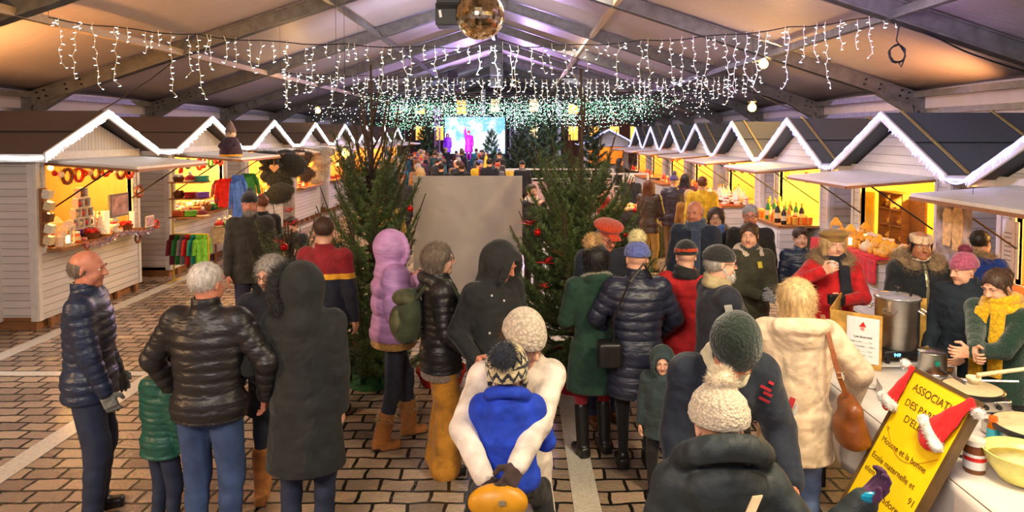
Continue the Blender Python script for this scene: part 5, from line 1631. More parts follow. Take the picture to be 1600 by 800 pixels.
PP['beard'] = person('bearded man in a black beanie and navy jacket holding a paper cup', 1124, 4.8, 1.76, 96, 0, head=(-6, 4), skin='fair', beard='white', glasses=K_gl,
    coat=dict(m=[K_navyc, mat('badge_white', sr(180, 180, 178), .7)], z=.72, b=1.14, collar=.04), legs=dict(m=K_jet), hat=dict(kind='beanie', m=knit('knit_black', sr(28, 28, 30)), s=1.02, tall=.09), hair=('bald', 'grey'),
    scarf=dict(m=cloth('scarf_sand', sr(160, 144, 108)), k=.85), R=(-.02, -.36, 1.06), L=(.12, -.34, 1.02), curl=(1.2, .8))
PP['bend'] = person('man in a dark green beanie and navy jacket bending towards a child in front', 1108, 3.65, 1.76, 2, 0, lean=34, hs=1.1, head=(-4, 10), skin='ruddy',
    coat=dict(m=[cloth('jacket_ink', sr(28, 40, 60)), K_zip], z=.74, b=1.22, sleeve=1.15, zip=1, collar=.08), legs=dict(m=K_jeand), hat=dict(kind='beanie', m=knit('knit_forest', sr(26, 42, 34)), tall=.14, s=1.14), hair=('short', 'grey'), glasses=mat('glasses_orange', sr(220, 120, 50), .3),
    scarf=dict(m=cloth('fleece_cream', sr(206, 200, 170)), k=1.05), R=(-.26, -.42, .82), L=(.28, -.42, .86))
PP['front'] = person('person in a dark hooded jacket and cream pompom hat in front, seen from behind', 1128, 2.42, 1.60, 180, 0, hs=1.1, head=(4, 6), skin='fair',
    coat=dict(m=[cloth('jacket_slate', sr(44, 56, 60), rough=.6, sheen=0)], z=.66, b=1.16, hood='down', hoodsize=1.3, **{'raise': .12}), legs=dict(m=K_jeand), hair=None,
    hat=dict(kind='beanie', m=knit('knit_ivory', sr(222, 204, 176), 100), pom=furmat('ivory', (226, 206, 180)), pomr=.048, ribs=1, s=1.1, pomc=(-.01, .02, .165)), L=(.34, -.1, .8), R=W4(1352, 782, 2.32), elbow=((-1, .4, -.8), None),
    gloves=cloth('glove_purple', sr(96, 44, 96)), curl=(.8, .5))
PP['cream'] = person('blonde woman in a cream hooded coat and light jeans, seen from behind', 1246, 4.0, 1.69, 172, 0, head=(10, 6), skin='fair',
    coat=dict(m=[cloth('wool_cream', sr(216, 192, 164), bump=.5)], z=.66, b=1.16, hood='down', hoodsize=1.3, sleeve=1.12), legs=dict(m=mat('denim_light', sr(110, 132, 172), .8, noise=.3, scale=9)), hair=('bob', 'blonde'), shoes=dict(h=.1),
    L=(.20, -.34, .98), R=(-.36, -.12, .96), elbow=((-1, .3, -.4), (1, .3, -.5)))
PP['kid2'] = person('small child in a dark teal hooded jacket, half hidden behind the bending man', 1036, 4.75, 1.02, -20, 0, hs=1.2, head=(10, 10), skin='fair',
    coat=dict(m=[cloth('cloth_teal', sr(50, 70, 74))], z=.72, b=1.15, hood='up'), legs=dict(m=K_jet), hair=None)
# ---- middle distance, right
PP['greyman'] = person('man with thinning hair in a navy jacket and grey scarf, looking down left', 1086, 7.4, 1.83, -28, 0, head=(-6, 8), skin='ruddy',
    coat=dict(m=[cloth('jacket_blue', sr(34, 48, 74)), K_zip], q=(.1, .006), z=.74, b=1.16), legs=dict(m=K_jet), hair=('bald', 'grey'), scarf=dict(m=knit('knit_greyblue', sr(70, 84, 110)), tails=((.04, 1.05),), k=1.0))
PP['furkid'] = person('woman with glasses in a blue scarf and fur hood just behind the man in navy', 1118, 8.0, 1.68, -15, 1, head=(-4, 0), skin='fair',
    coat=dict(m=[K_navyc], z=.7, b=1.1, hood='down', fur=K_ftan), legs=dict(m=K_jet), hair=('ear', 'brown'), glasses=K_gl, scarf=dict(m=cloth('scarf_blue', sr(70, 110, 180))))
PP['shades'] = person('man with grey hair and dark glasses behind the girl in olive', 1172, 7.7, 1.75, -10, 1, head=(-10, 4), skin='ruddy',
    coat=dict(m=[K_jet], z=.76, b=1.12), legs=dict(m=K_jet), hair=('short', 'grey'), glasses=K_gl)
PP['olive'] = person('girl with tied dark hair in an olive parka, grey gloves clasped', 1172, 6.5, 1.70, 8, 0, head=(-32, 4), skin='fair',
    coat=dict(m=[K_olive, mat('badge_gold', sr(200, 180, 60), .5), cloth('fleece_pale', sr(190, 176, 160))], z=.66, b=1.04, hood='down', hood_mi=2, collar_mi=2), legs=dict(m=K_jet), hair=('pony', 'brown'),
    gloves=knit('knit_grey', sr(130, 132, 142)), R=(-.03, -.30, 1.10), L=(.05, -.31, 1.12), curl=(.9, .9), palm=((1, 0, 0), (-1, 0, 0)), scarf=dict(m=cloth('scarf_slate', sr(66, 74, 84)), k=.8))
PP['boy'] = person('boy in a navy puffer jacket standing by the white champagne counter', 1250, 7.6, 1.49, -8, 0, head=(0, 2), hs=1.1, skin='fair', coat=dict(m=[K_navy], q=(.09, .01), z=.8, b=1.02, collar=.05), legs=dict(m=K_jet), hair=('boy', 'brown'))
M_redw = cloth('wool_red', sr(190, 14, 26))
PP['beret'] = person('smiling blonde woman in a red coat, camel beret and fur hood, drinking', 1302, 5.95, 1.70, -6, 0, head=(4, 2), skin='fair',
    coat=dict(m=[M_redw], z=.70, b=1.06, hood='down', hoodsize=1.25, fur=K_ftan, furr=.045, furl=.06), legs=dict(m=K_jet), hat=dict(kind='beret', m=cloth('felt_camel', sr(150, 116, 62))), hair=('bob', 'blonde'),
    scarf=dict(m=cloth('scarf_ink', sr(24, 30, 50)), tails=((.05, 1.22),), k=1.0), R=W4(1286, 424, 5.62), L=W4(1318, 470, 5.62), elbow=((-1, -.2, -.6), (1, .2, -.5)), curl=(1.0, .9), palm=((.6, .8, 0), (0, 1, 0)))
PP['hband'] = person('smiling woman in a dark parka with fur collar and cream headband behind the pot', 1438, 5.75, 1.73, -8, 0, head=(-4, 4), skin='tan',
    coat=dict(m=[cloth('parka_ink', sr(26, 34, 44)), K_zip], z=.66, b=1.18, hood='down', hoodsize=1.3, fur=K_ftan, furr=.052, furl=.06, zip=1), legs=dict(m=K_jet), hat=dict(kind='headband', m=cloth('fleece_sand', sr(220, 190, 158))), hair=('bun', 'dark'), scarf=dict(m=cloth('collar_cream', sr(226, 206, 180)), k=.75))
PP['pink'] = person('woman in a pink knitted pompom hat and teal navy jacket behind the counter', 1510, 5.2, 1.62, -62, 0, head=(-20, 8), skin='fair',
    coat=dict(m=[cloth('jacket_petrol', sr(26, 44, 62), sheen=0), cloth('collar_cream', sr(226, 206, 180))], q=(.09, .006), z=.74, b=1.15, collar=.09, hood='down'), legs=dict(m=K_jet),
    hat=dict(kind='beanie', m=knit('knit_rose', sr(176, 86, 118), 50), pom=furmat('rose', (130, 40, 70)), pomr=.040, s=1.02, tall=.115, pomc=(-.02, .05, .16)), hair=None, R=(-.14, -.26, .98), L=(.16, -.26, 1.0))
PP['yellow'] = person('woman in a dark green sweater and big mustard scarf serving at the counter', 1566, 4.62, 1.64, -64, 0, head=(-6, 20), skin='fair',
    coat=dict(m=[knit('knit_bottle', sr(22, 58, 46), 90)], z=.80, b=1.02, collar=0, name='sweater'), legs=dict(m=K_jet), hair=('bun', 'brown'),
    scarf=dict(m=knit('knit_mustard', sr(240, 182, 14), 50), tails=((-.06, .92), (.05, 1.0)), k=1.15), R=W4(1524, 562, 4.28), L=W4(1516, 550, 4.38), curl=(.9, .9), elbow=((-.3, .5, -1), (.3, .5, -1)))
PP['fur2'] = person('person in a bright blue jacket with a fur hood, behind the hanging picture', 1532, 6.4, 1.64, 120, 1, head=(0, 0), skin='fair',
    coat=dict(m=[cloth('nylon_royal', sr(24, 58, 140))], z=.76, b=1.1, hood='down', fur=K_ftan, furr=.04), legs=dict(m=K_jet), hair=('short', 'dark'))
PP['off'] = person('person just outside the right edge, one hand reaching in with a ladle', 1700, 3.55, 1.68, -80, 1, X=3.45, head=(0, 20), skin='fair', coat=dict(m=[K_char], z=.8), hair=('bun', 'brown'), legs=dict(m=K_jet), R=W4(1588, 578, 3.42), curl=(1.1, .5), elbow=((-.3, .6, -1), None))
# ---- middle distance, left and centre
PP['behindcap'] = person('person with reddish hair just behind the man in the pointed cap', 412, 9.3, 1.72, 170, 1, head=(60, 0), coat=dict(m=[K_jet], z=.76, b=1.1), legs=dict(m=K_jet), hair=('short', 'auburn'))
PP['reader'] = person('child reading a pale leaflet behind the small fir tree', 458, 9.2, 1.42, 10, 1, hs=1.1, head=(-20, 10), coat=dict(m=[K_char], z=.8), legs=dict(m=K_jet), hair=('boy', 'brown'), R=(-.1, -.3, 1.2), L=(.12, -.3, 1.2))
def mid(label, px, Y, h, yaw, m, hair=('short', 'brown'), hat=None, z=.76, legs=None, lod=1, **k):
    co = dict(m=[m], z=z, b=k.pop('b', 1.08)); co.update(k.pop('co', {}))
    return person(label, px, Y, h, yaw, lod, coat=co, legs=dict(m=legs or K_jet), hair=None if hat else hair, hat=hat, **k)
mid('woman in a brown jacket with pale piping and tan trousers, arms folded, by the pale lit paving', 1014, 12.6, 1.70, 140, puffer('puffer_brown', sr(66, 48, 44)), ('long', 'auburn'), legs=mat('chinos', sr(180, 140, 80), .8), R=(-.1, -.28, 1.1), L=(.1, -.28, 1.12))
mid('man in a bright yellow jacket seen from behind near the right chalets', 1096, 12.0, 1.80, 175, cloth('nylon_yellow', sr(226, 180, 40)), ('short', 'auburn'), b=1.2, legs=K_jet)
mid('blonde child just left of the man in the yellow jacket', 1076, 12.3, 1.55, 170, cloth('nylon_ochre', sr(160, 110, 50)), ('bob', 'blonde'))
mid('person in a purple patterned hat and dark jacket at the gold stall', 1052, 13.4, 1.74, 170, puffer('puffer_plum', sr(52, 40, 58)), hat=dict(kind='beanie', m=knit('knit_plum', sr(90, 70, 120)), pom=K_fgrey), legs=mat('chinos_dark', sr(120, 90, 60), .8))
mid('person in a burgundy coat farther along by the gold stall', 1070, 14.6, 1.70, 150, cloth('coat_burg', sr(96, 26, 40)), ('long', 'dark'))
mid('grey haired person bending over the fruit table', 986, 16.4, 1.62, -20, K_jet, ('ear', 'white'), head=(-20, 30))
mid('dark haired person reaching over the white railing', 968, 22, 1.78, 60, K_jet, ('long', 'dark'), L=(.3, -.5, 1.3))
mid('person in a red jacket with a pushchair left of the fruit table', 943, 13.8, 1.50, 110, cloth('nylon_scarlet', sr(214, 20, 34)), hat=dict(kind='beanie', m=knit('knit_black', sr(28, 28, 30))))
mid('young man eating, just right of the pale board', 831, 11.3, 1.72, 30, K_jet, ('short', 'brown'), R=(-.05, -.25, 1.4), scarf=dict(m=cloth('scarf_white', sr(210, 200, 190))))
mid('woman in a dark coat looking left behind the right fir', 872, 11.6, 1.66, -60, K_jet, ('long', 'brown'))
mid('person in a dark hat seen from behind at the rink railing', 816, 20.5, 1.74, 180, K_navyc, hat=dict(kind='beanie', m=knit('knit_black', sr(28, 28, 30))), scarf=dict(m=cloth('scarf_grey', sr(120, 120, 125))))
mid('person in a black hat and red scarf at the left of the pale board top', 628, 14, 1.76, 10, K_jet, hat=dict(kind='beanie', m=[knit('knit_black', sr(28, 28, 30)), knit('knit_orange', sr(196, 62, 20))]))
mid('person in a yellow and brown jacket behind the left fir', 612, 10.5, 1.66, 150, cloth('nylon_amber', sr(190, 150, 60)), ('long', 'brown'))
mid('person with grey hair in a long dark coat behind the left fir', 590, 12.5, 1.70, 170, K_char, ('ear', 'grey'))
mid('blonde person in a caramel fur coat before the crowd', 658, 17, 1.72, 175, cloth('coat_caramel', sr(170, 110, 50)), ('bob', 'blonde'), b=1.15)
mid('person in a black jacket with white lettering on the back', 690, 18.5, 1.76, 178, K_jet, ('short', 'dark'), b=1.1)
mid('child in a pale fur hood just above the pale board', 698, 12.2, 1.66, 4, K_navyc, ('short', 'brown'), co=dict(hood='up', fur=furmat('sand', (200, 170, 130)), rim_mi=0), head=(0, 10))
mid('person in a pale grey hood just above the right half of the board', 744, 13.2, 1.70, 176, cloth('hood_pale', sr(190, 180, 170)), co=dict(hood='up'))
mid('tall man in a dark blue jacket, back turned, right of the screen', 765, 20, 1.84, 178, K_navyc, ('short', 'dark'), b=1.2)
mid('man in a dark puffer left of the tall man in blue', 722, 19, 1.74, 185, K_jet, ('short', 'brown'), b=1.15)
mid('person raising an arm in a yellow sleeve towards the screen', 748, 22, 1.70, 180, cloth('nylon_yellow', sr(226, 180, 40)), ('short', 'dark'), R=(-.25, -.35, 1.95))
p_ = person('performer in a magenta costume with one arm raised on the stage', 733, 43.4, 1.85, 0, 2, z0=.9, coat=dict(m=[mat('costume_magenta', sr(200, 20, 170), .6)], z=.5, b=1.2), legs=dict(m=mat('costume_magenta', sr(200, 20, 170), .6)), hat=dict(kind='slouch', m=mat('costume_red', sr(220, 30, 70), .6)), R=(-.2, -.2, 2.0), hair=None)
person('second performer in violet on the left of the stage', 700, 43.6, 1.7, 0, 2, z0=.9, coat=dict(m=[mat('costume_violet', sr(130, 30, 190), .6)], z=.5, b=1.1), legs=dict(m=K_jet), hair=('long', 'dark'))
# ---- crowd before the stage
rc = random.Random(12)
CW = [('black', K_jet), ('navy', K_navyc), ('charcoal', K_char), ('plum', cloth('c_plum', sr(80, 40, 70))), ('teal', cloth('c_teal', sr(24, 90, 110))), ('tan', cloth('c_tan', sr(150, 110, 76))), ('red', cloth('c_red', sr(160, 34, 34))), ('grey', cloth('c_grey', sr(110, 108, 112)))]
CH = [('dark', 'short'), ('brown', 'short'), ('blonde', 'bob'), ('grey', 'ear'), ('auburn', 'long')]
HT = [('black', knit('knit_black', sr(28, 28, 30))), ('orange', knit('knit_orange', sr(196, 62, 20))), ('blue', knit('knit_blue', sr(88, 100, 168))), ('white', knit('knit_ivory', sr(222, 204, 176)))]
protoC = {}
names = []
used_c = set()
xs = []
for i in range(68):
    Y = 20.5 + 20 * (i / 68) + rc.uniform(-.3, .3)
    px = 592 + (i * 61.8) % 216 + rc.uniform(-4, 4)
    X = at(px, 300, Y).x
    X = max(X, -4.9)
    if any(abs(X - tx) < 1.1 and abs(Y - ty) < 1.1 for tx, ty in ((-5.2, 38), (-1.5, 36), (0, 31.5))): X -= 1.3
    if any(abs(X - a) < .62 and abs(Y - b) < .55 for a, b in xs): X += .65
    xs.append((X, Y))
    ci = (i * 5) % 8; hi = (i * 3) % 5; ht = i % 3 == 0; hk = (i // 3) % 4
    key = (ci, hk if ht else -1 - hi)
    far = ('at the back of the crowd', 'in the middle of the crowd', 'nearest part of the crowd')[0 if Y > 31 else 1 if Y > 25 else 2]
    who = ('a %s hat' % HT[hk][0]) if ht else '%s hair' % CH[hi][0]
    lb = '%s coated person with %s, %s' % (CW[ci][0], who, far)
    if key in protoC:
        o = dup(protoC[key], loc=(X, Y, 0), rz=math.radians(180 + rc.uniform(-35, 35)), label=lb, group='crowd before the stage: ' + lb)
        s_ = rc.uniform(.93, 1.04); o.scale = (s_, s_, s_)
    else:
        f = person(lb, px, Y, rc.uniform(1.62, 1.82), 180 + rc.uniform(-35, 35), 2, X=X, coat=dict(m=[CW[ci][1]], z=.7, b=1.1), legs=dict(m=K_jet), hair=None if ht else (CH[hi][1], CH[hi][0]), hat=dict(kind='beanie', m=HT[hk][1]) if ht else None, group='crowd before the stage: ' + lb)
        protoC[key] = f['root']
# ------------------------------------------------------------------ goods of the stalls
GC = dict(red=sr(200, 26, 24), gold=sr(230, 170, 60), white=sr(236, 226, 206), green=sr(40, 120, 50), purple=sr(110, 50, 170), brown=sr(120, 70, 36), blue=sr(84, 128, 226), orange=sr(236, 110, 30), grey=sr(130, 126, 124), pink=sr(226, 130, 140), black=sr(30, 28, 30), cream=sr(230, 206, 160), teal=sr(30, 150, 130), lime=sr(120, 200, 50), burgundy=sr(110, 20, 36))
def gm(c, rough=.45): return mat('goods_' + c, GC[c], rough, noise=.15, scale=30)
GP = {}
def good(kind, col):
    """prototype at the origin, base at z = 0 (hanging kinds: top at z = 0)"""
    m = gm(col); t = thing(kind, '', kind.replace('_', ' '), (0, 0, 0))
    B = lambda nm, mb, mm=None, **k: mb.build(nm, mm or m, t, **k)
    mb = MB()
    if kind == 'bauble':
        mb.sphere((0, 0, -.13), .045, 10); B('ball', mb, smooth='all'); mb = MB(); mb.cyl((0, 0, -.09), (0, 0, -.075), .012, n=6); mb.cyl((0, 0, -.075), (0, 0, 0), .0025, n=4); B('string', mb, gm('gold'))
    elif kind == 'candle':
        mb.cyl((0, 0, 0), (0, 0, .26), .034, n=14); B('wax', mb, mat('candle_wax', sr(250, 236, 200), .4, emit=(1, .75, .4), estr=.35), smooth=True); mb = MB(); mb.cyl((0, 0, .26), (0, 0, .28), .003, n=4); B('wick', mb, gm('black'))
        mb = MB(); mb.lathe([(.05, 0), (.055, .012), (.04, .016), (.001, .016)], (0, 0, 0), 14); B('dish', mb, gm('gold'))
    elif kind == 'gnome':
        mb.lathe([(.05, 0), (.06, .04), (.045, .09), (.02, .11)], (0, 0, 0), 12); B('body', mb, gm('white'), smooth='all')
        mb = MB(); mb.lathe([(.056, .085), (.05, .12), (.026, .19), (.006, .25), (.001, .26)], (0, 0, 0), 12); B('hat', mb, smooth='all'); mb = MB(); mb.sphere((0, -.05, .085), .013, 8); B('nose', mb, gm('pink')); mb = MB(); mb.lathe([(.001, .01), (.02, .03), (.038, .085), (.001, .09)], (0, -.03, 0), 8); B('beard', mb, gm('cream'))
    elif kind == 'gift_box':
        mb.box((0, 0, .05), (.15, .12, .1)); B('box', mb, bevel=.003); mb = MB(); mb.box((0, 0, .051), (.02, .124, .104)); mb.box((0, 0, .051), (.154, .02, .104)); mb.sphere((-.02, 0, .11), (.025, .012, .014), 8); mb.sphere((.02, 0, .11), (.025, .012, .014), 8); B('ribbon', mb, gm('gold' if col != 'gold' else 'red'))
    elif kind == 'jar':
        mb.lathe([(.04, 0), (.045, .01), (.045, .075), (.034, .09), (.034, .1)], (0, 0, 0), 14); B('glass', mb, smooth='all'); mb = MB(); mb.cyl((0, 0, .098), (0, 0, .118), .038, n=14); B('lid', mb, gm('white')); mb = MB(); mb.lathe([(.0455, .025), (.0455, .065)], (0, 0, 0), 14); B('label', mb, gm('cream'))
    elif kind == 'bottle':
        mb.lathe([(.038, 0), (.042, .01), (.042, .17), (.03, .21), (.015, .24), (.014, .30)], (0, 0, 0), 14); B('glass', mb, smooth='all'); mb = MB(); mb.lathe([(.0155, .235), (.016, .305), (.001, .31)], (0, 0, 0), 10); B('foil', mb, gm('gold')); mb = MB(); mb.lathe([(.0425, .06), (.0425, .14)], (0, 0, 0), 14); B('label', mb, gm('cream'))
    elif kind == 'plush_bear':
        mb.sphere((0, 0, .07), (.055, .05, .07), 10); mb.sphere((0, -.01, .16), .045, 10); 
        for s_ in (-1, 1): mb.sphere((s_ * .035, 0, .2), .016, 6); mb.sphere((s_ * .055, -.03, .09), (.02, .035, .02), 8); mb.sphere((s_ * .035, -.05, .02), (.024, .04, .022), 8)
        B('body', mb, smooth='all'); mb = MB(); mb.sphere((0, -.05, .15), (.018, .014, .014), 8); B('muzzle', mb, gm('cream')); mb = MB(); mb.tube([(.038 * math.cos(a), .036 * math.sin(a), .122) for a in np.linspace(0, 2 * PI, 11)[:-1]], .009, 5, closed=True); B('scarf', mb, gm('red' if col != 'red' else 'green'))
    elif kind == 'wreath':
        mb.tube([(.09 * math.cos(a), 0, -.15 + .09 * math.sin(a)) for a in np.linspace(0, 2 * PI, 17)[:-1]], .024, 6, closed=True)
        r = random.Random(4)
        for k in range(60):
            a = r.uniform(0, 2 * PI); p = Vector((.09 * math.cos(a), 0, -.15 + .09 * math.sin(a))); d = Vector((r.uniform(-1, 1), r.uniform(-1, 1), r.uniform(-1, 1))).normalized(); mb.tube([p, p + d * .045], [.006, .001], 3)
        B('ring', mb); mb = MB()
        for k in range(5): mb.sphere((.09 * math.cos(k * 1.3), -.025, -.15 + .09 * math.sin(k * 1.3)), .013, 6)
        B('berries', mb, gm('red' if col != 'red' else 'gold')); mb = MB(); mb.cyl((0, 0, -.05), (0, 0, 0), .002, n=4); B('string', mb, gm('black'))
    elif kind == 'cup':
        mb.lathe([(.026, 0), (.034, .01), (.04, .075), (.036, .075), (.03, .012), (.001, .012)], (0, 0, 0), 14); B('bowl', mb, smooth='all'); mb = MB(); mb.tube([(.038 + .024 * math.sin(a), 0, .04 - .024 * math.cos(a)) for a in np.linspace(0, PI, 7)], .005, 5); B('handle', mb)
    elif kind == 'teapot':
        mb.lathe([(.04, 0), (.07, .03), (.075, .06), (.05, .1), (.02, .115), (.018, .13), (.001, .135)], (0, 0, 0), 14); B('body', mb, smooth='all'); mb = MB(); mb.tube([(.06, 0, .04), (.1, 0, .06), (.12, 0, .1)], [.016, .012, .008], 6); B('spout', mb); mb = MB(); mb.tube([(-.06 - .035 * math.sin(a), 0, .065 - .035 * math.cos(a)) for a in np.linspace(0, PI, 7)], .006, 5); B('handle', mb)
    elif kind == 'basket':
        mb.lathe([(.07, 0), (.1, .08), (.104, .08), (.092, .08), (.064, .01), (.001, .01)], (0, 0, 0), 16); B('weave', mb, gm('brown')); mb = MB()
        r = random.Random(9)
        for k in range(14): a = k * 2.4; rr = .07 * math.sqrt(k / 14); mb.sphere((rr * math.cos(a), rr * math.sin(a), .085 + .02 * (k % 2)), .026, 7)
        B('contents', mb, smooth='all')
    elif kind == 'knit_hat':
        mb.lathe([(.085, 0), (.095, .012), (.09, .05), (.07, .09), (.03, .115), (.001, .12)], (0, 0, 0), 14); B('crown', mb, knit('goods_knit_' + col, GC[col])); mb = MB(); mb.lathe([(.09, 0), (.1, .005), (.1, .03), (.09, .034)], (0, 0, 0), 14); B('cuff', mb, gm('cream' if col != 'cream' else 'grey'), smooth='all'); mb = MB(); mb.sphere((0, 0, .14), .032, 8); B('pompom', mb, gm('white'))
    elif kind == 'folded_scarf':
        for k in range(3): mb.box((0, .004 * (k % 2), .018 + .034 * k), (.2, .14, .03))
        B('cloth', mb, knit('goods_knit_' + col, GC[col]), bevel=.01); mb = MB()
        for k in range(9): mb.box((-.09 + k * .022, -.085, .02), (.006, .03, .006))
        B('fringe', mb)
    elif kind == 'lantern':
        mb.box((0, 0, .01), (.11, .11, .02)); mb.box((0, 0, .19), (.11, .11, .02)); mb.lathe([(.07, .2), (.02, .26), (.001, .26)], (0, 0, 0), 4, R=Matrix.Rotation(PI / 4, 3, 'Z'))
        for a in (-.048, .048):
            for b in (-.048, .048): mb.box((a, b, .1), (.012, .012, .17))
        B('frame', mb); mb = MB(); mb.cyl((0, 0, .02), (0, 0, .1), .025, n=10); B('candle', mb, mat('lantern_glow', sr(255, 210, 130), .4, emit=(1, .6, .2), estr=3.0))
    elif kind == 'wooden_house':
        mb.box((0, 0, .06), (.12, .08, .12)); B('walls', mb); mb = MB(); mb.prism([(-.075, -.055, .115), (.075, -.055, .115), (0, -.055, .19)], (0, .11, 0)); B('roof', mb, gm('white')); mb = MB(); mb.box((0, -.042, .035), (.03, .006, .06)); mb.box((-.035, -.042, .085), (.022, .006, .022)); mb.box((.035, -.042, .085), (.022, .006, .022)); B('openings', mb, gm('gold'))
    elif kind == 'christmas_stocking':
        mb.prism([(-.04, -.008, -.05), (.04, -.008, -.05), (.04, -.008, -.2), (.035, -.008, -.28), (-.07, -.008, -.29), (-.085, -.008, -.25), (-.04, -.008, -.2)], (0, .03, 0)); B('sock', mb, bevel=.006); mb = MB(); mb.box((0, .007, -.065), (.095, .04, .05)); B('cuff', mb, gm('white'), bevel=.006); mb = MB(); mb.tube([(.03, .005, -.05), (.03, .005, 0)], .003, 4); B('loop', mb, gm('gold'))
    elif kind == 'garment':
        mb.prism([(-.2, 0, -.1), (-.07, 0, -.04), (.07, 0, -.04), (.2, 0, -.1), (.24, 0, -.42), (.17, 0, -.42), (.14, 0, -.2), (.15, 0, -.62), (-.15, 0, -.62), (-.14, 0, -.2), (-.17, 0, -.42), (-.24, 0, -.42)], (0, .05, 0)); B('fabric', mb, cloth('garment_' + col, GC[col]), bevel=.012); mb = MB(); mb.tube([(-.12, .025, -.075), (0, .025, -.03), (.12, .025, -.075)], .006, 5); mb.tube([(0, .025, -.03), (.0, .025, -.0), (.015, .025, .012), (.03, .025, 0)], .003, 4); B('hanger', mb, gm('brown'))
    elif kind == 'picture':
        mb.box((0, 0, .12), (.3, .02, .22)); B('frame', mb); mb = MB(); mb.box((0, -.012, .12), (.26, .006, .18)); B('print', mb, mat('landscape_print', sr(190, 150, 160), .4, noise=.6, scale=12))
    elif kind == 'soap':
        mb.box((0, 0, .02), (.08, .055, .04)); B('bar', mb, bevel=.008); mb = MB(); mb.box((0, 0, .02), (.03, .058, .043)); B('band', mb, gm('cream'))
    elif kind == 'toy_tree':
        for k in range(3): mb.lathe([(.09 - .022 * k, .05 + .07 * k), (.001, .17 + .07 * k)], (0, 0, 0), 10)
        B('boughs', mb); mb = MB(); mb.cyl((0, 0, 0), (0, 0, .06), .018, n=8); B('trunk', mb, gm('brown')); mb = MB(); mb.sphere((0, 0, .32), .02, 6); B('star', mb, gm('gold'))
    t['_k'] = 1
    return t
def put(kind, col, loc, label, rz=0.0, scale=1.0, group=None):
    key = (kind, col)
    gr = group or label
    if key not in GP:
        t = good(kind, col); GP[key] = t; del t['_k']
    else:
        t = dup(GP[key])
    t.location = loc; t.rotation_euler = (0, 0, rz); t.scale = (scale,) * 3 if isinstance(scale, (int, float)) else scale
    t['label'] = label; t['group'] = gr
    return t
def stall(xw, yc, s, z, d0, d1, a0, a1, kinds, n, where, seed, rows=3, hang=(), nh=0, zh=2.1, back=True, dh=.05, zmul=1.0):
    r = random.Random(seed)
    k = 0; per = max(1, n // rows)
    for row in range(rows):
        for i in range(per):
            kd, co = kinds[(k * 7 + row) % len(kinds)] if k % 3 else kinds[r.randrange(len(kinds))]
            a = a0 + (a1 - a0) * (i + .5 + r.uniform(-.15, .15)) / per; d = d1 + (d0 - d1) * (row + .5) / rows
            put(kd, co, (xw + s * d, yc + a, z + (rows - row < 0)), '%s %s on the counter of the %s' % (co, kd.replace('_', ' '), where), r.uniform(-.5, .5) + (PI / 2 if s > 0 else -PI / 2), r.uniform(.85, 1.15) * zmul); k += 1
    for i in range(nh):
        kd, co = hang[i % len(hang)]
        a = a0 + (a1 - a0) * (i + .5) / nh
        put(kd, co, (xw + s * dh, yc + a, zh), '%s %s hanging in the opening of the %s' % (co, kd.replace('_', ' '), where), (PI / 2 if s > 0 else -PI / 2), r.uniform(.85, 1.15))
    if back:
        # wooden shelf with goods on the back wall of the chalet
        D = -2.15
        sh = thing('wall_shelf', 'plain wooden wall shelf inside the %s' % where, 'shelf', (xw + s * D, yc, 1.2))
        for zz in (1.25, 1.62):
            mb = MB(); mb.box((xw + s * (D + .1), yc, zz), (.26, (a1 - a0) * .9, .025)); mb.build('board', M_wood, sh)
        mb = MB()
        for a in (-.45, .45): mb.box((xw + s * (D + .02), yc + (a1 - a0) * a, 1.4), (.03, .03, .6))
        mb.build('bracket', M_wood, sh)
        for zz in (1.2625, 1.6325):
            for i in range(4):
                kd, co = kinds[(i * 3 + int(zz * 10)) % len(kinds)]
                put(kd, co, (xw + s * (D + .12), yc + a0 + (a1 - a0) * (i + .6) / 4.6, zz), '%s %s on the back shelf inside the %s' % (co, kd.replace('_', ' '), where), (PI / 2 if s > 0 else -PI / 2), .88)

# counters standing out in front of the right hand chalets
for i, y in enumerate(YR):
    wh = ['nearest right chalet', 'chalet of gold crockery', 'champagne chalet', 'chalet with the orange cloth', 'chalet behind the yellow jacket', 'fifth chalet back on the right', 'sixth chalet back on the right', 'last right chalet'][i]
    t = thing('sales_counter', 'white boarded counter standing out in front of the %s' % wh, 'counter', (XWR - .37, y + .16, 0))
    mb = MB(); mb.box2((4.66, y - .8, .1), (4.70, y + 1.1, .88)); mb.build('front_panel', M_white, t)
    for a in (-.8, 1.06):
        mb = MB(); mb.box2((4.70, y + a, .1), (5.14, y + a + .04, .88)); mb.build('side_panel', M_white, t)
    mb = MB(); mb.box2((4.62, y - .84, .875), (5.15, y + 1.14, .92)); mb.build('worktop', M_wood, t)
    mb = MB()
    for a in (-.75, 1.0):
        for x in (4.72, 5.08): mb.box2((x, y + a, 0), (x + .04, y + a + .04, .1))
    mb.build('feet', M_wood, t)
def drape(label, x, y0, y1, z1, z0, m, sgn=-1):
    """cloth hanging over a counter edge, with folds; has thickness"""
    t = MB()
    t.grid(lambda u, v: (x + sgn * (.012 + .025 * abs(math.sin(u * 26)) * v) , y0 + (y1 - y0) * u, z1 - (z1 - z0) * v), 60, 6)
    t.grid(lambda u, v: (x + sgn * .012 * (1 - v) - sgn * .45 * v, y0 + (y1 - y0) * u, z1 + .004), 4, 4)
    return tag(t.build('counter_cloth', m, smooth='all', solid=.005), label, 'tablecloth')
drape('bright red cloth over the counter of the gold crockery chalet', 4.62, YR[1] - .84, YR[1] + 1.14, .925, .60, cloth('cloth_red', sr(206, 18, 34)))
drape('orange cloth falling to the ground over the fourth right counter', 4.62, YR[3] - .84, YR[3] + 1.14, .925, .06, cloth('cloth_orange', sr(226, 110, 50)))
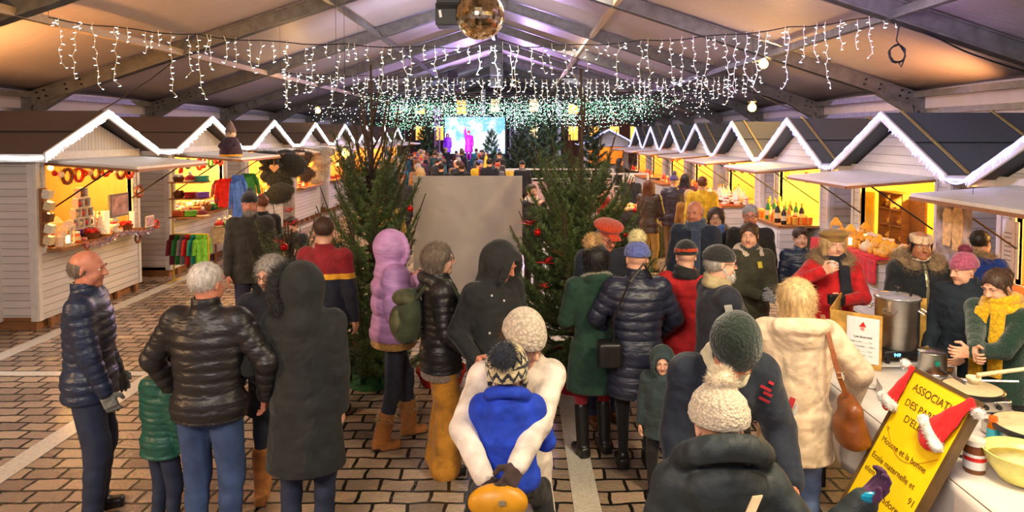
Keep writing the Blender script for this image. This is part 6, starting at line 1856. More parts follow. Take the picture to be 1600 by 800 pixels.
drape('orange red cloth over the counter behind the yellow jacket', 4.62, YR[4] - .84, YR[4] + 1.14, .925, .3, cloth('cloth_rust', sr(190, 70, 40)))

AL = [('candle', 'white'), ('gnome', 'red'), ('wooden_house', 'white'), ('gift_box', 'purple'), ('jar', 'orange'), ('toy_tree', 'white'), ('soap', 'pink'), ('lantern', 'white'), ('basket', 'red'), ('plush_bear', 'white')]
HB = [('bauble', 'red'), ('bauble', 'white'), ('wreath', 'brown'), ('bauble', 'gold'), ('wreath', 'red')]
stall(XWL, YL[0], 1, 1.05, -.42, .18, -.95, .92, AL, 33, 'nearest left chalet', 1, rows=3, hang=HB, nh=15, zh=2.14, zmul=1.25)
KN = [('knit_hat', 'red'), ('knit_hat', 'white'), ('folded_scarf', 'teal'), ('folded_scarf', 'orange'), ('knit_hat', 'grey'), ('folded_scarf', 'lime'), ('basket', 'brown'), ('knit_hat', 'burgundy'), ('folded_scarf', 'red'), ('basket', 'white'), ('folded_scarf', 'purple')]
stall(XWL, YL[1], 1, 1.05, -.42, .18, -.95, .9, KN, 27, 'knitwear chalet', 2, rows=3, zmul=1.2, hang=[('christmas_stocking', 'red'), ('wreath', 'green'), ('bauble', 'red'), ('wreath', 'red')], nh=8, zh=2.14)
stall(XWL, YL[2], 1, 1.05, -.42, .18, -.95, .9, [('basket', 'red'), ('lantern', 'gold'), ('plush_bear', 'cream'), ('gift_box', 'red'), ('wreath', 'red')][:4], 15, 'fur chalet', 3, rows=3, hang=HB, nh=7, zh=2.14)
stall(XWL, YL[3], 1, 1.05, -.42, .18, -.95, .9, [('bottle', 'green'), ('jar', 'red'), ('gift_box', 'gold'), ('lantern', 'red')], 12, 'fourth left chalet', 4, rows=2, hang=HB, nh=5, zh=2.14)
for i in range(4, 8):
    stall(XWL, YL[i], 1, 1.05, -.42, .18, -.95, .9, [('jar', 'gold'), ('gift_box', 'red'), ('basket', 'gold')], 6, ('fifth', 'sixth', 'seventh', 'last')[i - 4] + ' left chalet', 4 + i, rows=1, hang=HB, nh=3, zh=2.14, back=False)
GO = [('cup', 'gold'), ('teapot', 'gold'), ('jar', 'gold'), ('basket', 'gold'), ('cup', 'white'), ('lantern', 'gold'), ('teapot', 'cream')]
stall(XWR, YR[1], -1, .93, .05, .70, -.75, 1.05, GO, 36, 'gold crockery chalet', 21, rows=3, hang=[('bauble', 'red'), ('wooden_house', 'gold'), ('bauble', 'gold')], nh=0, zh=1.9, back=True, zmul=1.25)
stall(XWR, YR[2], -1, .92, .05, .70, -.75, 1.05, [('bottle', 'green'), ('bottle', 'black'), ('gift_box', 'gold'), ('bottle', 'gold'), ('gift_box', 'orange'), ('basket', 'gold')], 21, 'champagne chalet', 22, rows=3, hang=[('wreath', 'gold')], nh=2, zh=1.9, back=False, zmul=1.15)
stall(XWR, YR[3], -1, .93, .05, .70, -.75, 1.05, [('plush_bear', 'cream'), ('gnome', 'white'), ('plush_bear', 'white'), ('toy_tree', 'white'), ('basket', 'white')], 30, 'orange cloth chalet', 23, rows=3, hang=[('wreath', 'green'), ('bauble', 'gold')], nh=6, zh=1.9, zmul=1.15)
stall(XWR, YR[4], -1, .93, .05, .70, -.75, 1.05, [('gnome', 'red'), ('lantern', 'gold'), ('plush_bear', 'pink'), ('christmas_stocking', 'red')][:3], 15, 'rust cloth chalet', 24, rows=3, hang=[('bauble', 'red'), ('bauble', 'gold'), ('christmas_stocking', 'red')], nh=8, zh=1.9)
for i in range(5, 8):
    stall(XWR, YR[i], -1, .92, .05, .70, -.75, 1.05, [('lantern', 'gold'), ('gift_box', 'gold'), ('gnome', 'red')], 8, ('sixth', 'seventh', 'last')[i - 5] + ' right chalet', 25 + i, rows=1, hang=[('bauble', 'gold'), ('wreath', 'gold'), ('christmas_stocking', 'red')], nh=6, zh=1.9, back=False)

# --- special pieces of the left stalls
def tree_display(label, c, w, h):
    t = thing('display_tree', label, 'display', tuple(c))
    n = 5
    for k in range(n):
        z0 = c.z + h * k / n; ww = w * (1 - k / (n + .6)); cells = max(1, n - k)
        for j in range(cells):
            y = c.y + (j - (cells - 1) / 2) * ww / cells; s_ = ww / cells * .94; hh = h / n * .94
            mb = MB(); x = c.x
            for (yy, zz, sy, sz) in ((y, z0 + .006, s_, .012), (y, z0 + hh, s_, .012), (y - s_ / 2, z0 + hh / 2, .012, hh), (y + s_ / 2, z0 + hh / 2, .012, hh)): mb.box((x, yy, zz), (.09, sy, sz))
            mb.box((x - .04, y, z0 + hh / 2), (.01, s_, hh)); b_ = mb.build('compartment', M_paint, t)
            mb = MB(); mb.sphere((x + .01, y, z0 + hh * .45), (.03, s_ * .33, hh * .33), 8); mb.build('ornament', gm(('brown', 'pink', 'cream', 'red')[(k + j) % 4]), b_, smooth='all')
    return t
tree_display('white tree shaped display of little boxes in the nearest left chalet', Vector((XWL - .1, YL[0] - .12, 1.06)), .62, .72)
t = put('picture', 'grey', (XWL + .12, YL[0] + .42, 1.28), 'pinkish landscape picture standing in the nearest left chalet', PI / 2, 1.6)
t = put('picture', 'white', (XWL + .30, YL[0] + .95, 1.06), 'small white framed picture at the far end of the nearest left counter', PI / 2, .8)
t = put('picture', 'gold', (XWL - 1.2, YL[0] - .62, 1.05), 'yellow framed picture at the left inside the nearest left chalet', PI / 2, 1.5)
# tinsel along the counter edge
r_ = random.Random(5); mb = MB()
for k in range(900):
    u = r_.random(); y = YL[0] - .62 + 1.66 * u; p = Vector((XWL + .27, y, 1.03 - .03 * math.sin(u * 9))); d = Vector((r_.uniform(-.6, 1), r_.uniform(-1, 1), r_.uniform(-1, .8))).normalized()
    mb.tube([p + d * .01, p + d * r_.uniform(.04, .07)], [.0035, .002], 3)
tag(mb.build('tinsel_garland', mat('tinsel_silver', sr(200, 190, 215), .2, metal=.9, noise=.3, scale=80)), 'silver tinsel garland along the edge of the nearest left counter', 'garland')
t = thing('card_rack', 'rack of small cards on the near post of the nearest left chalet', 'rack', (XWL + .12, YL[0] - 1.12, 1.05))
mb = MB(); mb.box2((XWL + .02, YL[0] - 1.16, 1.1), (XWL + .05, YL[0] - 1.04, 1.85)); mb.build('backboard', M_wood, t)
for k in range(5):
    mb = MB(); mb.box((XWL + .10 + .02 * (k % 2), YL[0] - 1.11, 1.17 + .15 * k), (.10, .09, .11), rot=(0, .25, 0)); mb.build('card_pack', gm(('cream', 'white', 'brown')[k % 3]), t)
c = Vector((XWL + .22, YL[0] + 1.18, 1.12))
for lb, dz, dy, m1 in (('red and green ornament hanging beside the nearest left chalet', -.12, .12, 'red'),):
    put('wreath', 'red', (c.x, c.y + dy, c.z + .05), lb, PI / 2, .7)
put('wreath', 'brown', (XWL + .2, YL[0] + .78, 1.02), 'straw ornament hanging under the far end of the nearest left counter', PI / 2, .75)
put('wreath', 'red', (XWL + .24, YL[0] - .55, 1.08), 'red bow hung on the near part of the nearest left counter', PI / 2, .5)
put('wreath', 'brown', (XWL + .1, YL[0] + 1.02, 1.78), 'tall straw ornament hung on the far post of the nearest left chalet', PI / 2, 1.0)
# doll sitting on the second awning
c = at(361, 243, 12.4); c.z = 2.155
t = thing('doll', 'stuffed doll in a purple coat and pointed hat sitting on the second left awning', 'doll', tuple(c))
mb = MB(); mb.lathe([(.16, 0), (.20, .04), (.17, .2), (.12, .32), (.06, .36)], c, 16); mb.build('coat', cloth('doll_purple', sr(70, 44, 70)), t, smooth='all')
mb = MB(); mb.sphere(c + Vector((0, 0, .40)), (.095, .09, .09), 14); mb.build('head', cloth('doll_face', sr(214, 186, 160)), t, smooth='all')
mb = MB(); mb.lathe([(.105, .43), (.09, .48), (.04, .60), (.001, .66)], c, 14); mb.build('hat', cloth('doll_hat', sr(120, 100, 100)), t, smooth='all')
mb = MB(); mb.lathe([(.19, -.0), (.20, .03), (.18, .06)], c, 16); mb.build('basket', gm('gold'), t)
for s_ in (-1, 1):
    mb = MB(); mb.tube([c + Vector((s_ * .10, -.02, .28)), c + Vector((s_ * .15, -.12, .18)), c + Vector((s_ * .04, -.19, .12))], [.04, .035, .03], 7); mb.build('arm', cloth('doll_purple', sr(70, 44, 70)), t, smooth='all')
    mb = MB(); mb.sphere(c + Vector((s_ * .035, -.085, .41)), .012, 6); mb.build('eye', M_black, t)
# knitwear stall: dress, garments, clothes rail
def garm(label, c, col, rz=PI / 2, sc=1.0): put('garment', col, c, label, rz, sc)
for i, (px, py, Y, col, sc_, lb) in enumerate(((372, 275, 12.6, 'blue', (.75, 1, 1.45), 'long blue dress hanging at the knitwear chalet'), (352, 280, 13.4, 'red', .9, 'red cardigan hanging left of the blue dress'), (388, 272, 13.6, 'green', .95, 'dark green jacket hanging right of the blue dress'), (344, 282, 13.7, 'burgundy', .8, 'burgundy jacket hanging behind the red cardigan'))):
    garm(lb, at(px, py, Y), col, .3, sc_)
p0 = atz(272, 440, 0); Yr = p0.y
t = thing('clothes_rail', 'yellow metal clothes rail standing in front of the knitwear chalet', 'clothes rail', tuple(p0))
x0 = p0.x; x1 = at(326, 400, Yr).x; zt = at(280, 366, Yr).z
for x in (x0, x1):
    mb = MB(); mb.cyl((x, Yr, 0), (x, Yr, zt + .9 if x == x0 else zt), .016, n=6); mb.cyl((x, Yr - .22, .02), (x, Yr + .22, .02), .014, n=6); mb.build('upright', mat('rail_yellow', sr(210, 180, 60), .4), t)
mb = MB(); mb.cyl((x0, Yr, zt), (x1, Yr, zt), .014, n=6); mb.build('bar', mat('rail_yellow', sr(210, 180, 60), .4), t)
for zz in (.3, .62, .9):
    mb = MB(); mb.box(((x0 + x1) / 2, Yr, zt + zz), (x1 - x0, .3, .02)); mb.build('shelf', M_wood, t)
    for k in range(3):
        kd, co = KN[(k * 2 + int(zz * 10)) % len(KN)]
        put(kd, co, (x0 + .12 + k * .2, Yr, zt + zz + .012), '%s %s on the shelves above the yellow clothes rail' % (co, kd.replace('_', ' ')), k * .4, 1.0)
for k, (col, lb) in enumerate((('burgundy', 'burgundy child coat at the left of the yellow rail'), ('green', 'dark green child coat on the yellow rail'), ('grey', 'grey child coat on the yellow rail'), ('red', 'red child coat on the yellow rail'), ('teal', 'teal child coat on the yellow rail'), ('lime', 'lime green child coat at the right of the rail'))):
    garm(lb, (x0 + .06 + k * .09, Yr, zt - .01), col, PI / 2 - .5, .82)
t = thing('display_table', 'low table with a pale cloth in front of the knitwear chalet', 'table', (XWL + .75, YL[1] + .25, 0))
mb = MB(); mb.box2((XWL + .4, YL[1] - .45, .74), (XWL + 1.1, YL[1] + .95, .77)); mb.build('tabletop', M_wood, t)
for a in (-.4, .9):
    for d in (.45, 1.05): mb = MB(); mb.cyl((XWL + d, YL[1] + a, 0), (XWL + d, YL[1] + a, .74), .02, n=6); mb.build('leg', M_wood, t)
mb = MB(); mb.grid(lambda u, v: (XWL + .39 + .72 * u, YL[1] - .47 + (-.01 - .008 * math.sin(u * 30)) * v, .775 - .30 * v), 20, 3); mb.grid(lambda u, v: (XWL + 1.12 + .01 * math.sin(u * 40) * v, YL[1] - .47 + 1.44 * u, .775 - .30 * v), 30, 3); mb.grid(lambda u, v: (XWL + .39 + .73 * u, YL[1] - .47 + 1.44 * v, .776), 2, 2)
tag(mb.build('table_cover', cloth('linen', sr(210, 190, 150)), solid=.004), 'pale linen cover on the low table of the knitwear chalet', 'tablecloth')
r_ = random.Random(8)
for k in range(24):
    kd, co = KN[(k * 5) % len(KN)]
    put(kd, co, (XWL + .52 + .2 * (k % 3) + r_.uniform(-.03, .03), YL[1] - .35 + .155 * (k // 3), .785), '%s %s heaped on the low table of the knitwear chalet' % (co, kd.replace('_', ' ')), r_.uniform(0, 3), 1.0)
# furs hung from the third awning
def fur_pelt(label, c, w, h, m, seed, n=2600):
    r = np.random.default_rng(seed); f = Field()
    for k in range(7):
        f.ell((c.x + r.uniform(-w * .3, w * .3), c.y + r.uniform(-.12, .12), c.z - h * (k + .5) / 7), (w * r.uniform(.26, .42), .10, h * .16), 0, .05)
    f.ell((c.x, c.y, c.z - h * .12), (w * .5, .12, h * .14), 0, .05)
    v, q, mi = f.mesh(.024); sv, sf = strands(v, q, n, .07, .004, r, droop=.9, jit=.5)
    t = thing('fur_pelt', label, 'fur', tuple(c))
    o = np_mesh('fur', v - np.array(c), q, mi, [m], t, [(sv - np.array(c), sf, 0)])
    mb = MB(); mb.tube([c + Vector((0, 0, -h * .02)), c + Vector((.01, 0, .06))], .006, 4); mb.build('hook', M_black, t)
fur_pelt('large black fur with tags hanging before the third left chalet', at(443, 240, 14.75), .86, 1.0, K_fblack, 1, 3600)
fur_pelt('black fur draped to the left along the second awning end', at(421, 238, 14.4), .55, .36, K_fblack, 2, 1200)
fur_pelt('brown fur hanging right of the large black fur', at(474, 237, 16.1), .46, .66, furmat('brown', (66, 40, 28)), 3)
fur_pelt('grey white fur hanging right of the brown fur', at(499, 234, 17.3), .60, .80, furmat('ash', (176, 164, 154)), 4)
c = at(428, 262, 14.1)
mb = MB(); mb.cyl((XWL + 1.18, YL[1] + .9, 2.13), (XWL + 1.18, YL[2] - .95, 2.13), .014, n=6); tag(mb.build('hanging_pole', M_wood), 'wooden pole between the second and third left awnings, hung with furs', 'pole')
mb = MB(); mb.prism([(c.x, c.y, c.z - .10), (c.x - .10, c.y, c.z), (c.x - .08, c.y, c.z + .06), (c.x - .03, c.y, c.z + .06), (c.x, c.y, c.z + .02), (c.x + .03, c.y, c.z + .06), (c.x + .08, c.y, c.z + .06), (c.x + .10, c.y, c.z)], (0, .03, 0)); mb.tube([(c.x, c.y, c.z + .02), (c.x, c.y, c.z + .2)], .003, 4)
tag(mb.build('wooden_heart', mat('heart_wood', sr(200, 150, 110), .6)), 'pale wooden heart hanging beside the black fur', 'heart')
# right stalls: dresser, notices, hanging picture, lettering
t = thing('dresser', 'gold lit shelf unit with crockery in the red cloth chalet', 'shelf', (XWR + .35, YR[1] + .75, .93))
for k in range(4):
    mb = MB(); mb.box((XWR + .30, YR[1] + .62, .95 + .24 * k), (.24, .66, .02)); mb.build('shelf', M_wood, t)
for a in (.3, .62, .94):
    mb = MB(); mb.box((XWR + .30, YR[1] + a, 1.31), (.24, .02, .74)); mb.build('side', M_wood, t)
mb = MB(); mb.box((XWR + .30, YR[1] + .10, 1.29), (.03, .40, .66)); mb.build('door', M_wood, t)
for k in range(3):
    for a in (.40, .52, .72, .84):
        put('cup' if (k + int(a * 10)) % 2 else 'teapot', 'gold', (XWR + .30, YR[1] + a, .962 + .24 * k), '%s on the shelf unit of the red cloth chalet' % ('gold cup' if (k + int(a * 10)) % 2 else 'gold teapot'), -PI / 2, .8)
def text(label, body, origin, right, up_, size, m, parent, off=.0015, spacing=1.0, name='lettering', bold=0):
    cu = bpy.data.curves.new(name, 'FONT'); cu.body = body; cu.size = size; cu.extrude = off; cu.space_character = spacing; cu.offset = bold
    o = bpy.data.objects.new(name, cu); COL.objects.link(o); cu.materials.append(m)
    R_ = Vector(right).normalized(); U_ = Vector(up_).normalized(); N_ = R_.cross(U_)
    M_ = Matrix((R_, U_, N_)).transposed().to_4x4(); M_.translation = Vector(origin) - (parent_loc(parent) if parent else Vector((0, 0, 0)))
    o.matrix_local = M_
    if parent: o.parent = parent
    o.matrix_local = M_
    me = bpy.data.meshes.new_from_object(o); q = bpy.data.objects.new(name, me); COL.objects.link(q)
    if parent: q.parent = parent
    q.matrix_local = M_
    bpy.data.objects.remove(o)
    return q
M_ink = mat('ink', (.012, .010, .010), .6, noise=0); M_paper = mat('paper', sr(226, 226, 230), .7, noise=.03)
t = thing('shop_banner', 'white lettered strip on the counter of the champagne chalet', 'sign', (4.655, YR[2], .7))
mb = MB(); mb.box2((4.646, YR[2] - .7, .52), (4.655, YR[2] + 1.0, .80)); mb.build('strip', M_paper, t)
text('', 'P CHAMPAGNE MI', (4.642, YR[2] + .95, .60), (0, -1, 0), (0, 0, 1), .17, M_ink, t)
# picture on clear film hanging from the nearest right awning
c0 = at(1466, 306, 7.6)
t = thing('hanging_picture', 'picture of pale pastries on clear film hanging under the nearest right awning', 'poster', tuple(c0))
a = at(1464, 306, 7.4); b_ = at(1520, 312, 6.9); zb = at(1490, 398, 7.2).z
mb = MB(); mb.prism([(a.x, a.y, a.z + .05), (b_.x, b_.y, a.z + .05), (b_.x, b_.y, zb), (a.x, a.y, zb)], (.004, .006, 0)); mb.build('film', mat('film_print', sr(170, 150, 140), .15, noise=.8, scale=5, emit=(.55, .50, .52), estr=0.0), t)
d_ = (b_ - a); d_.z = 0
for k, (u0, u1, v0, v1) in enumerate(((.18, .42, .2, .85), (.45, .72, .15, .9))):
    mb = MB(); P_ = []
    for (uu, vv) in ((u0, v0 + .1), (u0 + .06, v0), (u1, v0), (u1 + .06, v0 + .2), (u1, v1), (u0 + .02, v1)):
        P_.append(Vector((a.x, a.y, a.z)) + d_ * uu + Vector((-.003, -.004, -(a.z - zb) * vv)))
    mb.prism(P_, (.001, .001, 0)); mb.build('pastry_print', mat('print_biscuit', sr(226, 178, 120), .4, noise=.3, scale=20), t)
mb = MB(); mb.tube([a + Vector((0, 0, .05)), a + Vector((.02, 0, .14))], .003, 4); mb.tube([Vector((b_.x, b_.y, a.z + .05)), Vector((b_.x, b_.y, a.z + .14))], .003, 4); mb.build('string', M_black, t)
for j, (px, py0, py1, Y, lb, body) in enumerate(((1583, 345, 432, 7.3, 'tall white notice on the boards of the nearest right chalet', 'CARTE'), (1592, 440, 500, 7.2, 'small white notice below the tall one on the right wall', 'MENU'))):
    z1 = at(px, py0, 7.45).z; z0 = at(px, py1, 7.45).z
    ya = 5.36 * FPX / (px - 14 - CX); yb = 5.36 * FPX / (px + 12 - CX)
    t = thing('notice', lb, 'notice', (5.372, ya, z0)); mb = MB(); mb.box2((5.366, yb, z0), (5.379, ya, z1)); mb.build('paper', M_paper, t)
    mb = MB()
    for k in range(7): mb.box2((5.364, yb + .04, z1 - .14 - k * .05), (5.366, ya - .04, z1 - .13 - k * .05))
    mb.box2((5.364, yb + .05, z1 - .62 if j == 0 else z0 + .05), (5.366, ya - .07, (z1 - .52) if j == 0 else z0 + .09)); mb.build('printed_lines', mat('print_grey', sr(120, 116, 124), .7), t)
# ------------------------------------------------------------------ food counter in the right foreground
ZT = .85
t = thing('folding_table', 'long folding table under a white cloth at the right, with crepe plates', 'table', (2.6, 3.9, 0))
mb = MB(); mb.box2((2.14, 2.2, ZT - .04), (3.02, 4.92, ZT - .008)); mb.build('tabletop', M_wood, t)
for x in (2.2, 2.95):
    for y in (2.3, 4.85): mb = MB(); mb.cyl((x, y, 0), (x, y, ZT - .04), .02, n=8); mb.build('leg', M_black, t)
t = thing('folding_table', 'second table at the far end of the white counter, under the steel pot', 'table', (2.7, 5.3, 0))
mb = MB(); mb.box2((2.14, 4.94, ZT - .04), (3.18, 5.62, ZT - .008)); mb.build('tabletop', M_wood, t)
for x in (2.2, 3.1):
    for y in (5.0, 5.56): mb = MB(); mb.cyl((x, y, 0), (x, y, ZT - .04), .02, n=8); mb.build('leg', M_black, t)
M_tc = mat('white_tablecloth', sr(226, 218, 214), .55, noise=.04, scale=6, bump=.25, bscale=6, dist=.03)
def tcloth(label, x0, x1, y0, y1, drop):
    mb = MB(); mb.grid(lambda u, v: (x0 + (x1 - x0) * u, y0 + (y1 - y0) * v, ZT + .002 * math.sin(u * 13) * math.sin(v * 21)), 12, 24)
    mb.grid(lambda u, v: (x0 - .01 - (.02 + .035 * math.sin(u * 34) * math.sin(u * 9 + 1)) * v, y0 + (y1 - y0) * u, ZT - drop * v * (1 + .06 * math.sin(u * 11))), 70, 8)
    mb.grid(lambda u, v: (x1 + .01 + .02 * math.sin(u * 30) * v, y0 + (y1 - y0) * u, ZT - drop * .6 * v), 40, 4)
    return tag(mb.build('tablecloth', M_tc, smooth='all', solid=.003), label, 'tablecloth')
tcloth('white cloth covering the long right foreground table', 2.13, 3.03, 2.18, 4.92, .42)
tcloth('white cloth covering the far table under the steel pot', 2.13, 3.19, 4.93, 5.64, .42)

# wooden wind shields
def panel(label, a, b, z0, z1, lab=None):
    mb = MB(); a = Vector(a); b = Vector(b); n = Vector((-(b - a).y, (b - a).x, 0)).normalized() * .012
    mb.prism([(a.x, a.y, z0), (b.x, b.y, z0), (b.x, b.y, z1), (a.x, a.y, z1)], n)
    return tag(mb.build('wooden_screen', M_ply, bevel=.002), label, 'screen')
A_ = atz(1296, 566, ZT); B_ = atz(1377, 581, ZT)
panel('yellow wooden screen with the price list on it, before the steel pot', (A_.x, A_.y, 0), (B_.x, B_.y, 0), ZT + .002, ZT + .40)
panel('yellow wooden screen running back at the left of the steel pot', (A_.x + .02, A_.y + .03, 0), (2.66, 5.58, 0), ZT + .002, ZT + .40)
panel('yellow wooden screen behind the right side of the steel pot', (3.02, 5.3, 0), (3.18, 5.28, 0), ZT + .002, ZT + .42)
d = Vector((B_.x - A_.x, B_.y - A_.y, 0)).normalized(); n = Vector((d.y, -d.x, 0))
t = thing('price_list', 'white price list with a small bearded face, fixed to the wooden screen', 'price list', (A_.x, A_.y, ZT + .1))
o_ = Vector((A_.x, A_.y, 0)) + d * .115 + n * .004; w = .215
mb = MB(); mb.prism([o_ + Vector((0, 0, ZT + .045)), o_ + d * w + Vector((0, 0, ZT + .045)), o_ + d * w + Vector((0, 0, ZT + .375)), o_ + Vector((0, 0, ZT + .375))], n * .002); mb.build('sheet', M_paper, t)
q = o_ + n * .003
text('', 'Les douceurs', q + d * .05 + Vector((0, 0, ZT + .225)), d, (0, 0, 1), .022, M_ink, t, .0005, bold=.0006)
for k, s_ in enumerate(('Crepe sucre ........... 2 e', 'Crepe chocolat ..... 2,50 e', 'Vin chaud ............... 2 e', 'Chocolat chaud ...... 2 e')):
    text('', s_, q + d * .02 + Vector((0, 0, ZT + .19 - k * .032)), d, (0, 0, 1), .016, M_ink, t, .0004)
mb = MB(); c = q + d * .105 + Vector((0, 0, ZT + .30)); mb.cyl(c, c + n * .0015, .022, n=16, mi=0); c2 = c - Vector((0, 0, .008)) + n * .0016; mb.cyl(c2, c2 + n * .001, .013, n=12, mi=1); mb.prism([c + d * -.024 + Vector((0, 0, .006)) + n * .002, c + d * .024 + Vector((0, 0, .006)) + n * .002, c + d * .004 + Vector((0, 0, .045)) + n * .002], n * .001, 2)
mb.build('emblem', [gm('white'), gm('pink'), gm('red')], t)

# stock pot on a hot plate
c = Vector((at(1401, 520, 5.12).x, 5.12, ZT))
t = thing('hot_plate', 'black hot plate with a blue digital display under the big pot', 'hot plate', tuple(c))
mb = MB(); mb.box(c + Vector((0, 0, .075)), (.34, .30, .045)); mb.build('housing', M_black, t, bevel=.006)
for dx in (-.13, .13):
    for dy in (-.12, .12): mb = MB(); mb.cyl(c + Vector((dx, dy, .0)), c + Vector((dx, dy, .06)), .018, n=8); mb.build('leg', M_black, t)
text('', '949', c + Vector((-.10, -.1515, .062)), (1, 0, 0), (0, 0, 1), .034, emis('display_blue', (.1, .55, 1.0), 5), t, .0005, name='display')
c = c + Vector((0, 0, .0985)); R0 = .152
t = thing('stock_pot', 'big steel stock pot with a glass lid on the food counter', 'pot', tuple(c))
mb = MB(); mb.lathe([(R0 * .97, 0), (R0, .01), (R0, .36), (R0 + .01, .365), (R0 + .01, .372), (R0 - .004, .37), (R0 - .004, .02), (.001, .02)], c, 40); mb.build('vessel', M_steel, t, smooth=True)
ld = MB(); ld.lathe([(R0 + .008, .374), (R0 + .004, .385), (R0 - .02, .392), (.001, .415)], c, 40); l_ = ld.build('lid', mat('lid_glass', (.55, .55, .6), .06, metal=.55, noise=.02), t, smooth='all')
mb = MB(); mb.lathe([(.012, .41), (.010, .425), (.022, .44), (.018, .455), (.001, .457)], c, 14); mb.build('knob', M_black, l_, smooth='all')
for a in (2.6, -0.75, 3.9):
    dd = Vector((math.cos(a), math.sin(a), 0)); tt = Vector((-dd.y, dd.x, 0))
    mb = MB(); P_ = [c + dd * R0 + tt * -.045 + Vector((0, 0, .30)), c + dd * (R0 + .035) + tt * -.045 + Vector((0, 0, .28)), c + dd * (R0 + .035) + tt * .045 + Vector((0, 0, .28)), c + dd * R0 + tt * .045 + Vector((0, 0, .30))]
    mb.tube(P_, .006, 6); mb.build('handle', M_steel, t, smooth=True)
mb = MB(); mb.cyl(c + Vector((.05, -.08, .38)), c + Vector((.055, -.09, .46)), .009, n=8); tag(mb.build('soup_ladle', M_black), 'black ladle handle sticking up out of the big steel pot', 'ladle')
c = Vector((at(1457, 560, 4.72).x, 4.72, ZT + .003))
t = thing('saucepan', 'smaller steel container with a lid right of the big pot', 'pot', tuple(c))
mb = MB(); mb.lathe([(.085, 0), (.09, .01), (.09, .17), (.094, .175), (.086, .175), (.086, .02), (.001, .02)], c, 24); mb.build('vessel', M_steel, t, smooth=True)
mb = MB(); mb.lathe([(.096, .176), (.09, .184), (.001, .192)], c, 24); mb.build('lid', M_steel, t, smooth='all')
mb = MB(); mb.box(c + Vector((-.02, -.091, .12)), (.03, .006, .03)); mb.build('label', gm('teal'), t)

def simple(kind, label, cat, c, parts):
    t = thing(kind, label, cat, tuple(c))
    for nm, mb, m, sm in parts: mb.build(nm, m, t, smooth=sm)
    return t
def L_(prof, c, n=20): mb = MB(); mb.lathe(prof, c, n); return mb
c = atz(1402, 628, ZT) + Vector((0, .02, .003)); mb = MB(); mb.box(c + Vector((0, .02, .05)), (.17, .19, .10), rot=(0, 0, -.3)); hb = MB(); hb.tube([c + Vector((-.05, -.1, .02)), c + Vector((-.07, -.13, .07)), c + Vector((-.02, -.12, .12)), c + Vector((.07, -.06, .125))], .006, 6)
simple('cool_box', 'white box with a black wire handle on the white tablecloth', 'box', c, [('box', mb, M_paint, False), ('handle', hb, M_black, True)])
c = atz(1362, 606, ZT) + Vector((0, 0, .003)); simple('saucer', 'small white saucer lying on the white cloth by the box', 'saucer', c, [('dish', L_([(.03, 0), (.045, .008), (.043, .012), (.001, .006)], c), M_paint, 'all')])
c = atz(1340, 603, ZT) + Vector((0, 0, .028)); mb = MB(); mb.sphere(c, .026, 14); tag(mb.build('red_ball', gm('red'), smooth='all'), 'small red woollen ball on the edge of the white tablecloth', 'ball')
c = atz(1462, 595, ZT) + Vector((0, 0, .003)); simple('sauce_bowl', 'bowl of brown sauce at the top of the yellow sign', 'bowl', c, [('bowl', L_([(.04, 0), (.07, .04), (.075, .06), (.07, .06), (.06, .03), (.001, .025)], c), M_steel, 'all'), ('sauce', L_([(.069, .052), (.001, .056)], c), gm('brown'), 'all')])
c = atz(1492, 616, ZT) + Vector((0, 0, .003)); mb = MB(); mb.grid(lambda u, v: tuple(c + Vector((-.12 + .24 * u, -.08 + .16 * v, .02 + .018 * math.sin(u * 11 + v * 5) + .012 * math.sin(v * 17)))), 16, 12); tag(mb.build('tea_towel', cloth('towel_green', sr(20, 110, 74)), smooth='all', solid=.006), 'crumpled green tea towel on the counter behind the yellow sign', 'cloth')
def crepe_maker(label, c, R_, crepe):
    t = thing('crepe_maker', label, 'crepe maker', tuple(c))
    mb = MB(); mb.box(c + Vector((0, 0, .045)), (R_ * 1.7, R_ * 1.7, .07)); b = mb.build('base', M_steel, t, bevel=.008)
    for k in range(3):
        mb = MB(); p = c + Vector((-R_ * .55 + k * R_ * .45, -R_ * .85, .045)); mb.cyl(p, p + Vector((0, -.018, 0)), .017, .014, n=12); mb.build('knob', M_black, b)
    mb = MB(); mb.lathe([(R_ * .9, .08), (R_, .088), (R_, .108), (R_ * .97, .112), (.001, .112)], c, 36); mb.build('plate', mat('cast_iron', (.02, .02, .02), .3), t, smooth=True)
    if crepe:
        mb = MB(); mb.lathe([(R_ * .93, .1125), (R_ * .90, .1155), (.001, .1158)], c, 36); tag(mb.build('crepe', mat('crepe_batter', sr(238, 214, 168), .5, noise=.12, scale=20), smooth='all'), label.replace('round crepe plate', 'pale crepe cooking on the plate').replace('black ', ''), 'crepe')
    return t
crepe_maker('round crepe plate nearest the right edge, cream topped', Vector((2.80, 3.66, ZT + .003)), .2, True)
crepe_maker('farther round crepe plate by the woman in the mustard scarf', Vector((2.84, 4.22, ZT + .003)), .175, True)
c = Vector((2.38, 3.20, ZT + .003))
simple('mixing_bowl', 'big pale yellow mixing bowl on the white cloth', 'bowl', c + Vector((.08, .07, 0)), [('bowl', L_([(.07, 0), (.10, .012), (.155, .09), (.172, .145), (.178, .147), (.170, .15), (.15, .09), (.095, .02), (.001, .018)], c + Vector((.08, .07, 0)), 36), mat('plastic_lemon', sr(228, 222, 130), .35), 'all'), ('batter', L_([(.155, .10), (.001, .102)], c + Vector((.08, .07, 0)), 30), gm('cream'), 'all')])
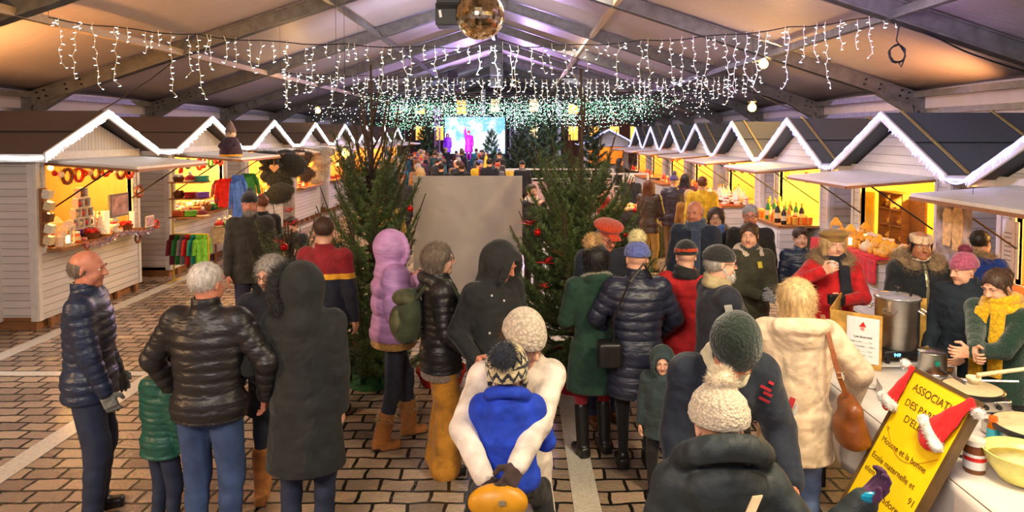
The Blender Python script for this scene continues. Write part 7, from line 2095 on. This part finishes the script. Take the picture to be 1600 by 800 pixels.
def jam(label, px, py, s, lid, body):
    c = atz(px, py, ZT) + Vector((0, 0, .003))
    simple('spread_jar', label, 'jar', c, [('glass', L_([(.046 * s, 0), (.05 * s, .01), (.05 * s, .12 * s), (.042 * s, .135 * s), (.042 * s, .14 * s)], c), mat('spread_' + body, GC[body] if body in GC else (.05, .02, .01), .15), True), ('lid', L_([(.046 * s, .14 * s), (.047 * s, .165 * s), (.001, .167 * s)], c), M_paint, True),
        ('label', L_([(.0508 * s, .025 * s), (.0508 * s, .10 * s)], c), M_paper, False), ('print', L_([(.0512 * s, .065 * s), (.0512 * s, .085 * s)], c, 20), gm('red'), False)])
jam('brown chocolate spread jar with a white lid beside the yellow sign', 1522, 737, 1.0, 'white', 'brown')
jam('smaller jar just behind the chocolate spread jar', 1507, 714, .75, 'white', 'black')
c = atz(1551, 690, ZT) + Vector((0, 0, .003))
simple('honey_bottle', 'small amber bottle with a blue label near the crepe plate', 'bottle', c, [('bottle', L_([(.026, 0), (.03, .008), (.03, .085), (.02, .105), (.02, .112)], c), mat('amber_honey', sr(190, 100, 10), .15), True), ('cap', L_([(.022, .112), (.022, .138), (.001, .14)], c), gm('orange'), True), ('label', L_([(.0306, .02), (.0306, .075)], c), mat('label_sky', sr(60, 180, 210), .5), False)])
# ladle in the hand at the right edge, batter spreader
h = PP['off']['w'](PP['off']['hand'][-1])
tip = at(1521, 592, 3.5)
t = thing('ladle', 'cream coloured ladle held by the hand at the right edge', 'ladle', tuple(tip))
mb = MB(); mb.tube([h + (h - tip).normalized() * .05, h, tip + Vector((.02, 0, .02))], [.010, .010, .012], 8); mb.build('handle', gm('cream'), t, smooth='all')
mb = MB(); mb.lathe([(.001, -.03), (.025, -.024), (.034, 0), (.034, .012), (.03, .012), (.028, 0), (.001, -.02)], tip, 18); mb.build('cup', gm('cream'), t, smooth='all')
a = at(1500, 594, 3.75); b_ = at(1592, 596, 3.6); mb = MB(); mb.tube([a, b_], .006, 6); mb.box(a, (.012, .10, .016)); tag(mb.build('batter_spreader', M_steel), 'thin metal batter spreader just below the cream ladle', 'spreader')

# ------------------------------------------------------------------ yellow sign on its stand
TLc = Vector((2.17, 3.70, 1.25)); TRc = Vector((2.205, 3.25, 1.25)); dn = Vector((-.33, 0, -.64)).normalized()
rt = (TRc - TLc).normalized(); nn = rt.cross(-dn).normalized(); H_ = 1.33; W_ = (TRc - TLc).length
t = thing('sandwich_board', 'tilted yellow handwritten sign in a dark wooden frame beside the counter', 'sign', (1.9, 3.5, 0))
mb = MB(); mb.prism([TLc, TRc, TRc + dn * H_, TLc + dn * H_], -nn * .008); mb.build('sheet', mat('yellow_card', sr(255, 214, 8), .5, noise=.03), t)
M_dw = mat('dark_frame_wood', sr(92, 68, 36), .5, noise=.25, scale=8, bump=.2, bscale=40)
for p0, p1, ww in ((TLc - rt * .02, TLc - rt * .02 + dn * (H_ + .03), rt), (TRc, TRc + dn * (H_ + .03), rt)):
    mb = MB(); mb.prism([p0 + nn * .006, p1 + nn * .006, p1 + nn * .006 + rt * .022, p0 + nn * .006 + rt * .022], -nn * .045); mb.build('side_rail', M_dw, t)
mb = MB(); mb.prism([TLc - rt * .02 + nn * .006, TRc + rt * .022 + nn * .006, TRc + rt * .022 - dn * .02 + nn * .006, TLc - rt * .02 - dn * .02 + nn * .006], -nn * .03); mb.build('top_rail', M_dw, t)
mb = MB(); mb.prism([TLc - rt * .0 + nn * -.01, TRc + nn * -.01, TRc - nn * .01 + dn * H_, TLc - nn * .01 + dn * H_], -nn * .006); mb.build('backing', M_dw, t)
M_sign = mat('marker_brown', sr(96, 52, 6), .6, noise=0)
for body, u, v, sz, tilt in (('ASSOCIATION', .05, .095, .060, 0), ('DES PARENTS', .05, .185, .056, .0), ("D'ELEVES", .10, .265, .056, 0), ('+', .02, .36, .05, 0), ('Mousse et la bonne', .03, .42, .046, 0), ('Ecole maternelle et', .02, .52, .046, 0), ('elem', .02, .60, .046, 0), ('91', .38, .60, .050, 0), ('adores', .24, .68, .052, 0), ):
    text('', body, TLc + rt * u + dn * v + nn * .001, rt, -dn, sz, M_sign, t, .0004, 1.0)
# smile line
mb = MB(); mb.tube([TLc + rt * (.02 + .40 * k / 14) + dn * (.33 + .11 * math.sin(PI * k / 14) + .0 * k) + nn * .002 for k in range(15)], .0022, 4); mb.build('drawn_curve', mat('marker_orange', sr(214, 150, 10), .6), t)
def santa_hat(label, base, tipd, tip2, r, seed):
    f = Field(); b_ = np.array(base); e = np.array(tipd); e2 = np.array(tip2)
    ax = nrm(e - b_)
    f.cap(b_, b_ + (e - b_) * .5, r, r * .62, 0, .01); f.cap(b_ + (e - b_) * .5, e, r * .62, r * .26, 0, .02); f.cap(e, e2, r * .26, r * .15, 0, .02)
    v, q, m = f.mesh(.007)
    c_ = np.array(base); v = v.copy()
    # flattened against the board
    nrm_ = np.array(nn); dd = (v - c_) @ nrm_; v -= np.outer(dd * .72, nrm_)
    t = thing('santa_hat', label, 'hat', tuple(base))
    np_mesh('cone', v - c_, q, m, [cloth('felt_santa', sr(206, 16, 24))], t)
    f = Field(); s1 = nrm(np.cross(ax, nrm_))
    f.cap(b_ - s1 * r * .98 + nrm_ * .012, b_ + s1 * r * .98 + nrm_ * .012, .028, .028, 0, .01)
    v, q, m = f.mesh(.007); sv, sf = strands(v, q, 700, .012, .0012, np.random.default_rng(seed)); np_mesh('brim', v - c_, q, m, [furmat('santa', (236, 230, 224))], t, [(sv - c_, sf, 0)])
    f = Field(); f.ell(e2, .024, 0); v, q, m = f.mesh(.006); sv, sf = strands(v, q, 500, .012, .0012, np.random.default_rng(seed)); np_mesh('pompom', v - c_, q, m, [furmat('santa', (236, 230, 224))], t, [(sv - c_, sf, 0)])
P_ = lambda u, v, o=.03: TLc + rt * u + dn * v + nn * o
santa_hat('red santa hat hung over the far left corner of the yellow sign', P_(-.02, .215), P_(.015, -.005), P_(-.035, -.012, .04), .052, 1)
santa_hat('red santa hat hung over the near right corner of the yellow sign', P_(.345, .235), P_(.455, .01), P_(.515, .035, .02), .085, 2)
# ------------------------------------------------------------------ things people hold or wear over the shoulder
def paper_cup(label, c, up_=(0, 0, 1), s=1.0, m=None):
    t = thing('cup', label, 'cup', tuple(c)); R_ = Vector((0, 0, 1)).rotation_difference(Vector(up_)).to_matrix()
    mb = MB(); mb.lathe([(.026 * s, -.05 * s), (.036 * s, .05 * s), (.038 * s, .05 * s), (.038 * s, .054 * s), (.033 * s, .05 * s), (.024 * s, -.045 * s), (.001, -.045 * s)], c, 18, R=R_); mb.build('paper', m or M_paper, t, smooth=True)
    mb = MB(); mb.lathe([(.031 * s, .035 * s), (.001, .036 * s)], c, 16, R=R_); mb.build('drink', gm('brown'), t)
    return t
paper_cup('white paper cup held by the bearded man in the black beanie', PP['beard']['w'](PP['beard']['hand'][-1]))
paper_cup('white cup held at the mouth of the woman in the red coat', PP['beret']['w'](PP['beret']['hand'][-1]), (.2, -.4, 1), .9)
# phone
h = PP['parka']['w'](PP['parka']['hand'][-1])
t = thing('phone', 'white phone held by the man in the hooded black parka', 'phone', tuple(h)); R_ = Euler((.9, 0, .4)).to_matrix()
mb = MB(); mb.box(h, (.075, .15, .009), rot=R_); mb.build('case', M_paint, t, bevel=.003); mb = MB(); mb.box(h + R_ @ Vector((0, 0, .005)), (.068, .14, .002), rot=R_); mb.build('display', M_black, t)
# camera bag hand of the woman in red
h = PP['beret']['w'](PP['beret']['hand'][1])
t = thing('camera', 'small black camera hanging in front of the woman in the red coat', 'camera', tuple(h)); mb = MB(); mb.box(h + Vector((0, -.03, .02)), (.13, .06, .08)); mb.build('body', M_black, t, bevel=.008); mb = MB(); mb.cyl(h + Vector((0, -.05, .02)), h + Vector((0, -.11, .01)), .032, n=16); mb.build('lens', M_black, t)
def strap(label, pi, pts, m, w=.012, nm='shoulder_strap'):
    P_ = [pi['w'](p) for p in pts]; mb = MB(); out = []
    for i in range(len(P_) - 1):
        for k in range(5): out.append(P_[i].lerp(P_[i + 1], k / 5))
    out.append(P_[-1]); mb.tube(out, w, 6)
    return out, mb
# handbag of the woman in cream
M_lea = mat('leather_cognac', sr(128, 68, 28), .4, noise=.2, scale=12, bump=.2, bscale=60)
pi = PP['cream']; c = pi['w']((-.30, .14, .78))
c = Vector((at(1328, 655, 3.78).x, 3.78, at(1328, 655, 3.78).z))
t = thing('handbag', 'brown leather handbag hanging at the hip of the woman in cream', 'handbag', tuple(c))
f = Field(); f.cap(tuple(c + Vector((-.01, -.06, .07))), tuple(c + Vector((.01, .06, .08))), .05, .05, 0, .03); f.ell(tuple(c + Vector((0, 0, -.05))), (.085, .12, .115), 0, .05); f.ell(tuple(c + Vector((.02, -.03, -.10))), (.075, .09, .05), 0, .04)
v, q, m = f.mesh(.010); np_mesh('pouch', v - np.array(c), q, m, [M_lea], t)
mb = MB(); sh_ = [pi['w']((.16, .10, 1.47)), pi['w']((.185, .155, 1.36)), pi['w']((.21, .19, 1.2)), pi['w']((.235, .20, 1.02)), c + Vector((0, .0, .14))]
sh_ = [pi['w']((-.0, .0, 0))] * 0 + [at(1285, 497, 4.05) + Vector((0, .0, .02)), at(1290, 505, 3.86), at(1300, 545, 3.80), at(1312, 590, 3.76), c + Vector((-.02, -.0, .13))]
for i in range(4): mb.prism([sh_[i] + Vector((-.014, 0, 0)), sh_[i] + Vector((.014, 0, 0)), sh_[i + 1] + Vector((.014, 0, 0)), sh_[i + 1] + Vector((-.014, 0, 0))], (0, .006, 0))
mb.build('strap', M_lea, t); mb = MB(); mb.tube([sh_[3] + Vector((-.018, -.006, 0)), sh_[3] + Vector((.018, -.006, 0)), sh_[3] + Vector((.018, -.006, .03)), sh_[3] + Vector((-.018, -.006, .03))], .003, 4, closed=True); mb.build('buckle', K_zip, t)
# mustard bag of the woman in white
c = at(778, 785, 2.86)
t = thing('handbag', 'mustard yellow bag held low in front of the woman in white', 'handbag', tuple(c))
f = Field(); f.ell(tuple(c), (.13, .06, .08), 0, .02); v, q, m = f.mesh(.009); np_mesh('pouch', v - np.array(c), q, m, [mat('leather_mustard', sr(204, 142, 24), .4, noise=.1)], t)
mb = MB(); mb.box(c + Vector((.02, -.062, .03)), (.03, .01, .02)); mb.build('clasp', K_zip, t)
# camouflage rucksack of the woman in mustard trousers
pi = PP['must']; sc = pi['sc']
M_camo = mat('camouflage', sr(74, 76, 50), .8, noise=.75, scale=9, bump=.3, bscale=60); M_ruck = cloth('ruck_green', sr(58, 72, 44))
c = pi['w']((0, .235, 1.22))
t = thing('rucksack', 'green camouflage rucksack on the back of the woman in mustard trousers', 'rucksack', tuple(c))
Rz = rotz(math.radians(pi['yaw'])); f = Field(); f.ell(tuple(c), (.15, .10, .20), 0, .03, Rz); f.ell(tuple(c + Vector(Rz @ np.array([0, .03, -.10]))), (.14, .10, .12), 0, .03, Rz); v, q, m = f.mesh(.012); np_mesh('sack', v - np.array(c), q, m, [M_ruck], t)
f = Field(); f.ell(tuple(c + Vector(Rz @ np.array([0, .09, -.05]))), (.11, .06, .12), 0, .03, Rz); v, q, m = f.mesh(.012); np_mesh('front_pocket', v - np.array(c), q, m, [M_camo], t)
f = Field(); f.ell(tuple(c + Vector(Rz @ np.array([0, .03, .13]))), (.13, .10, .06), 0, .03, Rz); v, q, m = f.mesh(.012); np_mesh('flap', v - np.array(c), q, m, [M_camo], t)
for s_ in (-1, 1):
    mb = MB(); mb.tube([pi['w']((s_ * .09, .18, 1.36)), pi['w']((s_ * .12, .09, 1.50)), pi['w']((s_ * .13, -.04, 1.49)), pi['w']((s_ * .14, -.13, 1.36)), pi['w']((s_ * .15, -.15, 1.2)), pi['w']((s_ * .19, -.02, 1.08))], .018, 6); mb.build('strap', M_ruck, t, smooth='all')
# black shoulder bag between the green coat and the navy quilted coat
pi = PP['bluehat']; c = at(952, 552, 5.02)
t = thing('shoulder_bag', 'small black shoulder bag at the side of the long navy quilted coat', 'handbag', tuple(c))
f = Field(); f.boxp(tuple(c), (.06, .05, .065), .03, 0, .02); v, q, m = f.mesh(.010); np_mesh('pouch', v - np.array(c), q, m, [mat('leather_black', (.012, .011, .011), .35)], t)
mb = MB(); P_ = [c + Vector((.03, -.01, .08)), at(958, 500, 4.98), at(984, 440, 4.96), at(1006, 412, 5.02), pi['w']((-.10, .06, 1.50)), pi['w']((-.11, -.06, 1.49))]
mb.tube(P_, .009, 5); mb.build('strap', mat('leather_black', (.012, .011, .011), .35), t)
# cream strap across the back of the front figure
pi = PP['front']; mb = MB(); a = [pi['w']((-.085, .19, 1.46)), pi['w']((-.03, .215, 1.36)), pi['w']((.04, .205, 1.22)), pi['w']((.12, .185, 1.08)), pi['w']((.17, .15, .98))]
for i in range(4): mb.prism([a[i] + Vector((-.017, -.0, 0)), a[i] + Vector((.017, 0, .004)), a[i + 1] + Vector((.017, 0, .004)), a[i + 1] + Vector((-.017, 0, 0))], (0, -.006, 0))
tag(mb.build('bag_strap', gm('cream')), 'pale cream bag strap across the dark hooded jacket in front', 'strap')
mb = MB(); h = pi['w'](pi['arms'][-1][2]); mb.sphere(h + Vector((0, -.035, .03)), (.035, .012, .02), 10); o = tag(mb.build('wristwatch', mat('teal_shine', sr(20, 150, 190), .2)), 'shiny teal cuff on the purple gloved hand before the yellow sign', 'cuff')

# badges and stitching that sit on the clothes: found by looking along the camera ray
bpy.context.view_layer.update(); DG = bpy.context.evaluated_depsgraph_get()
def hit(px, py):
    o = cam.location.copy(); p = at(px, py, 6.0); d = (p - o).normalized()
    ok, loc, n, i, ob, m = SC.ray_cast(DG, o, d)
    return loc, n, ob
def patch(nm, px, py, w, h, m, rot=0.0, label=None):
    loc, n, ob = hit(px, py)
    while ob.parent is not None and ob.parent.parent is not None: ob = ob.parent
    if ob.parent is None: return
    n = n if n.dot(cam.location - loc) > 0 else -n
    u = Vector((0, 0, 1)).cross(n).normalized(); v = n.cross(u); q = Matrix.Rotation(rot, 3, n); u = q @ u; v = q @ v
    mb = MB(); c = loc + n * .004
    mb.prism([c - u * w / 2 - v * h / 2, c + u * w / 2 - v * h / 2, c + u * w / 2 + v * h / 2, c - u * w / 2 + v * h / 2], n * .003)
    o = mb.build(nm, m); mw = ob.matrix_world.copy(); o.parent = ob; o.matrix_parent_inverse = mw.inverted()
    if label: o['label'] = label
M_rp = mat('stitch_red', sr(190, 40, 54), .7); M_wp = mat('badge_pale', sr(190, 190, 188), .7)
patch('sleeve_badge', 1139, 484, .05, .085, M_wp, .2, 'pale printed badge')
patch('chest_badge', 1187, 414, .045, .06, mat('badge_gold', sr(200, 180, 60), .5), 0, 'gold crest')
for k, (dx, dy, w) in enumerate(((0, 0, .06), (3, 9, .05), (-2, 18, .055), (8, -8, .03))): patch('stitching', 1196 + dx, 606 + dy, w, .014, M_rp, -.5, 'red stitched lettering')
patch('sleeve_stripe', 1236, 630, .03, .07, M_rp, -.3); patch('sleeve_stripe', 1243, 640, .014, .06, M_wp, -.3)
for px, py in ((768, 462), (787, 470), (765, 520)): patch('snap_button', px, py, .014, .014, M_wp)
